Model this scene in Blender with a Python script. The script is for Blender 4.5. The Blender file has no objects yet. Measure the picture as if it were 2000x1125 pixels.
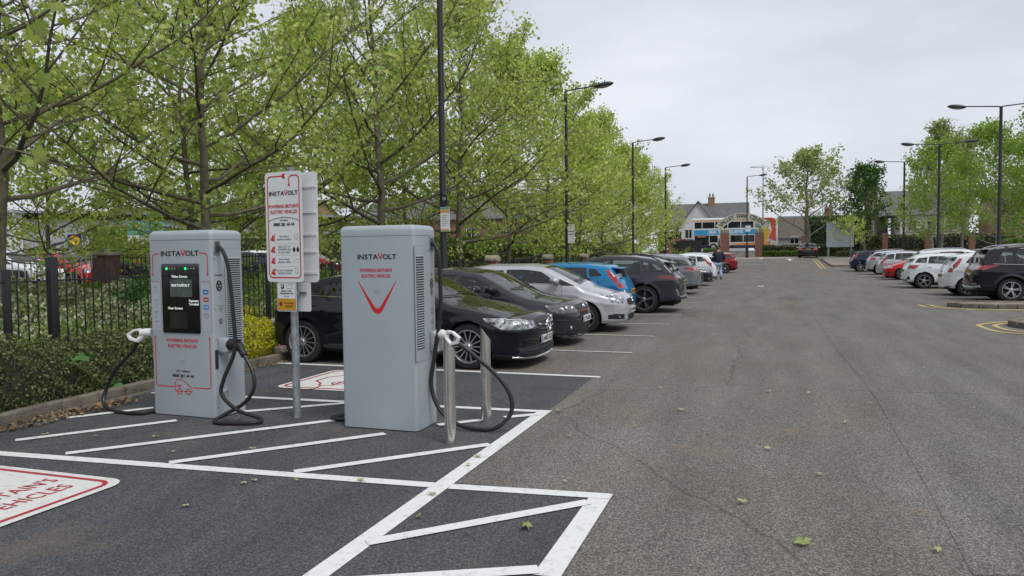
import bpy, bmesh, math, random
import numpy as np
from mathutils import Vector, Matrix, Euler
S = bpy.context.scene
COL = S.collection
PI = math.pi
# ------------------------------------------------------------------ camera
FPX = 1455.0                     # focal length in pixels of the 2000 px wide photograph
H0 = 1.62
yv = np.array([500, 74, -1455.0]); yv /= np.linalg.norm(yv)      # world +Y seen by the camera
zv = np.array([-.012, 1, 0.0]); zv[2] = (500*zv[0]+74*zv[1])/1455; zv /= np.linalg.norm(zv)
xv = np.cross(yv, zv)
RM = np.array([xv, yv, zv])      # camera -> world rotation
cam = bpy.data.cameras.new('camera'); co = bpy.data.objects.new('camera', cam); COL.objects.link(co)
cam.sensor_width = 36; cam.lens = FPX/2000*36; cam.clip_start = .05; cam.clip_end = 3000
m = Matrix([[*RM[i], (0, 0, H0)[i]] for i in range(3)]+[[0, 0, 0, 1]])
co.matrix_world = m
S.camera = co
# ------------------------------------------------------------------ sky and sun (overcast)
w = bpy.data.worlds.new('World'); S.world = w; w.use_nodes = True
nt = w.node_tree; nt.nodes.clear(); N = nt.nodes.new; LK = nt.links.new
sky = N('ShaderNodeTexSky'); sky.sky_type = 'NISHITA'; sky.sun_disc = False
SUN_EL, SUN_AZ = math.radians(55), math.radians(127)
sky.sun_elevation = SUN_EL; sky.sun_rotation = SUN_AZ
sm = N('ShaderNodeVectorMath'); sm.operation = 'SCALE'; sm.inputs['Scale'].default_value = .09
LK(sky.outputs[0], sm.inputs[0])
tc = N('ShaderNodeTexCoord'); mp = N('ShaderNodeMapping'); mp.inputs['Scale'].default_value = (1, 1, 3.2)
LK(tc.outputs['Generated'], mp.inputs[0])
nz = N('ShaderNodeTexNoise'); nz.inputs['Scale'].default_value = 1.7; nz.inputs['Detail'].default_value = 6; nz.inputs['Roughness'].default_value = .52
LK(mp.outputs[0], nz.inputs['Vector'])
rp = N('ShaderNodeValToRGB'); rp.color_ramp.elements[0].position = .3; rp.color_ramp.elements[1].position = .72
rp.color_ramp.elements[0].color = (.43, .465, .53, 1); rp.color_ramp.elements[1].color = (.70, .73, .785, 1)
LK(nz.outputs[0], rp.inputs[0])
mx = N('ShaderNodeMix'); mx.data_type = 'RGBA'; mx.inputs[0].default_value = .93
LK(sm.outputs[0], mx.inputs[6]); LK(rp.outputs[0], mx.inputs[7])
bg = N('ShaderNodeBackground'); bg.inputs[1].default_value = 1.0; LK(mx.outputs[2], bg.inputs[0])
wo = N('ShaderNodeOutputWorld'); LK(bg.outputs[0], wo.inputs[0])
sl = bpy.data.lights.new('sun', 'SUN'); sl.energy = 1.7; sl.angle = math.radians(25); sl.color = (1, .97, .92)
so = bpy.data.objects.new('sun', sl); COL.objects.link(so)
so.rotation_euler = (PI/2-SUN_EL, 0, PI-SUN_AZ)
S.view_settings.view_transform = 'Standard'; S.view_settings.look = 'None'
S.view_settings.exposure = .30; S.view_settings.gamma = 1
S.cycles.max_bounces = 6; S.cycles.transparent_max_bounces = 8
# ------------------------------------------------------------------ terrain and measuring
def ss(t): t = min(1, max(0, t)); return t*t*(3-2*t)
def gz(x, y): return .85*ss((y-56)/24)+.72*ss((y-93)/7)
def G(px, py):
    """the spot on the ground the photograph shows at a pixel (2000 px wide picture)"""
    d = RM @ np.array([px-1000, 562.5-py, -FPX])
    lo = -H0/d[2] if d[2] < -1e-6 else 2
    t = lo
    for _ in range(30): t = (gz(0, t*d[1])-H0)/d[2] if d[2] < -1e-6 else t
    return Vector((t*d[0], t*d[1], gz(0, t*d[1])))
# ------------------------------------------------------------------ naming
def tag(o, label=None, cat=None, group=None, kind=None):
    for k, v in (('label', label), ('category', cat), ('group', group), ('kind', kind)):
        if v: o[k] = v
    return o
def thing(name, label, cat, loc=(0, 0, 0), rz=0, group=None):
    o = bpy.data.objects.new(name, None); COL.objects.link(o); o.empty_display_size = .2
    o.location = loc; o.rotation_euler = (0, 0, rz)
    return tag(o, label, cat, group)
def link(name, me, mat, parent=None):
    o = bpy.data.objects.new(name, me); COL.objects.link(o)
    if mat is not None:
        me.materials.clear()
        for mm in (mat if isinstance(mat, (list, tuple)) else [mat]): me.materials.append(mm)
    if parent: o.parent = parent
    return o
KIDS = {}
def kids(o): return [c for c in COL.objects if c.parent == o]
def copy_tree(o, parent=None, KM=None):
    if KM is None:
        KM = {}
        for c in COL.objects:
            if c.parent: KM.setdefault(c.parent, []).append(c)
    c = o.copy(); COL.objects.link(c); c.parent = parent
    for ch in KM.get(o, []): copy_tree(ch, c, KM)
    return c
# ------------------------------------------------------------------ mesh building
def rot(rx=0, ry=0, rz=0): return Euler((rx, ry, rz)).to_matrix()
class MB:
    def __init__(s): s.v = []; s.f = []; s.mi = []; s.cur = 0
    def add(s, vs, fs, M=None, off=(0, 0, 0)):
        b = len(s.v); off = Vector(off)
        for p in vs:
            p = Vector(p)
            if M is not None: p = M @ p
            s.v.append(tuple(p+off))
        for f in fs: s.f.append(tuple(b+i for i in f)); s.mi.append(s.cur)
    def box(s, c, d, M=None, bev=0):
        x, y, z = d[0]/2, d[1]/2, d[2]/2
        if bev <= 0:
            vs = [(i, j, k) for k in (-z, z) for j in (-y, y) for i in (-x, x)]
            s.add(vs, [(0, 2, 3, 1), (4, 5, 7, 6), (0, 1, 5, 4), (2, 6, 7, 3), (0, 4, 6, 2), (1, 3, 7, 5)], M, c)
        else:
            bm = bmesh.new(); bmesh.ops.create_cube(bm, size=1)
            for q in bm.verts: q.co = Vector((q.co.x*d[0], q.co.y*d[1], q.co.z*d[2]))
            bmesh.ops.bevel(bm, geom=list(bm.edges), offset=bev, segments=3, affect='EDGES', profile=.5)
            bm.verts.index_update()
            s.add([q.co[:] for q in bm.verts], [[q.index for q in f.verts] for f in bm.faces], M, c); bm.free()
        return s
    def b2(s, x0, x1, y0, y1, z0, z1, bev=0):
        return s.box(((x0+x1)/2, (y0+y1)/2, (z0+z1)/2), (x1-x0, y1-y0, z1-z0), None, bev)
    def tube(s, pts, r, n=8, cap=True):
        pts = [Vector(p) for p in pts]; R = r if isinstance(r, (list, tuple, np.ndarray)) else [r]*len(pts)
        b = len(s.v); up = None; k = len(pts)
        for i, p in enumerate(pts):
            d = (pts[min(i+1, k-1)]-pts[max(i-1, 0)])
            if d.length < 1e-9: d = Vector((0, 0, 1))
            d.normalize()
            if up is None: up = d.orthogonal().normalized()
            else:
                up = up-d*up.dot(d)
                up = up.normalized() if up.length > 1e-6 else d.orthogonal().normalized()
            q = d.cross(up)
            for j in range(n):
                a = 2*PI*j/n; s.v.append(tuple(p+(up*math.cos(a)+q*math.sin(a))*R[i]))
        for i in range(k-1):
            for j in range(n):
                a = b+i*n+j; c = b+i*n+(j+1) % n
                s.f.append((a, c, c+n, a+n)); s.mi.append(s.cur)
        if cap:
            s.f.append(tuple(b+j for j in reversed(range(n)))); s.mi.append(s.cur)
            s.f.append(tuple(b+(k-1)*n+j for j in range(n))); s.mi.append(s.cur)
        return s
    def cyl(s, c, r, h, n=20, r2=None):
        c = Vector(c); return s.tube([c, c+Vector((0, 0, h))], [r, r if r2 is None else r2], n)
    def prism(s, poly, t, M=None, off=(0, 0, 0)):
        """polygon in x,y given a thickness t along z"""
        n = len(poly)
        a = sum(poly[i][0]*poly[(i+1) % n][1]-poly[(i+1) % n][0]*poly[i][1] for i in range(n))
        if a < 0: poly = poly[::-1]
        vs = [(p[0], p[1], 0) for p in poly]+[(p[0], p[1], t) for p in poly]
        fs = [tuple(reversed(range(n))), tuple(range(n, 2*n))]+[(i, (i+1) % n, n+(i+1) % n, n+i) for i in range(n)]
        s.add(vs, fs, M, off); return s
    def lathe(s, prof, n=32, M=None, off=(0, 0, 0), closed=False):
        """profile of (radius, height) turned about z"""
        vs = []; k = len(prof)
        for r, z in prof:
            for j in range(n): a = 2*PI*j/n; vs.append((r*math.cos(a), r*math.sin(a), z))
        fs = [(i*n+j, i*n+(j+1) % n, (i+1)*n+(j+1) % n, (i+1)*n+j) for i in range(k-1) for j in range(n)]
        if closed: fs += [((k-1)*n+j, (k-1)*n+(j+1) % n, (j+1) % n, j) for j in range(n)]
        s.add(vs, fs, M, off); return s
    def ell(s, c, r, nu=16, nv=10, M=None):
        prof = [(max(1e-4, math.sin(PI*i/nv)), -math.cos(PI*i/nv)) for i in range(nv+1)]
        D = Matrix(((r[0], 0, 0), (0, r[1], 0), (0, 0, r[2])))
        return s.lathe(prof, nu, (M @ D if M is not None else D), c)
    def build(s, name, mat, parent=None, smooth=True, ang=35):
        me = bpy.data.meshes.new(name); me.from_pydata(s.v, [], s.f)
        if any(s.mi): me.polygons.foreach_set('material_index', s.mi)
        if smooth: smooth_by(me, ang)
        me.update(); return link(name, me, mat, parent)
def smooth_by(me, ang=35):
    me.polygons.foreach_set('use_smooth', [True]*len(me.polygons))
    bm = bmesh.new(); bm.from_mesh(me); lim = math.radians(ang)
    for e in bm.edges:
        if len(e.link_faces) == 2 and e.calc_face_angle(0) > lim: e.smooth = False
    bm.to_mesh(me); bm.free()
def npmesh(name, V, F, mat, parent=None, smooth=False):
    """V (n,3), F (m,k) arrays -> mesh object"""
    me = bpy.data.meshes.new(name); V = np.asarray(V, np.float32); F = np.asarray(F, np.int32); k = F.shape[1]
    me.vertices.add(len(V)); me.vertices.foreach_set('co', V.ravel())
    me.loops.add(F.size); me.loops.foreach_set('vertex_index', F.ravel())
    me.polygons.add(len(F)); me.polygons.foreach_set('loop_start', np.arange(0, F.size, k, dtype=np.int32))
    if smooth: me.polygons.foreach_set('use_smooth', np.ones(len(F), bool))
    me.update(calc_edges=True); return link(name, me, mat, parent)
def rrect(w, h, r, n=5, cx=0, cy=0):
    o = []
    for sx, sy, a0 in ((1, -1, -90), (1, 1, 0), (-1, 1, 90), (-1, -1, 180)):
        for i in range(n+1):
            a = math.radians(a0+90*i/n); o.append((cx+sx*(w/2-r)+r*math.cos(a), cy+sy*(h/2-r)+r*math.sin(a)))
    return o
def cr(pts, n=8):
    """smooth curve through points"""
    P = [Vector(p) for p in pts]; P = [P[0]*2-P[1]]+P+[P[-1]*2-P[-2]]; o = []
    for i in range(1, len(P)-2):
        for k in range(n):
            t = k/n; a, b, c, d = P[i-1:i+3]
            o.append(.5*((2*b)+(c-a)*t+(2*a-5*b+4*c-d)*t*t+(-a+3*b-3*c+d)*t**3))
    return o+[P[-2]]
def text(s, size, mat, parent, name='lettering', M=None, bold=0, sx=1, align='CENTER', ext=.0008, sp=1):
    cu = bpy.data.curves.new('t', 'FONT'); cu.body = s; cu.size = size; cu.align_x = align; cu.align_y = 'CENTER'
    cu.offset = bold; cu.extrude = ext; cu.space_character = sp; cu.resolution_u = 2
    o = bpy.data.objects.new('t', cu); COL.objects.link(o)
    me = bpy.data.meshes.new_from_object(o.evaluated_get(bpy.context.evaluated_depsgraph_get()))
    bpy.data.objects.remove(o); me.name = name
    T = Matrix.Diagonal((sx, 1, 1, 1)); me.transform(M @ T if M is not None else T)
    return link(name, me, mat, parent)
def frame(o, x, y):
    """matrix that lays x,y of flat lettering on world directions x,y from origin o"""
    x = Vector(x).normalized(); y = Vector(y).normalized(); z = x.cross(y)
    return Matrix([[x[i], y[i], z[i], o[i]] for i in range(3)]+[[0, 0, 0, 1]])
# ------------------------------------------------------------------ materials
def pm(name, base, rough=.6, metal=0, coat=0, var=0, vs=8, bump=0, bs=40, spec=.5, alpha=1, emit=0, col2=None, detail=4, crough=.04):
    m = bpy.data.materials.new(name); m.use_nodes = True; nt = m.node_tree; b = nt.nodes['Principled BSDF']
    b.inputs['Base Color'].default_value = (*base, 1); b.inputs['Roughness'].default_value = rough
    b.inputs['Metallic'].default_value = metal; b.inputs['Coat Weight'].default_value = coat; b.inputs['Coat Roughness'].default_value = crough
    b.inputs['Specular IOR Level'].default_value = spec
    if alpha < 1: b.inputs['Alpha'].default_value = alpha
    if emit: b.inputs['Emission Color'].default_value = (*base, 1); b.inputs['Emission Strength'].default_value = emit
    tc = nt.nodes.new('ShaderNodeTexCoord')
    if var or col2:
        n = nt.nodes.new('ShaderNodeTexNoise'); n.inputs['Scale'].default_value = vs; n.inputs['Detail'].default_value = detail
        nt.links.new(tc.outputs['Object'], n.inputs['Vector'])
        r = nt.nodes.new('ShaderNodeValToRGB'); r.color_ramp.elements[0].position = .32; r.color_ramp.elements[1].position = .68
        c2 = col2 or tuple(min(1, c*(1+var)) for c in base); c1 = base if col2 else tuple(c*(1-var) for c in base)
        r.color_ramp.elements[0].color = (*c1, 1); r.color_ramp.elements[1].color = (*c2, 1)
        nt.links.new(n.outputs[0], r.inputs[0]); nt.links.new(r.outputs[0], b.inputs['Base Color'])
        q = nt.nodes.new('ShaderNodeMapRange'); q.inputs[3].default_value = max(.02, rough*.85); q.inputs[4].default_value = min(1, rough*1.2+.01)
        nt.links.new(n.outputs[0], q.inputs[0]); nt.links.new(q.outputs[0], b.inputs['Roughness'])
    if bump:
        n2 = nt.nodes.new('ShaderNodeTexNoise'); n2.inputs['Scale'].default_value = bs; n2.inputs['Detail'].default_value = 4
        nt.links.new(tc.outputs['Object'], n2.inputs['Vector'])
        bp = nt.nodes.new('ShaderNodeBump'); bp.inputs['Strength'].default_value = bump; bp.inputs['Distance'].default_value = .02
        nt.links.new(n2.outputs[0], bp.inputs['Height']); nt.links.new(bp.outputs[0], b.inputs['Normal'])
    return m
def nodes(m): 
    nt = m.node_tree; return nt, nt.nodes.new, nt.links.new, nt.nodes['Principled BSDF']
def asphalt(name, dark, light, warm, patch=1.0, stain=None, s0=.6):
    m = pm(name, dark, .85); nt, N, L, b = nodes(m)
    tc = N('ShaderNodeTexCoord'); vo = N('ShaderNodeTexVoronoi'); vo.inputs['Scale'].default_value = 120
    L(tc.outputs['Object'], vo.inputs['Vector'])
    sp = N('ShaderNodeSeparateColor'); L(vo.outputs['Color'], sp.inputs[0])
    pw = N('ShaderNodeMath'); pw.operation = 'POWER'; pw.inputs[1].default_value = 2.0; L(sp.outputs[0], pw.inputs[0])
    a = N('ShaderNodeMix'); a.data_type = 'RGBA'; a.inputs[6].default_value = (*dark, 1); a.inputs[7].default_value = (*light, 1); L(pw.outputs[0], a.inputs[0])
    # finer grit
    n0 = N('ShaderNodeTexNoise'); n0.inputs['Scale'].default_value = 230; n0.inputs['Detail'].default_value = 3; L(tc.outputs['Object'], n0.inputs['Vector'])
    # broad wear
    n1 = N('ShaderNodeTexNoise'); n1.inputs['Scale'].default_value = .35; n1.inputs['Detail'].default_value = 7; n1.inputs['Roughness'].default_value = .62; L(tc.outputs['Object'], n1.inputs['Vector'])
    r1 = N('ShaderNodeValToRGB'); r1.color_ramp.elements[0].position = .38; r1.color_ramp.elements[1].position = .66
    r1.color_ramp.elements[0].color = (0, 0, 0, 1); r1.color_ramp.elements[1].color = (1, 1, 1, 1); L(n1.outputs[0], r1.inputs[0])
    c = N('ShaderNodeMix'); c.data_type = 'RGBA'; c.blend_type = 'MULTIPLY'; c.inputs[7].default_value = (*warm, 1)
    k = N('ShaderNodeMath'); k.operation = 'MULTIPLY'; k.inputs[1].default_value = patch; L(r1.outputs[0], k.inputs[0]); L(k.outputs[0], c.inputs[0]); L(a.outputs[2], c.inputs[6])
    # streaks along the driving direction and mid-size mottling
    mp = N('ShaderNodeMapping'); mp.inputs['Scale'].default_value = (1.6, .22, 1); L(tc.outputs['Object'], mp.inputs[0])
    n3 = N('ShaderNodeTexNoise'); n3.inputs['Scale'].default_value = 1.3; n3.inputs['Detail'].default_value = 8; n3.inputs['Roughness'].default_value = .6; L(mp.outputs[0], n3.inputs['Vector'])
    q = N('ShaderNodeMapRange'); q.inputs[1].default_value = .3; q.inputs[2].default_value = .7; q.inputs[3].default_value = .78; q.inputs[4].default_value = 1.2; L(n3.outputs[0], q.inputs[0])
    q2 = N('ShaderNodeMapRange'); q2.inputs[1].default_value = .3; q2.inputs[2].default_value = .7; q2.inputs[3].default_value = .6; q2.inputs[4].default_value = 1.4; L(n0.outputs[0], q2.inputs[0])
    mm = N('ShaderNodeMath'); mm.operation = 'MULTIPLY'; L(q.outputs[0], mm.inputs[0]); L(q2.outputs[0], mm.inputs[1])
    sc = N('ShaderNodeVectorMath'); sc.operation = 'SCALE'; L(c.outputs[2], sc.inputs[0]); L(mm.outputs[0], sc.inputs['Scale'])
    out = sc.outputs[0]
    # thin cracks
    v2 = N('ShaderNodeTexVoronoi'); v2.feature = 'DISTANCE_TO_EDGE'; v2.inputs['Scale'].default_value = .28
    n4 = N('ShaderNodeTexNoise'); n4.inputs['Scale'].default_value = 1.2; n4.inputs['Detail'].default_value = 5; L(tc.outputs['Object'], n4.inputs['Vector'])
    ad = N('ShaderNodeMix'); ad.data_type = 'RGBA'; ad.inputs[0].default_value = .35; L(tc.outputs['Object'], ad.inputs[6]); L(n4.outputs['Color'], ad.inputs[7]); L(ad.outputs[2], v2.inputs['Vector'])
    ck = N('ShaderNodeMapRange'); ck.inputs[1].default_value = 0; ck.inputs[2].default_value = .004; ck.inputs[3].default_value = .62; ck.inputs[4].default_value = 1; L(v2.outputs[0], ck.inputs[0])
    s2 = N('ShaderNodeVectorMath'); s2.operation = 'SCALE'; L(out, s2.inputs[0]); L(ck.outputs[0], s2.inputs['Scale']); out = s2.outputs[0]
    if stain:
        n5 = N('ShaderNodeTexNoise'); n5.inputs['Scale'].default_value = 1.1; n5.inputs['Detail'].default_value = 9; n5.inputs['Roughness'].default_value = .68; L(tc.outputs['Object'], n5.inputs['Vector'])
        r5 = N('ShaderNodeMapRange'); r5.inputs[1].default_value = s0; r5.inputs[2].default_value = s0+.13; r5.inputs[4].default_value = .55; L(n5.outputs[0], r5.inputs[0])
        x = N('ShaderNodeMix'); x.data_type = 'RGBA'; x.inputs[7].default_value = (*stain, 1); L(r5.outputs[0], x.inputs[0]); L(out, x.inputs[6]); out = x.outputs[2]
    L(out, b.inputs['Base Color'])
    bp = N('ShaderNodeBump'); bp.inputs['Strength'].default_value = .6; bp.inputs['Distance'].default_value = .006; L(vo.outputs['Distance'], bp.inputs['Height']); L(bp.outputs[0], b.inputs['Normal'])
    b.inputs['Specular IOR Level'].default_value = .35
    return m
def brick(name, c1, c2, mortar, scale=1, bw=.22, bh=.075, axis='xz'):
    m = pm(name, c1, .85); nt, N, L, b = nodes(m)
    tc = N('ShaderNodeTexCoord'); sx = N('ShaderNodeSeparateXYZ'); L(tc.outputs['Object'], sx.inputs[0]); cx = N('ShaderNodeCombineXYZ')
    if axis == 'xz':
        ad = N('ShaderNodeMath'); L(sx.outputs[0], ad.inputs[0]); L(sx.outputs[1], ad.inputs[1]); L(ad.outputs[0], cx.inputs[0]); L(sx.outputs[2], cx.inputs[1])
    else: L(sx.outputs[0], cx.inputs[0]); L(sx.outputs[1], cx.inputs[1])
    t = N('ShaderNodeTexBrick'); t.inputs['Color1'].default_value = (*c1, 1); t.inputs['Color2'].default_value = (*c2, 1); t.inputs['Mortar'].default_value = (*mortar, 1)
    t.inputs['Scale'].default_value = scale; t.inputs['Brick Width'].default_value = bw; t.inputs['Row Height'].default_value = bh; t.inputs['Mortar Size'].default_value = .008
    L(cx.outputs[0], t.inputs['Vector'])
    n = N('ShaderNodeTexNoise'); n.inputs['Scale'].default_value = 6; n.inputs['Detail'].default_value = 8; L(tc.outputs['Object'], n.inputs['Vector'])
    q = N('ShaderNodeMapRange'); q.inputs[1].default_value = .3; q.inputs[2].default_value = .7; q.inputs[3].default_value = .7; q.inputs[4].default_value = 1.25; L(n.outputs[0], q.inputs[0])
    s = N('ShaderNodeVectorMath'); s.operation = 'SCALE'; L(t.outputs[0], s.inputs[0]); L(q.outputs[0], s.inputs['Scale']); L(s.outputs[0], b.inputs['Base Color'])
    return m
def leafmat(name, a, bcol, trans=.45, rough=.55):
    m = bpy.data.materials.new(name); m.use_nodes = True; nt = m.node_tree; nt.nodes.clear(); N = nt.nodes.new; L = nt.links.new
    g = N('ShaderNodeNewGeometry'); r = N('ShaderNodeValToRGB'); r.color_ramp.elements[0].color = (*a, 1); r.color_ramp.elements[1].color = (*bcol, 1)
    e = r.color_ramp.elements.new(.93); e.color = (*bcol, 1); r.color_ramp.elements[2].color = (bcol[0]*1.5, bcol[1]*1.15, bcol[2]*1.1, 1)
    L(g.outputs['Random Per Island'], r.inputs[0])
    tc = N('ShaderNodeTexCoord'); n = N('ShaderNodeTexNoise'); n.inputs['Scale'].default_value = .55; n.inputs['Detail'].default_value = 3; L(tc.outputs['Object'], n.inputs['Vector'])
    q = N('ShaderNodeMapRange'); q.inputs[1].default_value = .35; q.inputs[2].default_value = .65; q.inputs[3].default_value = .8; q.inputs[4].default_value = 1.22; L(n.outputs[0], q.inputs[0])
    s = N('ShaderNodeVectorMath'); s.operation = 'SCALE'; L(r.outputs[0], s.inputs[0]); L(q.outputs[0], s.inputs['Scale'])
    d = N('ShaderNodeBsdfPrincipled'); d.inputs['Roughness'].default_value = rough; d.inputs['Specular IOR Level'].default_value = .35; L(s.outputs[0], d.inputs['Base Color'])
    t = N('ShaderNodeBsdfTranslucent'); s2 = N('ShaderNodeVectorMath'); s2.operation = 'MULTIPLY'; s2.inputs[1].default_value = (1.25, 1.3, .55); L(s.outputs[0], s2.inputs[0]); L(s2.outputs[0], t.inputs[0])
    x = N('ShaderNodeMixShader'); x.inputs[0].default_value = trans; L(d.outputs[0], x.inputs[1]); L(t.outputs[0], x.inputs[2])
    o = N('ShaderNodeOutputMaterial'); L(x.outputs[0], o.inputs[0]); return m
def bark(name, c1, c2, scale=5, bands=False):
    m = pm(name, c1, .9, col2=c2, vs=scale, bump=.6, bs=14, detail=6)
    return m
M_ASPH = asphalt('weathered_asphalt', (.084, .078, .071), (.305, .285, .262), (.86, .79, .72), .8, stain=(.22, .155, .10), s0=.57)
M_DARK = asphalt('fresh_dark_asphalt', (.040, .043, .049), (.125, .13, .138), (1.25, 1.2, 1.1), .5, stain=(.17, .13, .095), s0=.555)
def paint(name, c, wear=.5):
    m = pm(name, c, .7); nt, N, L, b = nodes(m); tc = N('ShaderNodeTexCoord')
    n = N('ShaderNodeTexNoise'); n.inputs['Scale'].default_value = 14; n.inputs['Detail'].default_value = 9; n.inputs['Roughness'].default_value = .72; L(tc.outputs['Object'], n.inputs['Vector'])
    v = N('ShaderNodeTexVoronoi'); v.inputs['Scale'].default_value = 95; L(tc.outputs['Object'], v.inputs['Vector'])
    a = N('ShaderNodeMapRange'); a.inputs[1].default_value = .38-.1*wear+.0; a.inputs[2].default_value = .46+.1*wear; L(n.outputs[0], a.inputs[0])
    x = N('ShaderNodeMix'); x.data_type = 'RGBA'; x.inputs[6].default_value = (.13, .125, .12, 1); x.inputs[7].default_value = (*c, 1)
    mx = N('ShaderNodeMath'); mx.operation = 'MULTIPLY_ADD'; mx.inputs[1].default_value = wear; mx.inputs[2].default_value = 1-wear; L(a.outputs[0], mx.inputs[0]); L(mx.outputs[0], x.inputs[0])
    L(x.outputs[2], b.inputs['Base Color'])
    bp = N('ShaderNodeBump'); bp.inputs['Strength'].default_value = .4; bp.inputs['Distance'].default_value = .005; L(v.outputs['Distance'], bp.inputs['Height']); L(bp.outputs[0], b.inputs['Normal'])
    return m
M_WLINE = paint('white_road_paint', (.70, .71, .70), .3)
M_OLDLINE = paint('worn_white_road_paint', (.52, .51, .49), .62)
M_YLINE = paint('worn_yellow_road_paint', (.50, .38, .13), .6)
M_RLINE = paint('red_road_paint', (.42, .02, .035), .3)
M_KERB = pm('kerb_concrete', (.17, .145, .115), .9, var=.35, vs=5, bump=.8, bs=60, detail=8)
M_BRICK = brick('red_brick', (.19, .065, .045), (.25, .10, .065), (.20, .17, .14))
M_BRICKD = brick('dark_brick', (.085, .045, .035), (.12, .06, .045), (.10, .085, .075))
M_STONE = pm('coping_stone', (.30, .27, .22), .9, var=.25, vs=4, bump=.5, bs=30)
M_IRON = pm('black_painted_iron', (.012, .013, .015), .42, var=.3, vs=20)
M_BLACKP = pm('black_rubber', (.013, .013, .014), .5, var=.25, vs=30)
M_CABLE = pm('cable_sheath', (.012, .012, .014), .45)
M_GREY = pm('grey_powder_coat', (.335, .375, .405), .42, var=.035, vs=1.6, bump=.06, bs=260, coat=.1)
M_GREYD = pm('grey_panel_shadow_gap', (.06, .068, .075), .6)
M_SCREEN = pm('black_display_glass', (.006, .006, .008), .08, coat=1)
M_STEEL = pm('brushed_stainless_steel', (.72, .70, .67), .24, metal=1, var=.08, vs=3)
M_GALV = pm('galvanised_steel', (.32, .35, .36), .45, metal=.6, var=.22, vs=14)
M_WHITE = pm('white_sheet', (.68, .70, .71), .4, var=.03, vs=3)
M_WHITEP = pm('white_plastic', (.72, .73, .72), .35, var=.06, vs=9)
M_RED = pm('red_print', (.50, .012, .02), .4)
M_BLK = pm('black_print', (.018, .018, .022), .45)
M_GRYP = pm('grey_print', (.20, .22, .24), .5)
M_SOIL = pm('leaf_littered_soil', (.05, .038, .025), .95, var=.5, vs=9, bump=1, bs=30, detail=9)
M_LEAF = leafmat('plane_leaf', (.235, .33, .075), (.545, .63, .23), .52)
M_LEAF2 = leafmat('sycamore_leaf_dark', (.04, .095, .022), (.10, .19, .055), .35)
M_LEAF3 = leafmat('birch_leaf', (.17, .28, .05), (.33, .44, .10), .45)
M_LEAFG = leafmat('greyish_young_leaf', (.20, .26, .10), (.36, .43, .20), .45)
M_HEDGE = leafmat('small_dark_hedge_leaf', (.032, .056, .018), (.16, .185, .068), .2)
M_COVER = leafmat('ground_cover_leaf', (.06, .13, .025), (.24, .34, .07), .35)
M_VARIE = leafmat('variegated_leaf', (.07, .12, .05), (.50, .54, .36), .25)
M_YEL = leafmat('golden_shrub_leaf', (.30, .34, .02), (.62, .58, .04), .3)
M_BROAD = leafmat('broad_green_leaf', (.04, .11, .03), (.08, .19, .05), .25)
M_DRY = leafmat('fallen_leaf', (.28, .22, .11), (.55, .52, .28), .1)
M_BROWN = leafmat('brown_leaf_litter', (.10, .065, .035), (.27, .19, .09), .1)
M_BARK = bark('plane_bark', (.075, .064, .042), (.17, .15, .10), 7)
M_BARKG = bark('grey_bark', (.10, .095, .08), (.20, .19, .16), 8)
M_BIRCH = bark('birch_bark', (.10, .09, .08), (.62, .60, .55), 9)
M_GLASS = pm('dark_car_glass', (.012, .016, .018), .03, coat=1, crough=.01, spec=0)
M_GLASSP = M_GLASS
M_GLASS = bpy.data.materials.new('clear_car_glass'); M_GLASS.use_nodes = True; _t = M_GLASS.node_tree; _t.nodes.clear()
_a = _t.nodes.new('ShaderNodeBsdfTransparent'); _a.inputs[0].default_value = (.42, .47, .47, 1); _g = _t.nodes.new('ShaderNodeBsdfGlossy'); _g.inputs['Roughness'].default_value = .01; _g.inputs[0].default_value = (1, 1, 1, 1)
_f = _t.nodes.new('ShaderNodeFresnel'); _f.inputs[0].default_value = 1.65; _x = _t.nodes.new('ShaderNodeMixShader'); _o = _t.nodes.new('ShaderNodeOutputMaterial')
_t.links.new(_f.outputs[0], _x.inputs[0]); _t.links.new(_a.outputs[0], _x.inputs[1]); _t.links.new(_g.outputs[0], _x.inputs[2]); _t.links.new(_x.outputs[0], _o.inputs[0])
M_SEAT = pm('charcoal_seat_fabric', (.035, .035, .038), .8, var=.2, vs=30)
M_TYRE = pm('tyre_rubber', (.012, .012, .013), .75, var=.3, vs=20)
M_ALLOY = pm('alloy_silver', (.52, .53, .55), .28, metal=.85)
M_ALLOYD = pm('alloy_dark', (.30, .30, .31), .3, metal=.8)
M_CHROME = pm('chrome', (.75, .76, .78), .12, metal=1)
M_TRIM = pm('black_car_trim', (.014, .014, .016), .55)
M_UNDER = pm('dark_underbody', (.006, .006, .006), .9)
M_LAMP = pm('clear_headlamp', (.05, .055, .06), .12, metal=.4, coat=1, col2=(.62, .64, .66), vs=15, detail=1)
M_LAMPD = pm('smoked_headlamp', (.10, .105, .11), .15, metal=.4, coat=1, var=.6, vs=18)
M_TAIL = pm('red_tail_lens', (.16, .004, .008), .12, coat=1, col2=(.50, .02, .025), vs=11, detail=1)
M_TAILD = pm('dark_red_tail_lens', (.12, .008, .012), .12, coat=1, var=.3, vs=14)
M_PLW = pm('white_plate', (.72, .72, .68), .4); M_PLY = pm('yellow_plate', (.55, .36, .04), .4)
M_PLB = pm('plate_blue', (.03, .08, .35), .4)
def carpaint(name, c, metal=.0, flake=.0):
    m = pm(name, c, .5, metal=metal, coat=1, var=.05, vs=2, crough=.025, spec=0); return m
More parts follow.
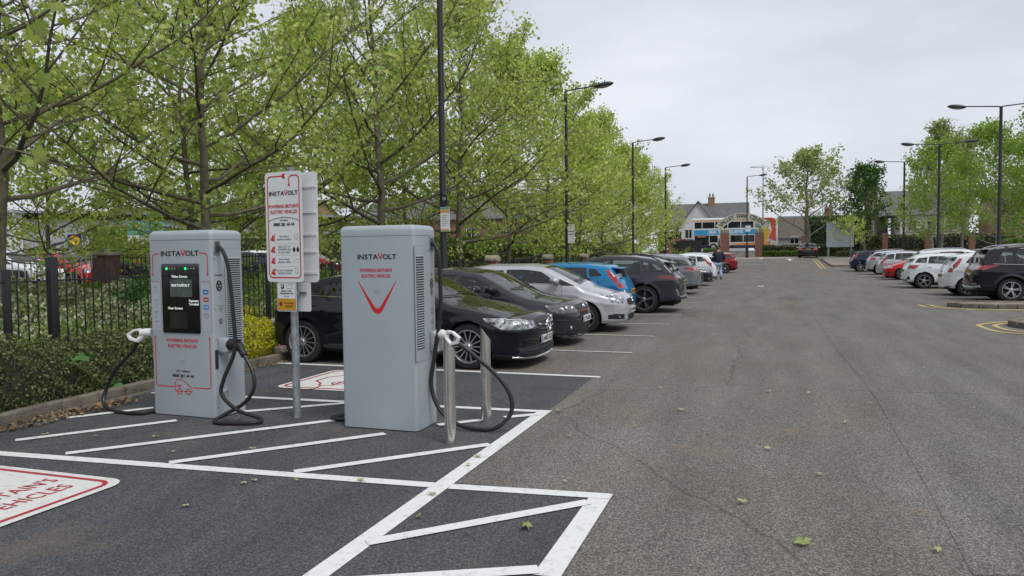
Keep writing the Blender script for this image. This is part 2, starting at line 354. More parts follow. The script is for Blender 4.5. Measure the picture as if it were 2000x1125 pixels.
# ------------------------------------------------------------------ cars
def inpoly(px, pz, poly):
    P = np.asarray(poly); c = np.zeros(px.shape, bool); n = len(P)
    for i in range(n):
        x1, z1 = P[i]; x2, z2 = P[(i+1) % n]
        if z1 == z2: continue
        k = ((z1 > pz) != (z2 > pz)) & (px < (x2-x1)*(pz-z1)/(z2-z1)+x1); c ^= k
    return c
def snap(px, pz, poly, lim):
    P = np.asarray(poly, float); Q = np.roll(P, -1, 0); best = np.full(px.shape, 9.); bx = px.copy(); bz = pz.copy()
    for a, b in zip(P, Q):
        d = b-a; L2 = d@d
        if L2 < 1e-12: continue
        t = np.clip(((px-a[0])*d[0]+(pz-a[1])*d[1])/L2, 0, 1); cx = a[0]+t*d[0]; cz = a[1]+t*d[1]
        q = np.hypot(px-cx, pz-cz); k = q < best; best[k] = q[k]; bx[k] = cx[k]; bz[k] = cz[k]
    k = best < lim; px[k] = bx[k]; pz[k] = bz[k]; return k
def sinterp(pts, sig=.05, lo=-3, hi=3):
    P = sorted(pts); g = np.arange(lo-.5, hi+.5, .01); v = np.interp(g, [p[0] for p in P], [p[1] for p in P])
    # keep the end slopes straight so that smoothing does not shrink them
    x0, x1 = P[0][0], P[-1][0]; s0 = (P[1][1]-P[0][1])/(P[1][0]-x0); s1 = (P[-1][1]-P[-2][1])/(x1-P[-2][0])
    v = np.where(g < x0, P[0][1]+s0*(g-x0), v); v = np.where(g > x1, P[-1][1]+s1*(g-x1), v)
    k = np.exp(-.5*(np.arange(-30, 31)*.01/sig)**2); k /= k.sum(); v = np.convolve(np.pad(v, 30, 'edge'), k, 'valid')
    return lambda x: np.interp(x, g, v)
def rim_mesh(r, style, n):
    """wheel rim whose outer face looks along +y, centre at origin; returns (bright, dark) builders"""
    R = rot(-PI/2, 0, 0)         # z -> +y
    a = MB()
    a.lathe([(r, -.10), (r+.004, .0), (r, .012), (r-.012, .012), (r-.022, -.004), (r-.03, -.09)], 40, R)
    for k in range(n):
        th = 2*PI*k/n
        def sp(dth, w0, w1, r0=.045, r1=r-.018):
            t = th+dth; c, s_ = math.cos(t), math.sin(t)
            q = []
            for rr, ww, zz in ((r0, w0, .0), (r1, w1, .004)):
                for sg in (-1, 1): q.append((rr*c-sg*ww*s_, rr*s_+sg*ww*c, zz))
            v = q+[(x, y, z-.022) for x, y, z in q]
            a.add(v, [(0, 2, 3, 1), (4, 5, 7, 6), (0, 4, 6, 2), (1, 3, 7, 5), (2, 6, 7, 3), (0, 1, 5, 4)], R)
        if style == 'multi': sp(0, .0065, .006)
        elif style == 'twin': sp(-.13, .012, .010); sp(.13, .012, .010)
        elif style == 'fork': sp(0, .015, .012, .04, r*.6); sp(-.11, .008, .007, r*.45); sp(.11, .008, .007, r*.45)
        elif style == 'wide': sp(0, .022, .034)
        else: sp(0, .018, .014)
    a.lathe([(.0005, .010), (.028, .010), (.034, .004), (.062, -.002), (.066, -.03)], 20, R)
    return a
RIMC = {}
def add_wheel(car, x, y, r, rr, style, n, alloy, sgn):
    key = (round(r, 3), round(rr, 3), style, n)
    if key not in RIMC:
        R = rot(-PI/2, 0, 0); t = MB(); w = .105
        t.lathe([(rr-.01, -w+.02), (rr+.004, -w*.2-.09), (rr+.03, -.2), (r-.02, -.205), (r, -.18), (r, -.025), (r-.018, -.003), (rr+.035, .006), (rr+.004, 0), (rr-.004, -.02)], 40, R)
        h = MB(); h.lathe([(.0005, -.045), (rr*.72, -.045), (rr*.72, -.06), (rr-.012, -.07), (rr-.012, -.15), (.0005, -.15)], 28, R)
        RIMC[key] = (h.build('wheel', M_ALLOYD if False else M_UNDER), t.build('tyre', M_TYRE), rim_mesh(rr, style, n).build('rim', alloy, ang=30))
        for o in RIMC[key]: COL.objects.unlink(o)
    h, t, m = RIMC[key]
    o = []
    for src, nm in ((h, 'wheel'), (t, 'tyre'), (m, 'rim')):
        c = src.copy(); c.name = nm; COL.objects.link(c); o.append(c)
    if alloy.name != m.data.materials[0].name:
        me = m.data.copy(); me.materials.clear(); me.materials.append(alloy); o[2].data = me
    o[0].parent = car; o[0].location = (x, y, r); o[0].rotation_euler = (0, .37*x, 0 if sgn > 0 else PI)
    o[1].parent = o[0]; o[2].parent = o[0]
def plate(car, s, x, z, sgn, mat=None, y=0, blue=True):
    mb = MB(); mb.box((x, y, z), (.012, .52, .112), None, .003); p = mb.build('number_plate', mat or (M_PLW if sgn > 0 else M_PLY), car)
    if blue:
        MB().box((x+sgn*.0065, y+sgn*-.235, z), (.002, .045, .105)).build('country_band', M_PLB, p)
    if s: text(s, .098, M_BLK, p, M=frame((x+sgn*.0075, y+sgn*.022, z), (0, sgn, 0), (0, 0, 1)), bold=.0022, sx=.93)
def make_car(name, label, loc, rz, sp, col, detail=2, group=None, cat='car'):
    L, W, wb, fo, r = sp['L'], sp['W'], sp['wb'], sp['fo'], sp['r']
    xa, xb = L/2-fo, L/2-fo-wb
    cf, cr_ = sp['cf'], sp['cr']                  # bulge of nose and tail by height
    mf, mr = max(c for _, c in cf), max(c for _, c in cr_)
    Xf, Xr = L/2-mf, -(L/2-mr)
    top = sinterp(sp['top'], sp.get('sig', .05)); belt = sinterp(sp['belt'], .12); bot = sinterp(sp['bot'], .05)
    crown = lambda x: .045+.02*np.exp(-((x-sp['ws'][0])/.35)**2)
    zt = lambda x: top(x)-crown(x)
    ra = sp.get('ra', r+.045); tum = sp.get('tum', .40)
    kf, kr = sp.get('kf', .085), sp.get('kr', .06)
    def plan(x):
        a = np.clip((x-(xa-.15))/(Xf-xa+.15), 0, 1.2); b = np.clip(((xb+.1)-x)/((xb+.1)-Xr), 0, 1.2)
        return 1-kf*a**2-kr*b**2
    def wid(x, z):
        W2 = W/2*plan(x); z0 = bot(x); bl = np.minimum(belt(x), zt(x)-.02); u = np.clip((z-z0)/(bl-z0), 0, 1)
        p = np.interp(u, [0, .1, .25, .42, .60, .70, .74, .78, .9, 1], [.915, .96, .972, .978, .99, 1.0, 1.0, .992, .976, .955])
        y = W2*p-np.maximum(z-bl, 0)*tum
        rr = .085; q = np.clip((z-(zt(x)-rr))/rr, 0, 1); y = y-rr*(1-np.sqrt(np.maximum(0, 1-q*q)))*.9
        for xc in (xa, xb):
            d = np.hypot(x-xc, z-r); y = y+sp.get('flare', .014)*np.exp(-((d-ra)/.06)**2)*(z < r+ra+.1)
        return y
    # stations by arc length of the silhouette
    g = np.arange(Xf, Xr, -.004); s = np.concatenate([[0], np.cumsum(np.hypot(.004, np.diff(zt(g))))])
    step = (.026, .036, .06)[2-detail] if detail <= 2 else .026
    nst = int(s[-1]/step); xs = np.interp(np.linspace(0, s[-1], nst+1), s, g)
    for bx in (*sp['ws'], *sp['rw']):
        if Xr < bx < Xf: xs[np.argmin(abs(xs-bx))] = bx
    xs = np.sort(np.unique(xs))[::-1]; nst = len(xs)-1; nr = int((1.2/step)*1.0); tt = 1-(1-np.linspace(0, 1, nr+1))**1.25
    X = np.repeat(xs[:, None], nr+1, 1); Z = bot(X)+(zt(X)-bot(X))*tt[None]
    inner = np.zeros(X.shape, bool); inner[1:-1, 1:-1] = True; inner[1:-1, 0] = True
    arch = [[(xc+ra*math.cos(a), r+ra*math.sin(a)) for a in np.linspace(0, 2*PI, 48, endpoint=False)] for xc in (xa, xb)]
    side = [('hole', a, None) for a in arch]
    # windows from the belt and the roof line
    def win(x0, x1, lo=.02, up=.085, s0=0, s1=0, n=10):
        """glass between x0 (front) and x1; s0, s1 lean the end edges"""
        xx = np.linspace(x0, x1, n); pts = []
        bt = [(x, float(belt(x))+lo) for x in xx]; tp = [(x, float(zt(x))-up) for x in xx]
        tp[0] = (x0+s0, float(zt(x0+s0))-up); tp[-1] = (x1+s1, float(zt(x1+s1))-up)
        tp = [p if p[1] > float(belt(p[0]))+lo+.012 else (p[0], float(belt(p[0]))+lo+.012) for p in tp]
        tp = [tp[0]]+[p for p in tp[1:-1] if min(x0+s0, x1+s1) < p[0] < max(x0+s0, x1+s1)]+[tp[-1]]
        return bt+tp[::-1]
    for wn in sp['win']: side.append(('side_window', win(*wn), M_GLASS))
    for nm, pl, mt in sp.get('side', []): side.append((nm, pl, mt))
    if detail >= 1:
        for dr in sp['doors']:
            x0, x1 = dr[:2]; zlo = float(bot(x0))+.10
            y1_ = [(x0, zlo), (x0, float(belt(x0))-.0), (x1, float(belt(x1))-.0), (x1, r+ra*.8 if x1 < xb+ra+.1 else zlo)]
            if x1 < xb+ra+.1: y1_ += [(xb+ra*1.0+.06, zlo+.12), (xb+ra+.09, zlo)]
            side.append(('door', y1_, None))
    for q in range(2):
        for nm, pl, _ in side:
            x_, z_ = X[inner], Z[inner]; snap(x_, z_, pl, step*(.66 if nm in ('tail_light', 'headlight') else .54)); X[inner] = x_; Z[inner] = z_
    Y = wid(X, Z)
    V = []; F = []; Lb = []
    def put(A, flip, lab):
        n0 = sum(len(v) for v in V); a, b = A.shape[:2]; V.append(A.reshape(-1, 3)); idx = n0+np.arange(a*b).reshape(a, b)
        q = np.stack([idx[:-1, :-1], idx[1:, :-1], idx[1:, 1:], idx[:-1, 1:]], -1).reshape(-1, 4)
        if flip: q = q[:, ::-1]
        F.append(q); Lb.extend(lab)
    ctr = lambda A: (A[:-1, :-1]+A[1:, :-1]+A[1:, 1:]+A[:-1, 1:])/4
    for sg in (1, -1):
        A = np.stack([X, Y*sg, Z], -1); c = ctr(A).reshape(-1, 3); lab = np.array(['body']*len(c), dtype=object)
        for i, (nm, pl, mt) in reversed(list(enumerate(side))):
            k = inpoly(c[:, 0], c[:, 2], pl)
            if nm == 'door': k &= (lab == 'body')
            lab[k] = f'{nm}|{i}|{sg}'
        put(A, sg < 0, lab)
    # top band
    ny = 26; th = np.linspace(1, -1, ny+1); th = np.sign(th)*(1-(1-abs(th))**1.15); th[abs(abs(th)-.88) < .035] = np.sign(th[abs(abs(th)-.88) < .035])*.88
    ye = wid(xs, zt(xs))
    A = np.stack([np.repeat(xs[:, None], ny+1, 1), ye[:, None]*th[None], zt(xs)[:, None]+crown(xs)[:, None]*(1-th[None]**2)], -1)
    c = ctr(A); fr = abs((th[:-1]+th[1:])/2)[None]*np.ones((nst, 1)); lab = np.full(c.shape[:2], 'body', dtype=object)
    lab[(c[..., 0] < sp['ws'][0]) & (c[..., 0] > sp['ws'][1]) & (fr < .885)] = 'windscreen|w|0'
    lab[(c[..., 0] < sp['rw'][0]) & (c[..., 0] > sp['rw'][1]) & (fr < .84)] = 'rear_window|w|0'
    if sp.get('roofmat'): lab[(lab == 'body') & (c[..., 0] < sp['ws'][1]-.02) & (c[..., 0] > sp['rw'][0]+.0)] = 'roof_skin|r|0'
    put(A, False, lab.ravel())
    # nose and tail caps
    caps = {}
    for nm, i, prof, sg, regs in (('f', 0, cf, 1, sp.get('front', [])), ('r', -1, cr_, -1, sp.get('rear', []))):
        zz = Z[i]; we = Y[i]; cz = np.interp(zz, [p[0] for p in prof], [p[1] for p in prof])
        k5 = np.array([.1, .2, .4, .2, .1]); cz[2:-2] = np.convolve(cz, k5, 'valid'); cz[-1] = 0
        ne = sp.get('ne', 2.6); xe = xs[i]; zt_e = float(zt(xe)); h = float(crown(xe))
        al = np.concatenate([np.linspace(1, .9, 5)[:-1], np.linspace(.9, 0, 14)]); al = np.concatenate([al, -al[::-1][1:]])
        Yc = we[:, None]*al[None]; Zc = np.repeat(zz[:, None], len(al), 1)
        keep = np.zeros(Yc.shape, bool); keep[1:-1, 1:-1] = True
        regsp = [(a_, p_, m_) for a_, p_, m_ in regs]
        for q in range(2):
            for a_, p_, m_ in regsp:
                y_, z_ = abs(Yc[keep]), Zc[keep]; sy = np.sign(Yc[keep]); snap(y_, z_, p_, .018); Yc[keep] = y_*np.where(sy == 0, 1, sy); Zc[keep] = z_
        wz = np.interp(Zc, zz, we); cc = np.interp(Zc, zz, cz); f_ = np.clip(abs(Yc)/wz, 0, 1)
        Xc = xe+sg*cc*(1-f_**ne)**(1/ne); Zd = Zc+h*(1-f_**2)*np.clip((Zc-zt_e+.3)/.3, 0, 1)**2
        # keep the rim of the cap on the body
        A = np.stack([Xc, Yc, Zd], -1); c = ctr(np.stack([Xc, Yc, Zc], -1)).reshape(-1, 3)
        lab = np.full(len(c), 'body', dtype=object)
        for j, (a_, p_, m_) in reversed(list(enumerate(regsp))):
            k = inpoly(abs(c[:, 1]), c[:, 2], p_)
            for s2 in (1, -1):
                kk = k & (np.sign(c[:, 1]) == s2)
                lab[kk] = f'{a_}|{nm}{j}|{s2 if p_[0][0] > .02 and min(q[0] for q in p_) > .01 else 0}'
        A2 = A
        put(A2, sg < 0, lab)
        def surf(y, z, zz=zz, we=we, cz=cz, xe=xe, sg=sg, ne=ne):
            wz = np.interp(z, zz, we); return float(xe+sg*np.interp(z, zz, cz)*(1-min(1, abs(y)/wz)**ne)**(1/ne))
        caps[nm] = surf
    V = np.concatenate(V); F = np.concatenate(F); Lb = np.array(Lb, dtype=object)
    _, ix, inv = np.unique(np.round(V, 4), axis=0, return_index=True, return_inverse=True); inv = inv.ravel(); V = V[ix]; F = inv[F]
    car = thing(name, label, cat, loc, rz, group)
    mats = {'side_window': M_GLASS, 'windscreen': M_GLASS, 'rear_window': M_GLASS, 'body': col, 'door': col, 'roof_skin': sp.get('roofmat')}
    for nm, pl, mt in side+sp.get('front', [])+sp.get('rear', []):
        if mt is not None: mats[nm] = mt
    # merge a lamp that wraps round the corner into one part
    def key(l):
        a = l.split('|'); return 'hole' if a[0] == 'hole' else (a[0]+'|'+a[2] if a[0] in ('headlight', 'tail_light') and len(a) > 1 else l)
    ks = np.array([key(l) for l in Lb], dtype=object)
    for k in sorted(set(ks)):
        if k == 'hole': continue
        f = F[ks == k]; u, iv = np.unique(f, return_inverse=True); f2 = iv.reshape(-1, 4)
        me = bpy.data.meshes.new(k.split('|')[0]); me.from_pydata(V[u].tolist(), [], [list(dict.fromkeys(q)) for q in f2.tolist() if len(set(q)) > 2])
        me.validate(); smooth_by(me, 38 if k == 'body' else 60)
        nm = k.split('|')[0]; mt = mats.get(nm, col)
        if nm == 'roof_skin': nm = 'roof'
        o = link(nm, me, mt, car)
    P = lambda x, z, sg, off=.0: (x, sg*(float(wid(np.float64(x), np.float64(z)))+off), z)
    # arch liners, underbody, interior
    mb = MB()
    for xc in (xa, xb):
        for sg in (1, -1):
            yo = float(wid(np.float64(xc), np.float64(r+ra)))-.004; n = 20
            for a0, a1 in zip(np.linspace(-.15, PI+.15, n)[:-1], np.linspace(-.15, PI+.15, n)[1:]):
                q = [(xc+ra*math.cos(a), sg*y, r+ra*math.sin(a)) for a, y in ((a0, yo), (a1, yo), (a1, yo-.34), (a0, yo-.34))]
                mb.add(q, [(0, 1, 2, 3)])
    mb.box((0, 0, .27), (L-.5, W-.62, .16)); mb.box(((xa+xb)/2, 0, .26), (wb-2*ra-.06, W-.16, .14))
    mb.box((L/2-.32, 0, .27), (.3, W-.5, .12)); mb.box((-L/2+.3, 0, .30), (.3, W-.45, .14))
    mb.build('underbody', M_UNDER, car, False)
    zf = float(belt(0)); cb = MB(); x0, x1 = sp['ws'][0]-.12, Xr+.22
    cb.b2(x1, x0, -W/2+.16, W/2-.16, .34, zf-.42, .03); cb.b2(x0-.42, x0-.02, -W/2+.14, W/2-.14, zf-.40, zf-.06, .06)
    cb.build('cabin_floor', M_UNDER, car)
    for xs_c, ys_c in ((-.10, (.36, -.36)), (-.95, (.40, 0, -.40))):
        for yy in ys_c:
            q = MB(); q.box((xs_c, yy, zf-.10), (.13, .46, .56), rot(0, -.22, 0), .05); q.box((xs_c+.22, yy, zf-.36), (.46, .46, .12), None, .05); q.box((xs_c-.10, yy, zf+.24), (.09, .24, .15), rot(0, -.15, 0), .035); q.build('seat', M_SEAT, car)
    sw = MB(); sw.lathe([(.18+.014*math.cos(a), .014*math.sin(a)) for a in np.linspace(0, 2*PI, 7)], 20, rot(0, 1.15, 0), (x0-.55, -.36, zf-.06)); sw.build('steering_wheel', M_TRIM, car)
    for xc in (xa, xb):
        for sg in (1, -1):
            add_wheel(car, xc, sg*(float(wid(np.float64(xc), np.float64(r+ra)))-.03), r, sp.get('rr', r-.10), *sp.get('rim', ('five', 5)), sp.get('alloy', M_ALLOY), sg)
    # gaps, handles, mirrors
    if detail >= 1:
        g_ = MB()
        for sg in (1, -1):
            for nm, pl, _ in side:
                if nm in ('door', 'fuel_flap'):
                    pp = []
                    for a, b in zip(pl, pl[1:]+pl[:1]):
                        n = max(2, int(math.hypot(b[0]-a[0], b[1]-a[1])/.06)); pp += [P(a[0]+(b[0]-a[0])*t/n, a[1]+(b[1]-a[1])*t/n, sg, -.001) for t in range(n)]
                    g_.tube(pp+[pp[0]], .0042, 5)
                if nm == 'side_window':
                    pp = []
                    for a, b in zip(pl, pl[1:]+pl[:1]):
                        n = max(1, int(math.hypot(b[0]-a[0], b[1]-a[1])/.08)); pp += [P(a[0]+(b[0]-a[0])*t/n, a[1]+(b[1]-a[1])*t/n, sg, -.002) for t in range(n)]
                    g_.tube(pp+[pp[0]], .008, 5)
            # bonnet shut line and bumper cut
            g_.tube([(x, sg*(float(wid(np.float64(x), zt(np.float64(x))))-.015), float(zt(x))+.001) for x in np.linspace(sp['ws'][0]+.05, Xf+.02, 16)], .004, 5)
        g_.tube([(Xf+.02, float(wid(np.float64(Xf), zt(np.float64(Xf))))*t*.97, float(zt(Xf))+float(crown(Xf))*(1-t*t)+.001) for t in np.linspace(-1, 1, 12)], .004, 5)
        g_.build('panel_gap', M_TRIM, car)
        for dr in sp['doors']:
            for sg in (1, -1):
                hx = dr[1]+.17; hz = float(belt(hx))-.13; p = P(hx, hz, sg, .018)
                MB().tube([(p[0]+.085, p[1]-sg*.02, p[2]), (p[0]+.07, p[1], p[2]), (p[0]-.07, p[1], p[2]), (p[0]-.085, p[1]-sg*.02, p[2])], .011, 6).build('door_handle', sp.get('handle', col), car)
        mx = sp['mir']; mm = sp.get('mirmat', col)
        for sg in (1, -1):
            z = float(belt(mx))+.07; y = float(wid(np.float64(mx), np.float64(z)))
            b = MB(); b.ell((mx, sg*(y+.15), z+.01), (.085, .125, .075), 16, 10); o = b.build('mirror', mm, car)
            MB().tube([(mx+.02, sg*(y-.02), z-.05), (mx, sg*(y+.09), z-.03)], [.028, .022], 8).build('mirror_arm', M_TRIM, o)
            MB().box((mx-.083, sg*(y+.15), z+.008), (.004, .19, .105), None, .0018).build('mirror_glass', M_CHROME, o)
        wp = MB(); x0, x1 = sp['ws']
        for y0, y1 in ((.42, -.12), (-.2, -.62)):
            pts = []
            for t in np.linspace(0, 1, 8):
                x = x0-.03-.10*t; y = y0+(y1-y0)*t; w_ = float(wid(np.float64(x), zt(np.float64(x)))); pts.append((x, y, float(zt(x))+float(crown(x))*(1-(y/w_)**2)+.018))
            wp.tube(pts, .008, 5)
        wp.build('windscreen_wiper', M_TRIM, car)
        rx = sp['rw'][0]
    if sp.get('rails'):
        for sg in (1, -1):
            x0, x1 = sp['ws'][1]-.15, sp['rw'][0]+.1
            pts = [(x, sg*(float(wid(np.float64(x), zt(np.float64(x))))-.04), float(zt(x))+.06*min(1, 8*min(t, 1-t))) for t, x in zip(np.linspace(0, 1, 14), np.linspace(x0, x1, 14))]
            MB().tube(pts, .017, 6).build('roof_rail', sp['rails'], car)
    if sp.get('chromeline'):
        for sg in (1, -1):
            x0, x1 = sp['chromeline']; MB().tube([P(x, float(belt(x))+.012, sg, .002) for x in np.linspace(x0, x1, 18)], .009, 6).build('window_trim', M_CHROME, car)
    for sg in (1, -1):
        MB().tube([P(x, float(bot(x))+.02, sg, .0) for x in np.linspace(xa-ra-.02, xb+ra+.02, 8)], sp.get('sillr', .022), 6).build('sill', sp.get('sillmat', M_TRIM), car)
    if sp.get('claddings'):
        for sg in (1, -1):
            for xc in (xa, xb):
                pts = [P(xc+(ra+.01)*math.cos(a), r+(ra+.01)*math.sin(a), sg, .004) for a in np.linspace(-.1, PI+.1, 20) if r+(ra+.01)*math.sin(a) > float(bot(xc+(ra+.01)*math.cos(a)))-.02]
                MB().tube(pts, .03, 6).build('arch_cladding', M_TRIM, car)
    info = dict(P=P, f=caps['f'], r=caps['r'], zt=zt, crown=crown, wid=wid, Xf=Xf, Xr=Xr, belt=belt)
    if sp.get('extra'): sp['extra'](car, info, sp, col)
    if detail >= 1:
        if sp.get('pf'): plate(car, sp['pf'][0], info['f'](0, sp['pf'][1])+.012, sp['pf'][1], 1)
        if sp.get('pr'): plate(car, sp['pr'][0], info['r'](0, sp['pr'][1])-.012, sp['pr'][1], -1)
        e = sp.get('spoiler')
        if e:
            x = sp['rw'][0]; z = float(zt(x)); w_ = float(wid(np.float64(x), np.float64(z)))
            MB().box((x-.08, 0, z+.028), (.24, 2*w_*.90, .03), rot(0, -.10, 0), .012).build('spoiler', e if not isinstance(e, bool) else col, car)
    return car
def strip(info, end, pts, r, name, mat, car, off=.004, n=6):
    """bar that follows the nose ('f') or tail ('r'): pts are (y, z)"""
    sg = 1 if end == 'f' else -1; P2 = []
    for (y0, z0), (y1, z1) in zip(pts, pts[1:]):
        k = max(2, int(math.hypot(y1-y0, z1-z0)/.04)); P2 += [(y0+(y1-y0)*t/k, z0+(z1-z0)*t/k) for t in range(k)]
    P2.append(pts[-1]); return MB().tube([(info[end](y, z)+sg*off, y, z) for y, z in P2], r, n).build(name, mat, car)
def hatch(L=4.05, W=1.72, H=1.47, wb=2.48, fo=.82, r=.31, hood=.95, nose=.78, cowl=.95, **k):
    """general small hatchback; x runs forward from the middle of the car"""
    xa = L/2-fo; xb = xa-wb; R_ = -L/2
    s = dict(L=L, W=W, wb=wb, fo=fo, r=r, rr=r-.085,
        cf=[(.15, .26), (.25, .34), (.5, .36), (nose-.18, .33), (nose-.08, .22), (nose-.03, .08), (nose+.2, 0)],
        cr=[(.15, .14), (.3, .22), (.55, .24), (.75, .20), (.9, .12), (1.0, .06), (1.6, 0)],
        top=[(L/2-.36, nose), (xa-.05, hood-.04), (cowl, hood+.04), (cowl-.72, H-.07), (cowl-1.15, H-.005), (R_+1.0, H-.01), (R_+.42, H-.09), (R_+.20, 1.0), (R_+.16, .95)],
        belt=[(L/2-.36, nose-.08), (xa, hood-.11), (cowl-.05, hood-.02), (xb, hood+.06), (R_+.2, hood+.07)],
        bot=[(L/2-.2, .20), (xa+.4, .19), (xa, .22), (0, .21), (xb, .24), (R_+.35, .26), (R_, .30)],
        ws=(cowl-.02, cowl-.80), rw=(R_+.40, R_+.235),
        win=[(cowl-.28, -.12, .02, .085, -.5, 0), (-.20, xb+.14, .02, .085, 0, .06), (xb+.07, xb-.32, .03, .09, .05, .12)],
        doors=[(cowl-.2, -.16), (-.18, xb+.02)], mir=cowl-.40, sig=.06)
    s.update(k); return s
# ------------------------------------------------------------------ kinds of car
def emblem(car, info, end, z, rad, kind, mat=M_CHROME, back=.012):
    sg = 1 if end == 'f' else -1; x = info[end](0, z)+sg*back; R = rot(0, sg*PI/2, 0); mb = MB()
    mb.lathe([(rad*(1+.13*math.cos(a)), rad*.12*math.sin(a)) for a in np.linspace(0, 2*PI, 9)], 28, R, (x, 0, z))
    if kind == 'star':
        for a in (90, 210, 330):
            a = math.radians(a); mb.prism([(0, .1*rad), (rad, 0), (0, -.1*rad)], rad*.1, Matrix(((0, 0, 1), (math.cos(a), -math.sin(a), 0), (math.sin(a), math.cos(a), 0))), (x, 0, z))
    elif kind == 'vee':
        for p in ([(-.55, .75), (0, -.05), (.55, .75)], [(-.85, .45), (-.35, -.8), (0, -.1), (.35, -.8), (.85, .45)]):
            mb.tube([(x+sg*.003, a*rad, z+b*rad) for a, b in p], rad*.09, 5)
    elif kind == 'bolt': mb.tube([(x+sg*.003, -rad, z), (x+sg*.003, 0, z+.2*rad), (x+sg*.003, 0, z-.2*rad), (x+sg*.003, rad, z)], rad*.12, 5)
    elif kind == 'disc': mb.lathe([(.0005, .003), (rad*.95, .003)], 24, R, (x, 0, z))
    elif kind == 'rings':
        mb = MB()
        for k in (-1.5, -.5, .5, 1.5): mb.lathe([(rad*(1+.12*math.cos(a)), rad*.12*math.sin(a)) for a in np.linspace(0, 2*PI, 7)], 20, R, (x, k*rad*1.45, z))
    return mb.build('emblem', mat, car)
def slats(car, info, end, ys, zs, mat=M_TRIM, r=.006, name='grille_slat'):
    for z in zs: strip(info, end, [(-ys, z), (0, z), (ys, z)], r, name, mat, car, .004)
def lamps(car, info, end, spots, rad, mat=M_CHROME, name='lamp_bulb'):
    sg = 1 if end == 'f' else -1
    for y, z in spots:
        for s in (1, -1): MB().ell((info[end](y*s, z)-sg*.012, y*s, z), (rad*.6, rad, rad), 14, 8).build(name, mat, car)
def mercedes_extra(car, info, sp, col):
    strip(info, 'f', [(-.36, .615), (-.12, .59), (.12, .59), (.36, .615)], .016, 'grille_bar', M_CHROME, car, .012)
    strip(info, 'f', [(-.30, .55), (-.12, .535), (.12, .535), (.30, .55)], .010, 'grille_bar', M_CHROME, car, .010)
    emblem(car, info, 'f', .575, .095, 'star', back=.03)
    strip(info, 'f', [(-.76, .175), (-.4, .145), (.4, .145), (.76, .175)], .014, 'chin_trim', M_CHROME, car, .012)
    for s in (1, -1): strip(info, 'f', [(s*.76, .40), (s*.55, .42), (s*.34, .38)], .010, 'bumper_crease', col, car, .006)
    slats(car, info, 'f', .66, (.22, .26, .30)); lamps(car, info, 'f', [(.60, .625), (.72, .63)], .050)
    for s in (1, -1): strip(info, 'f', [(s*.44, .68), (s*.62, .698), (s*.80, .70)], .013, 'headlight_brow', M_ALLOY, car, .002)
A_CLASS = hatch(top=[(1.76, .76), (1.28, .89), (.93, .97), (.22, 1.30), (-.12, 1.385), (-.6, 1.39), (-1.1, 1.33), (-1.62, 1.22), (-1.86, 1.08), (-2.0, .93)],
    bot=[(1.95, .13), (1.65, .14), (1.28, .2), (0, .2), (-1.4, .24), (-1.8, .25), (-2.2, .3)], rw=(-1.64, -1.88), L=4.29, W=1.80, H=1.39, wb=2.70, fo=.90, r=.325, hood=.95, nose=.80, cowl=.93, rr=.235, rim=('multi', 14), ra=.365, kf=.10,
    cf=[(.10, .26), (.17, .36), (.25, .38), (.31, .35), (.45, .37), (.55, .38), (.63, .35), (.70, .22), (.75, .06), (.9, 0)],
    win=[(.50, -.17, .02, .08, -.5, 0), (-.25, -1.25, .02, .085, 0, .18), (-1.32, -1.5, .05, .10, .12, .1)],
    front=[('grille', [(0, .495), (.27, .505), (.41, .61), (.38, .66), (0, .675)], M_TRIM), ('headlight', [(.44, .575), (.60, .56), (1, .57), (1, .695), (.70, .705), (.46, .65)], M_LAMP),
        ('lower_intake', [(0, .20), (.68, .20), (.72, .25), (.60, .32), (0, .32)], M_TRIM)],
    side=[('headlight', [(2.2, .57), (1.72, .57), (1.50, .68), (1.46, .725), (1.72, .72), (2.2, .695)], M_LAMP), ('tail_light', [(-1.85, .80), (-1.62, .86), (-1.85, .93), (-2.1, .93), (-2.1, .80)], M_TAIL)],
    rear=[('tail_light', [(.50, .80), (1, .80), (1, .93), (.55, .93)], M_TAIL)],
    mir=.62, pf=('AN03 UXZ', .385), pr=('AN03 UXZ', .75), extra=mercedes_extra, chromeline=(.40, -1.5))
def polo_extra(car, info, sp, col):
    emblem(car, info, 'f', .655, .062, 'vee', back=.02)
    slats(car, info, 'f', .40, (.63, .66)); strip(info, 'f', [(-.42, .605), (.42, .605)], .006, 'red_trim', M_RED, car, .008)
    lamps(car, info, 'f', [(.52, .655), (.66, .665)], .045); lamps(car, info, 'f', [(.62, .335)], .035, M_LAMP, 'fog_lamp'); slats(car, info, 'f', .6, (.25, .29))
    strip(info, 'f', [(-.76, .2), (-.4, .17), (.4, .17), (.76, .2)], .012, 'chin_trim', M_TRIM, car, .01)
    for s in (1, -1): strip(info, 'f', [(s*.42, .46), (s*.78, .47)], .009, 'bumper_crease', col, car, .004)
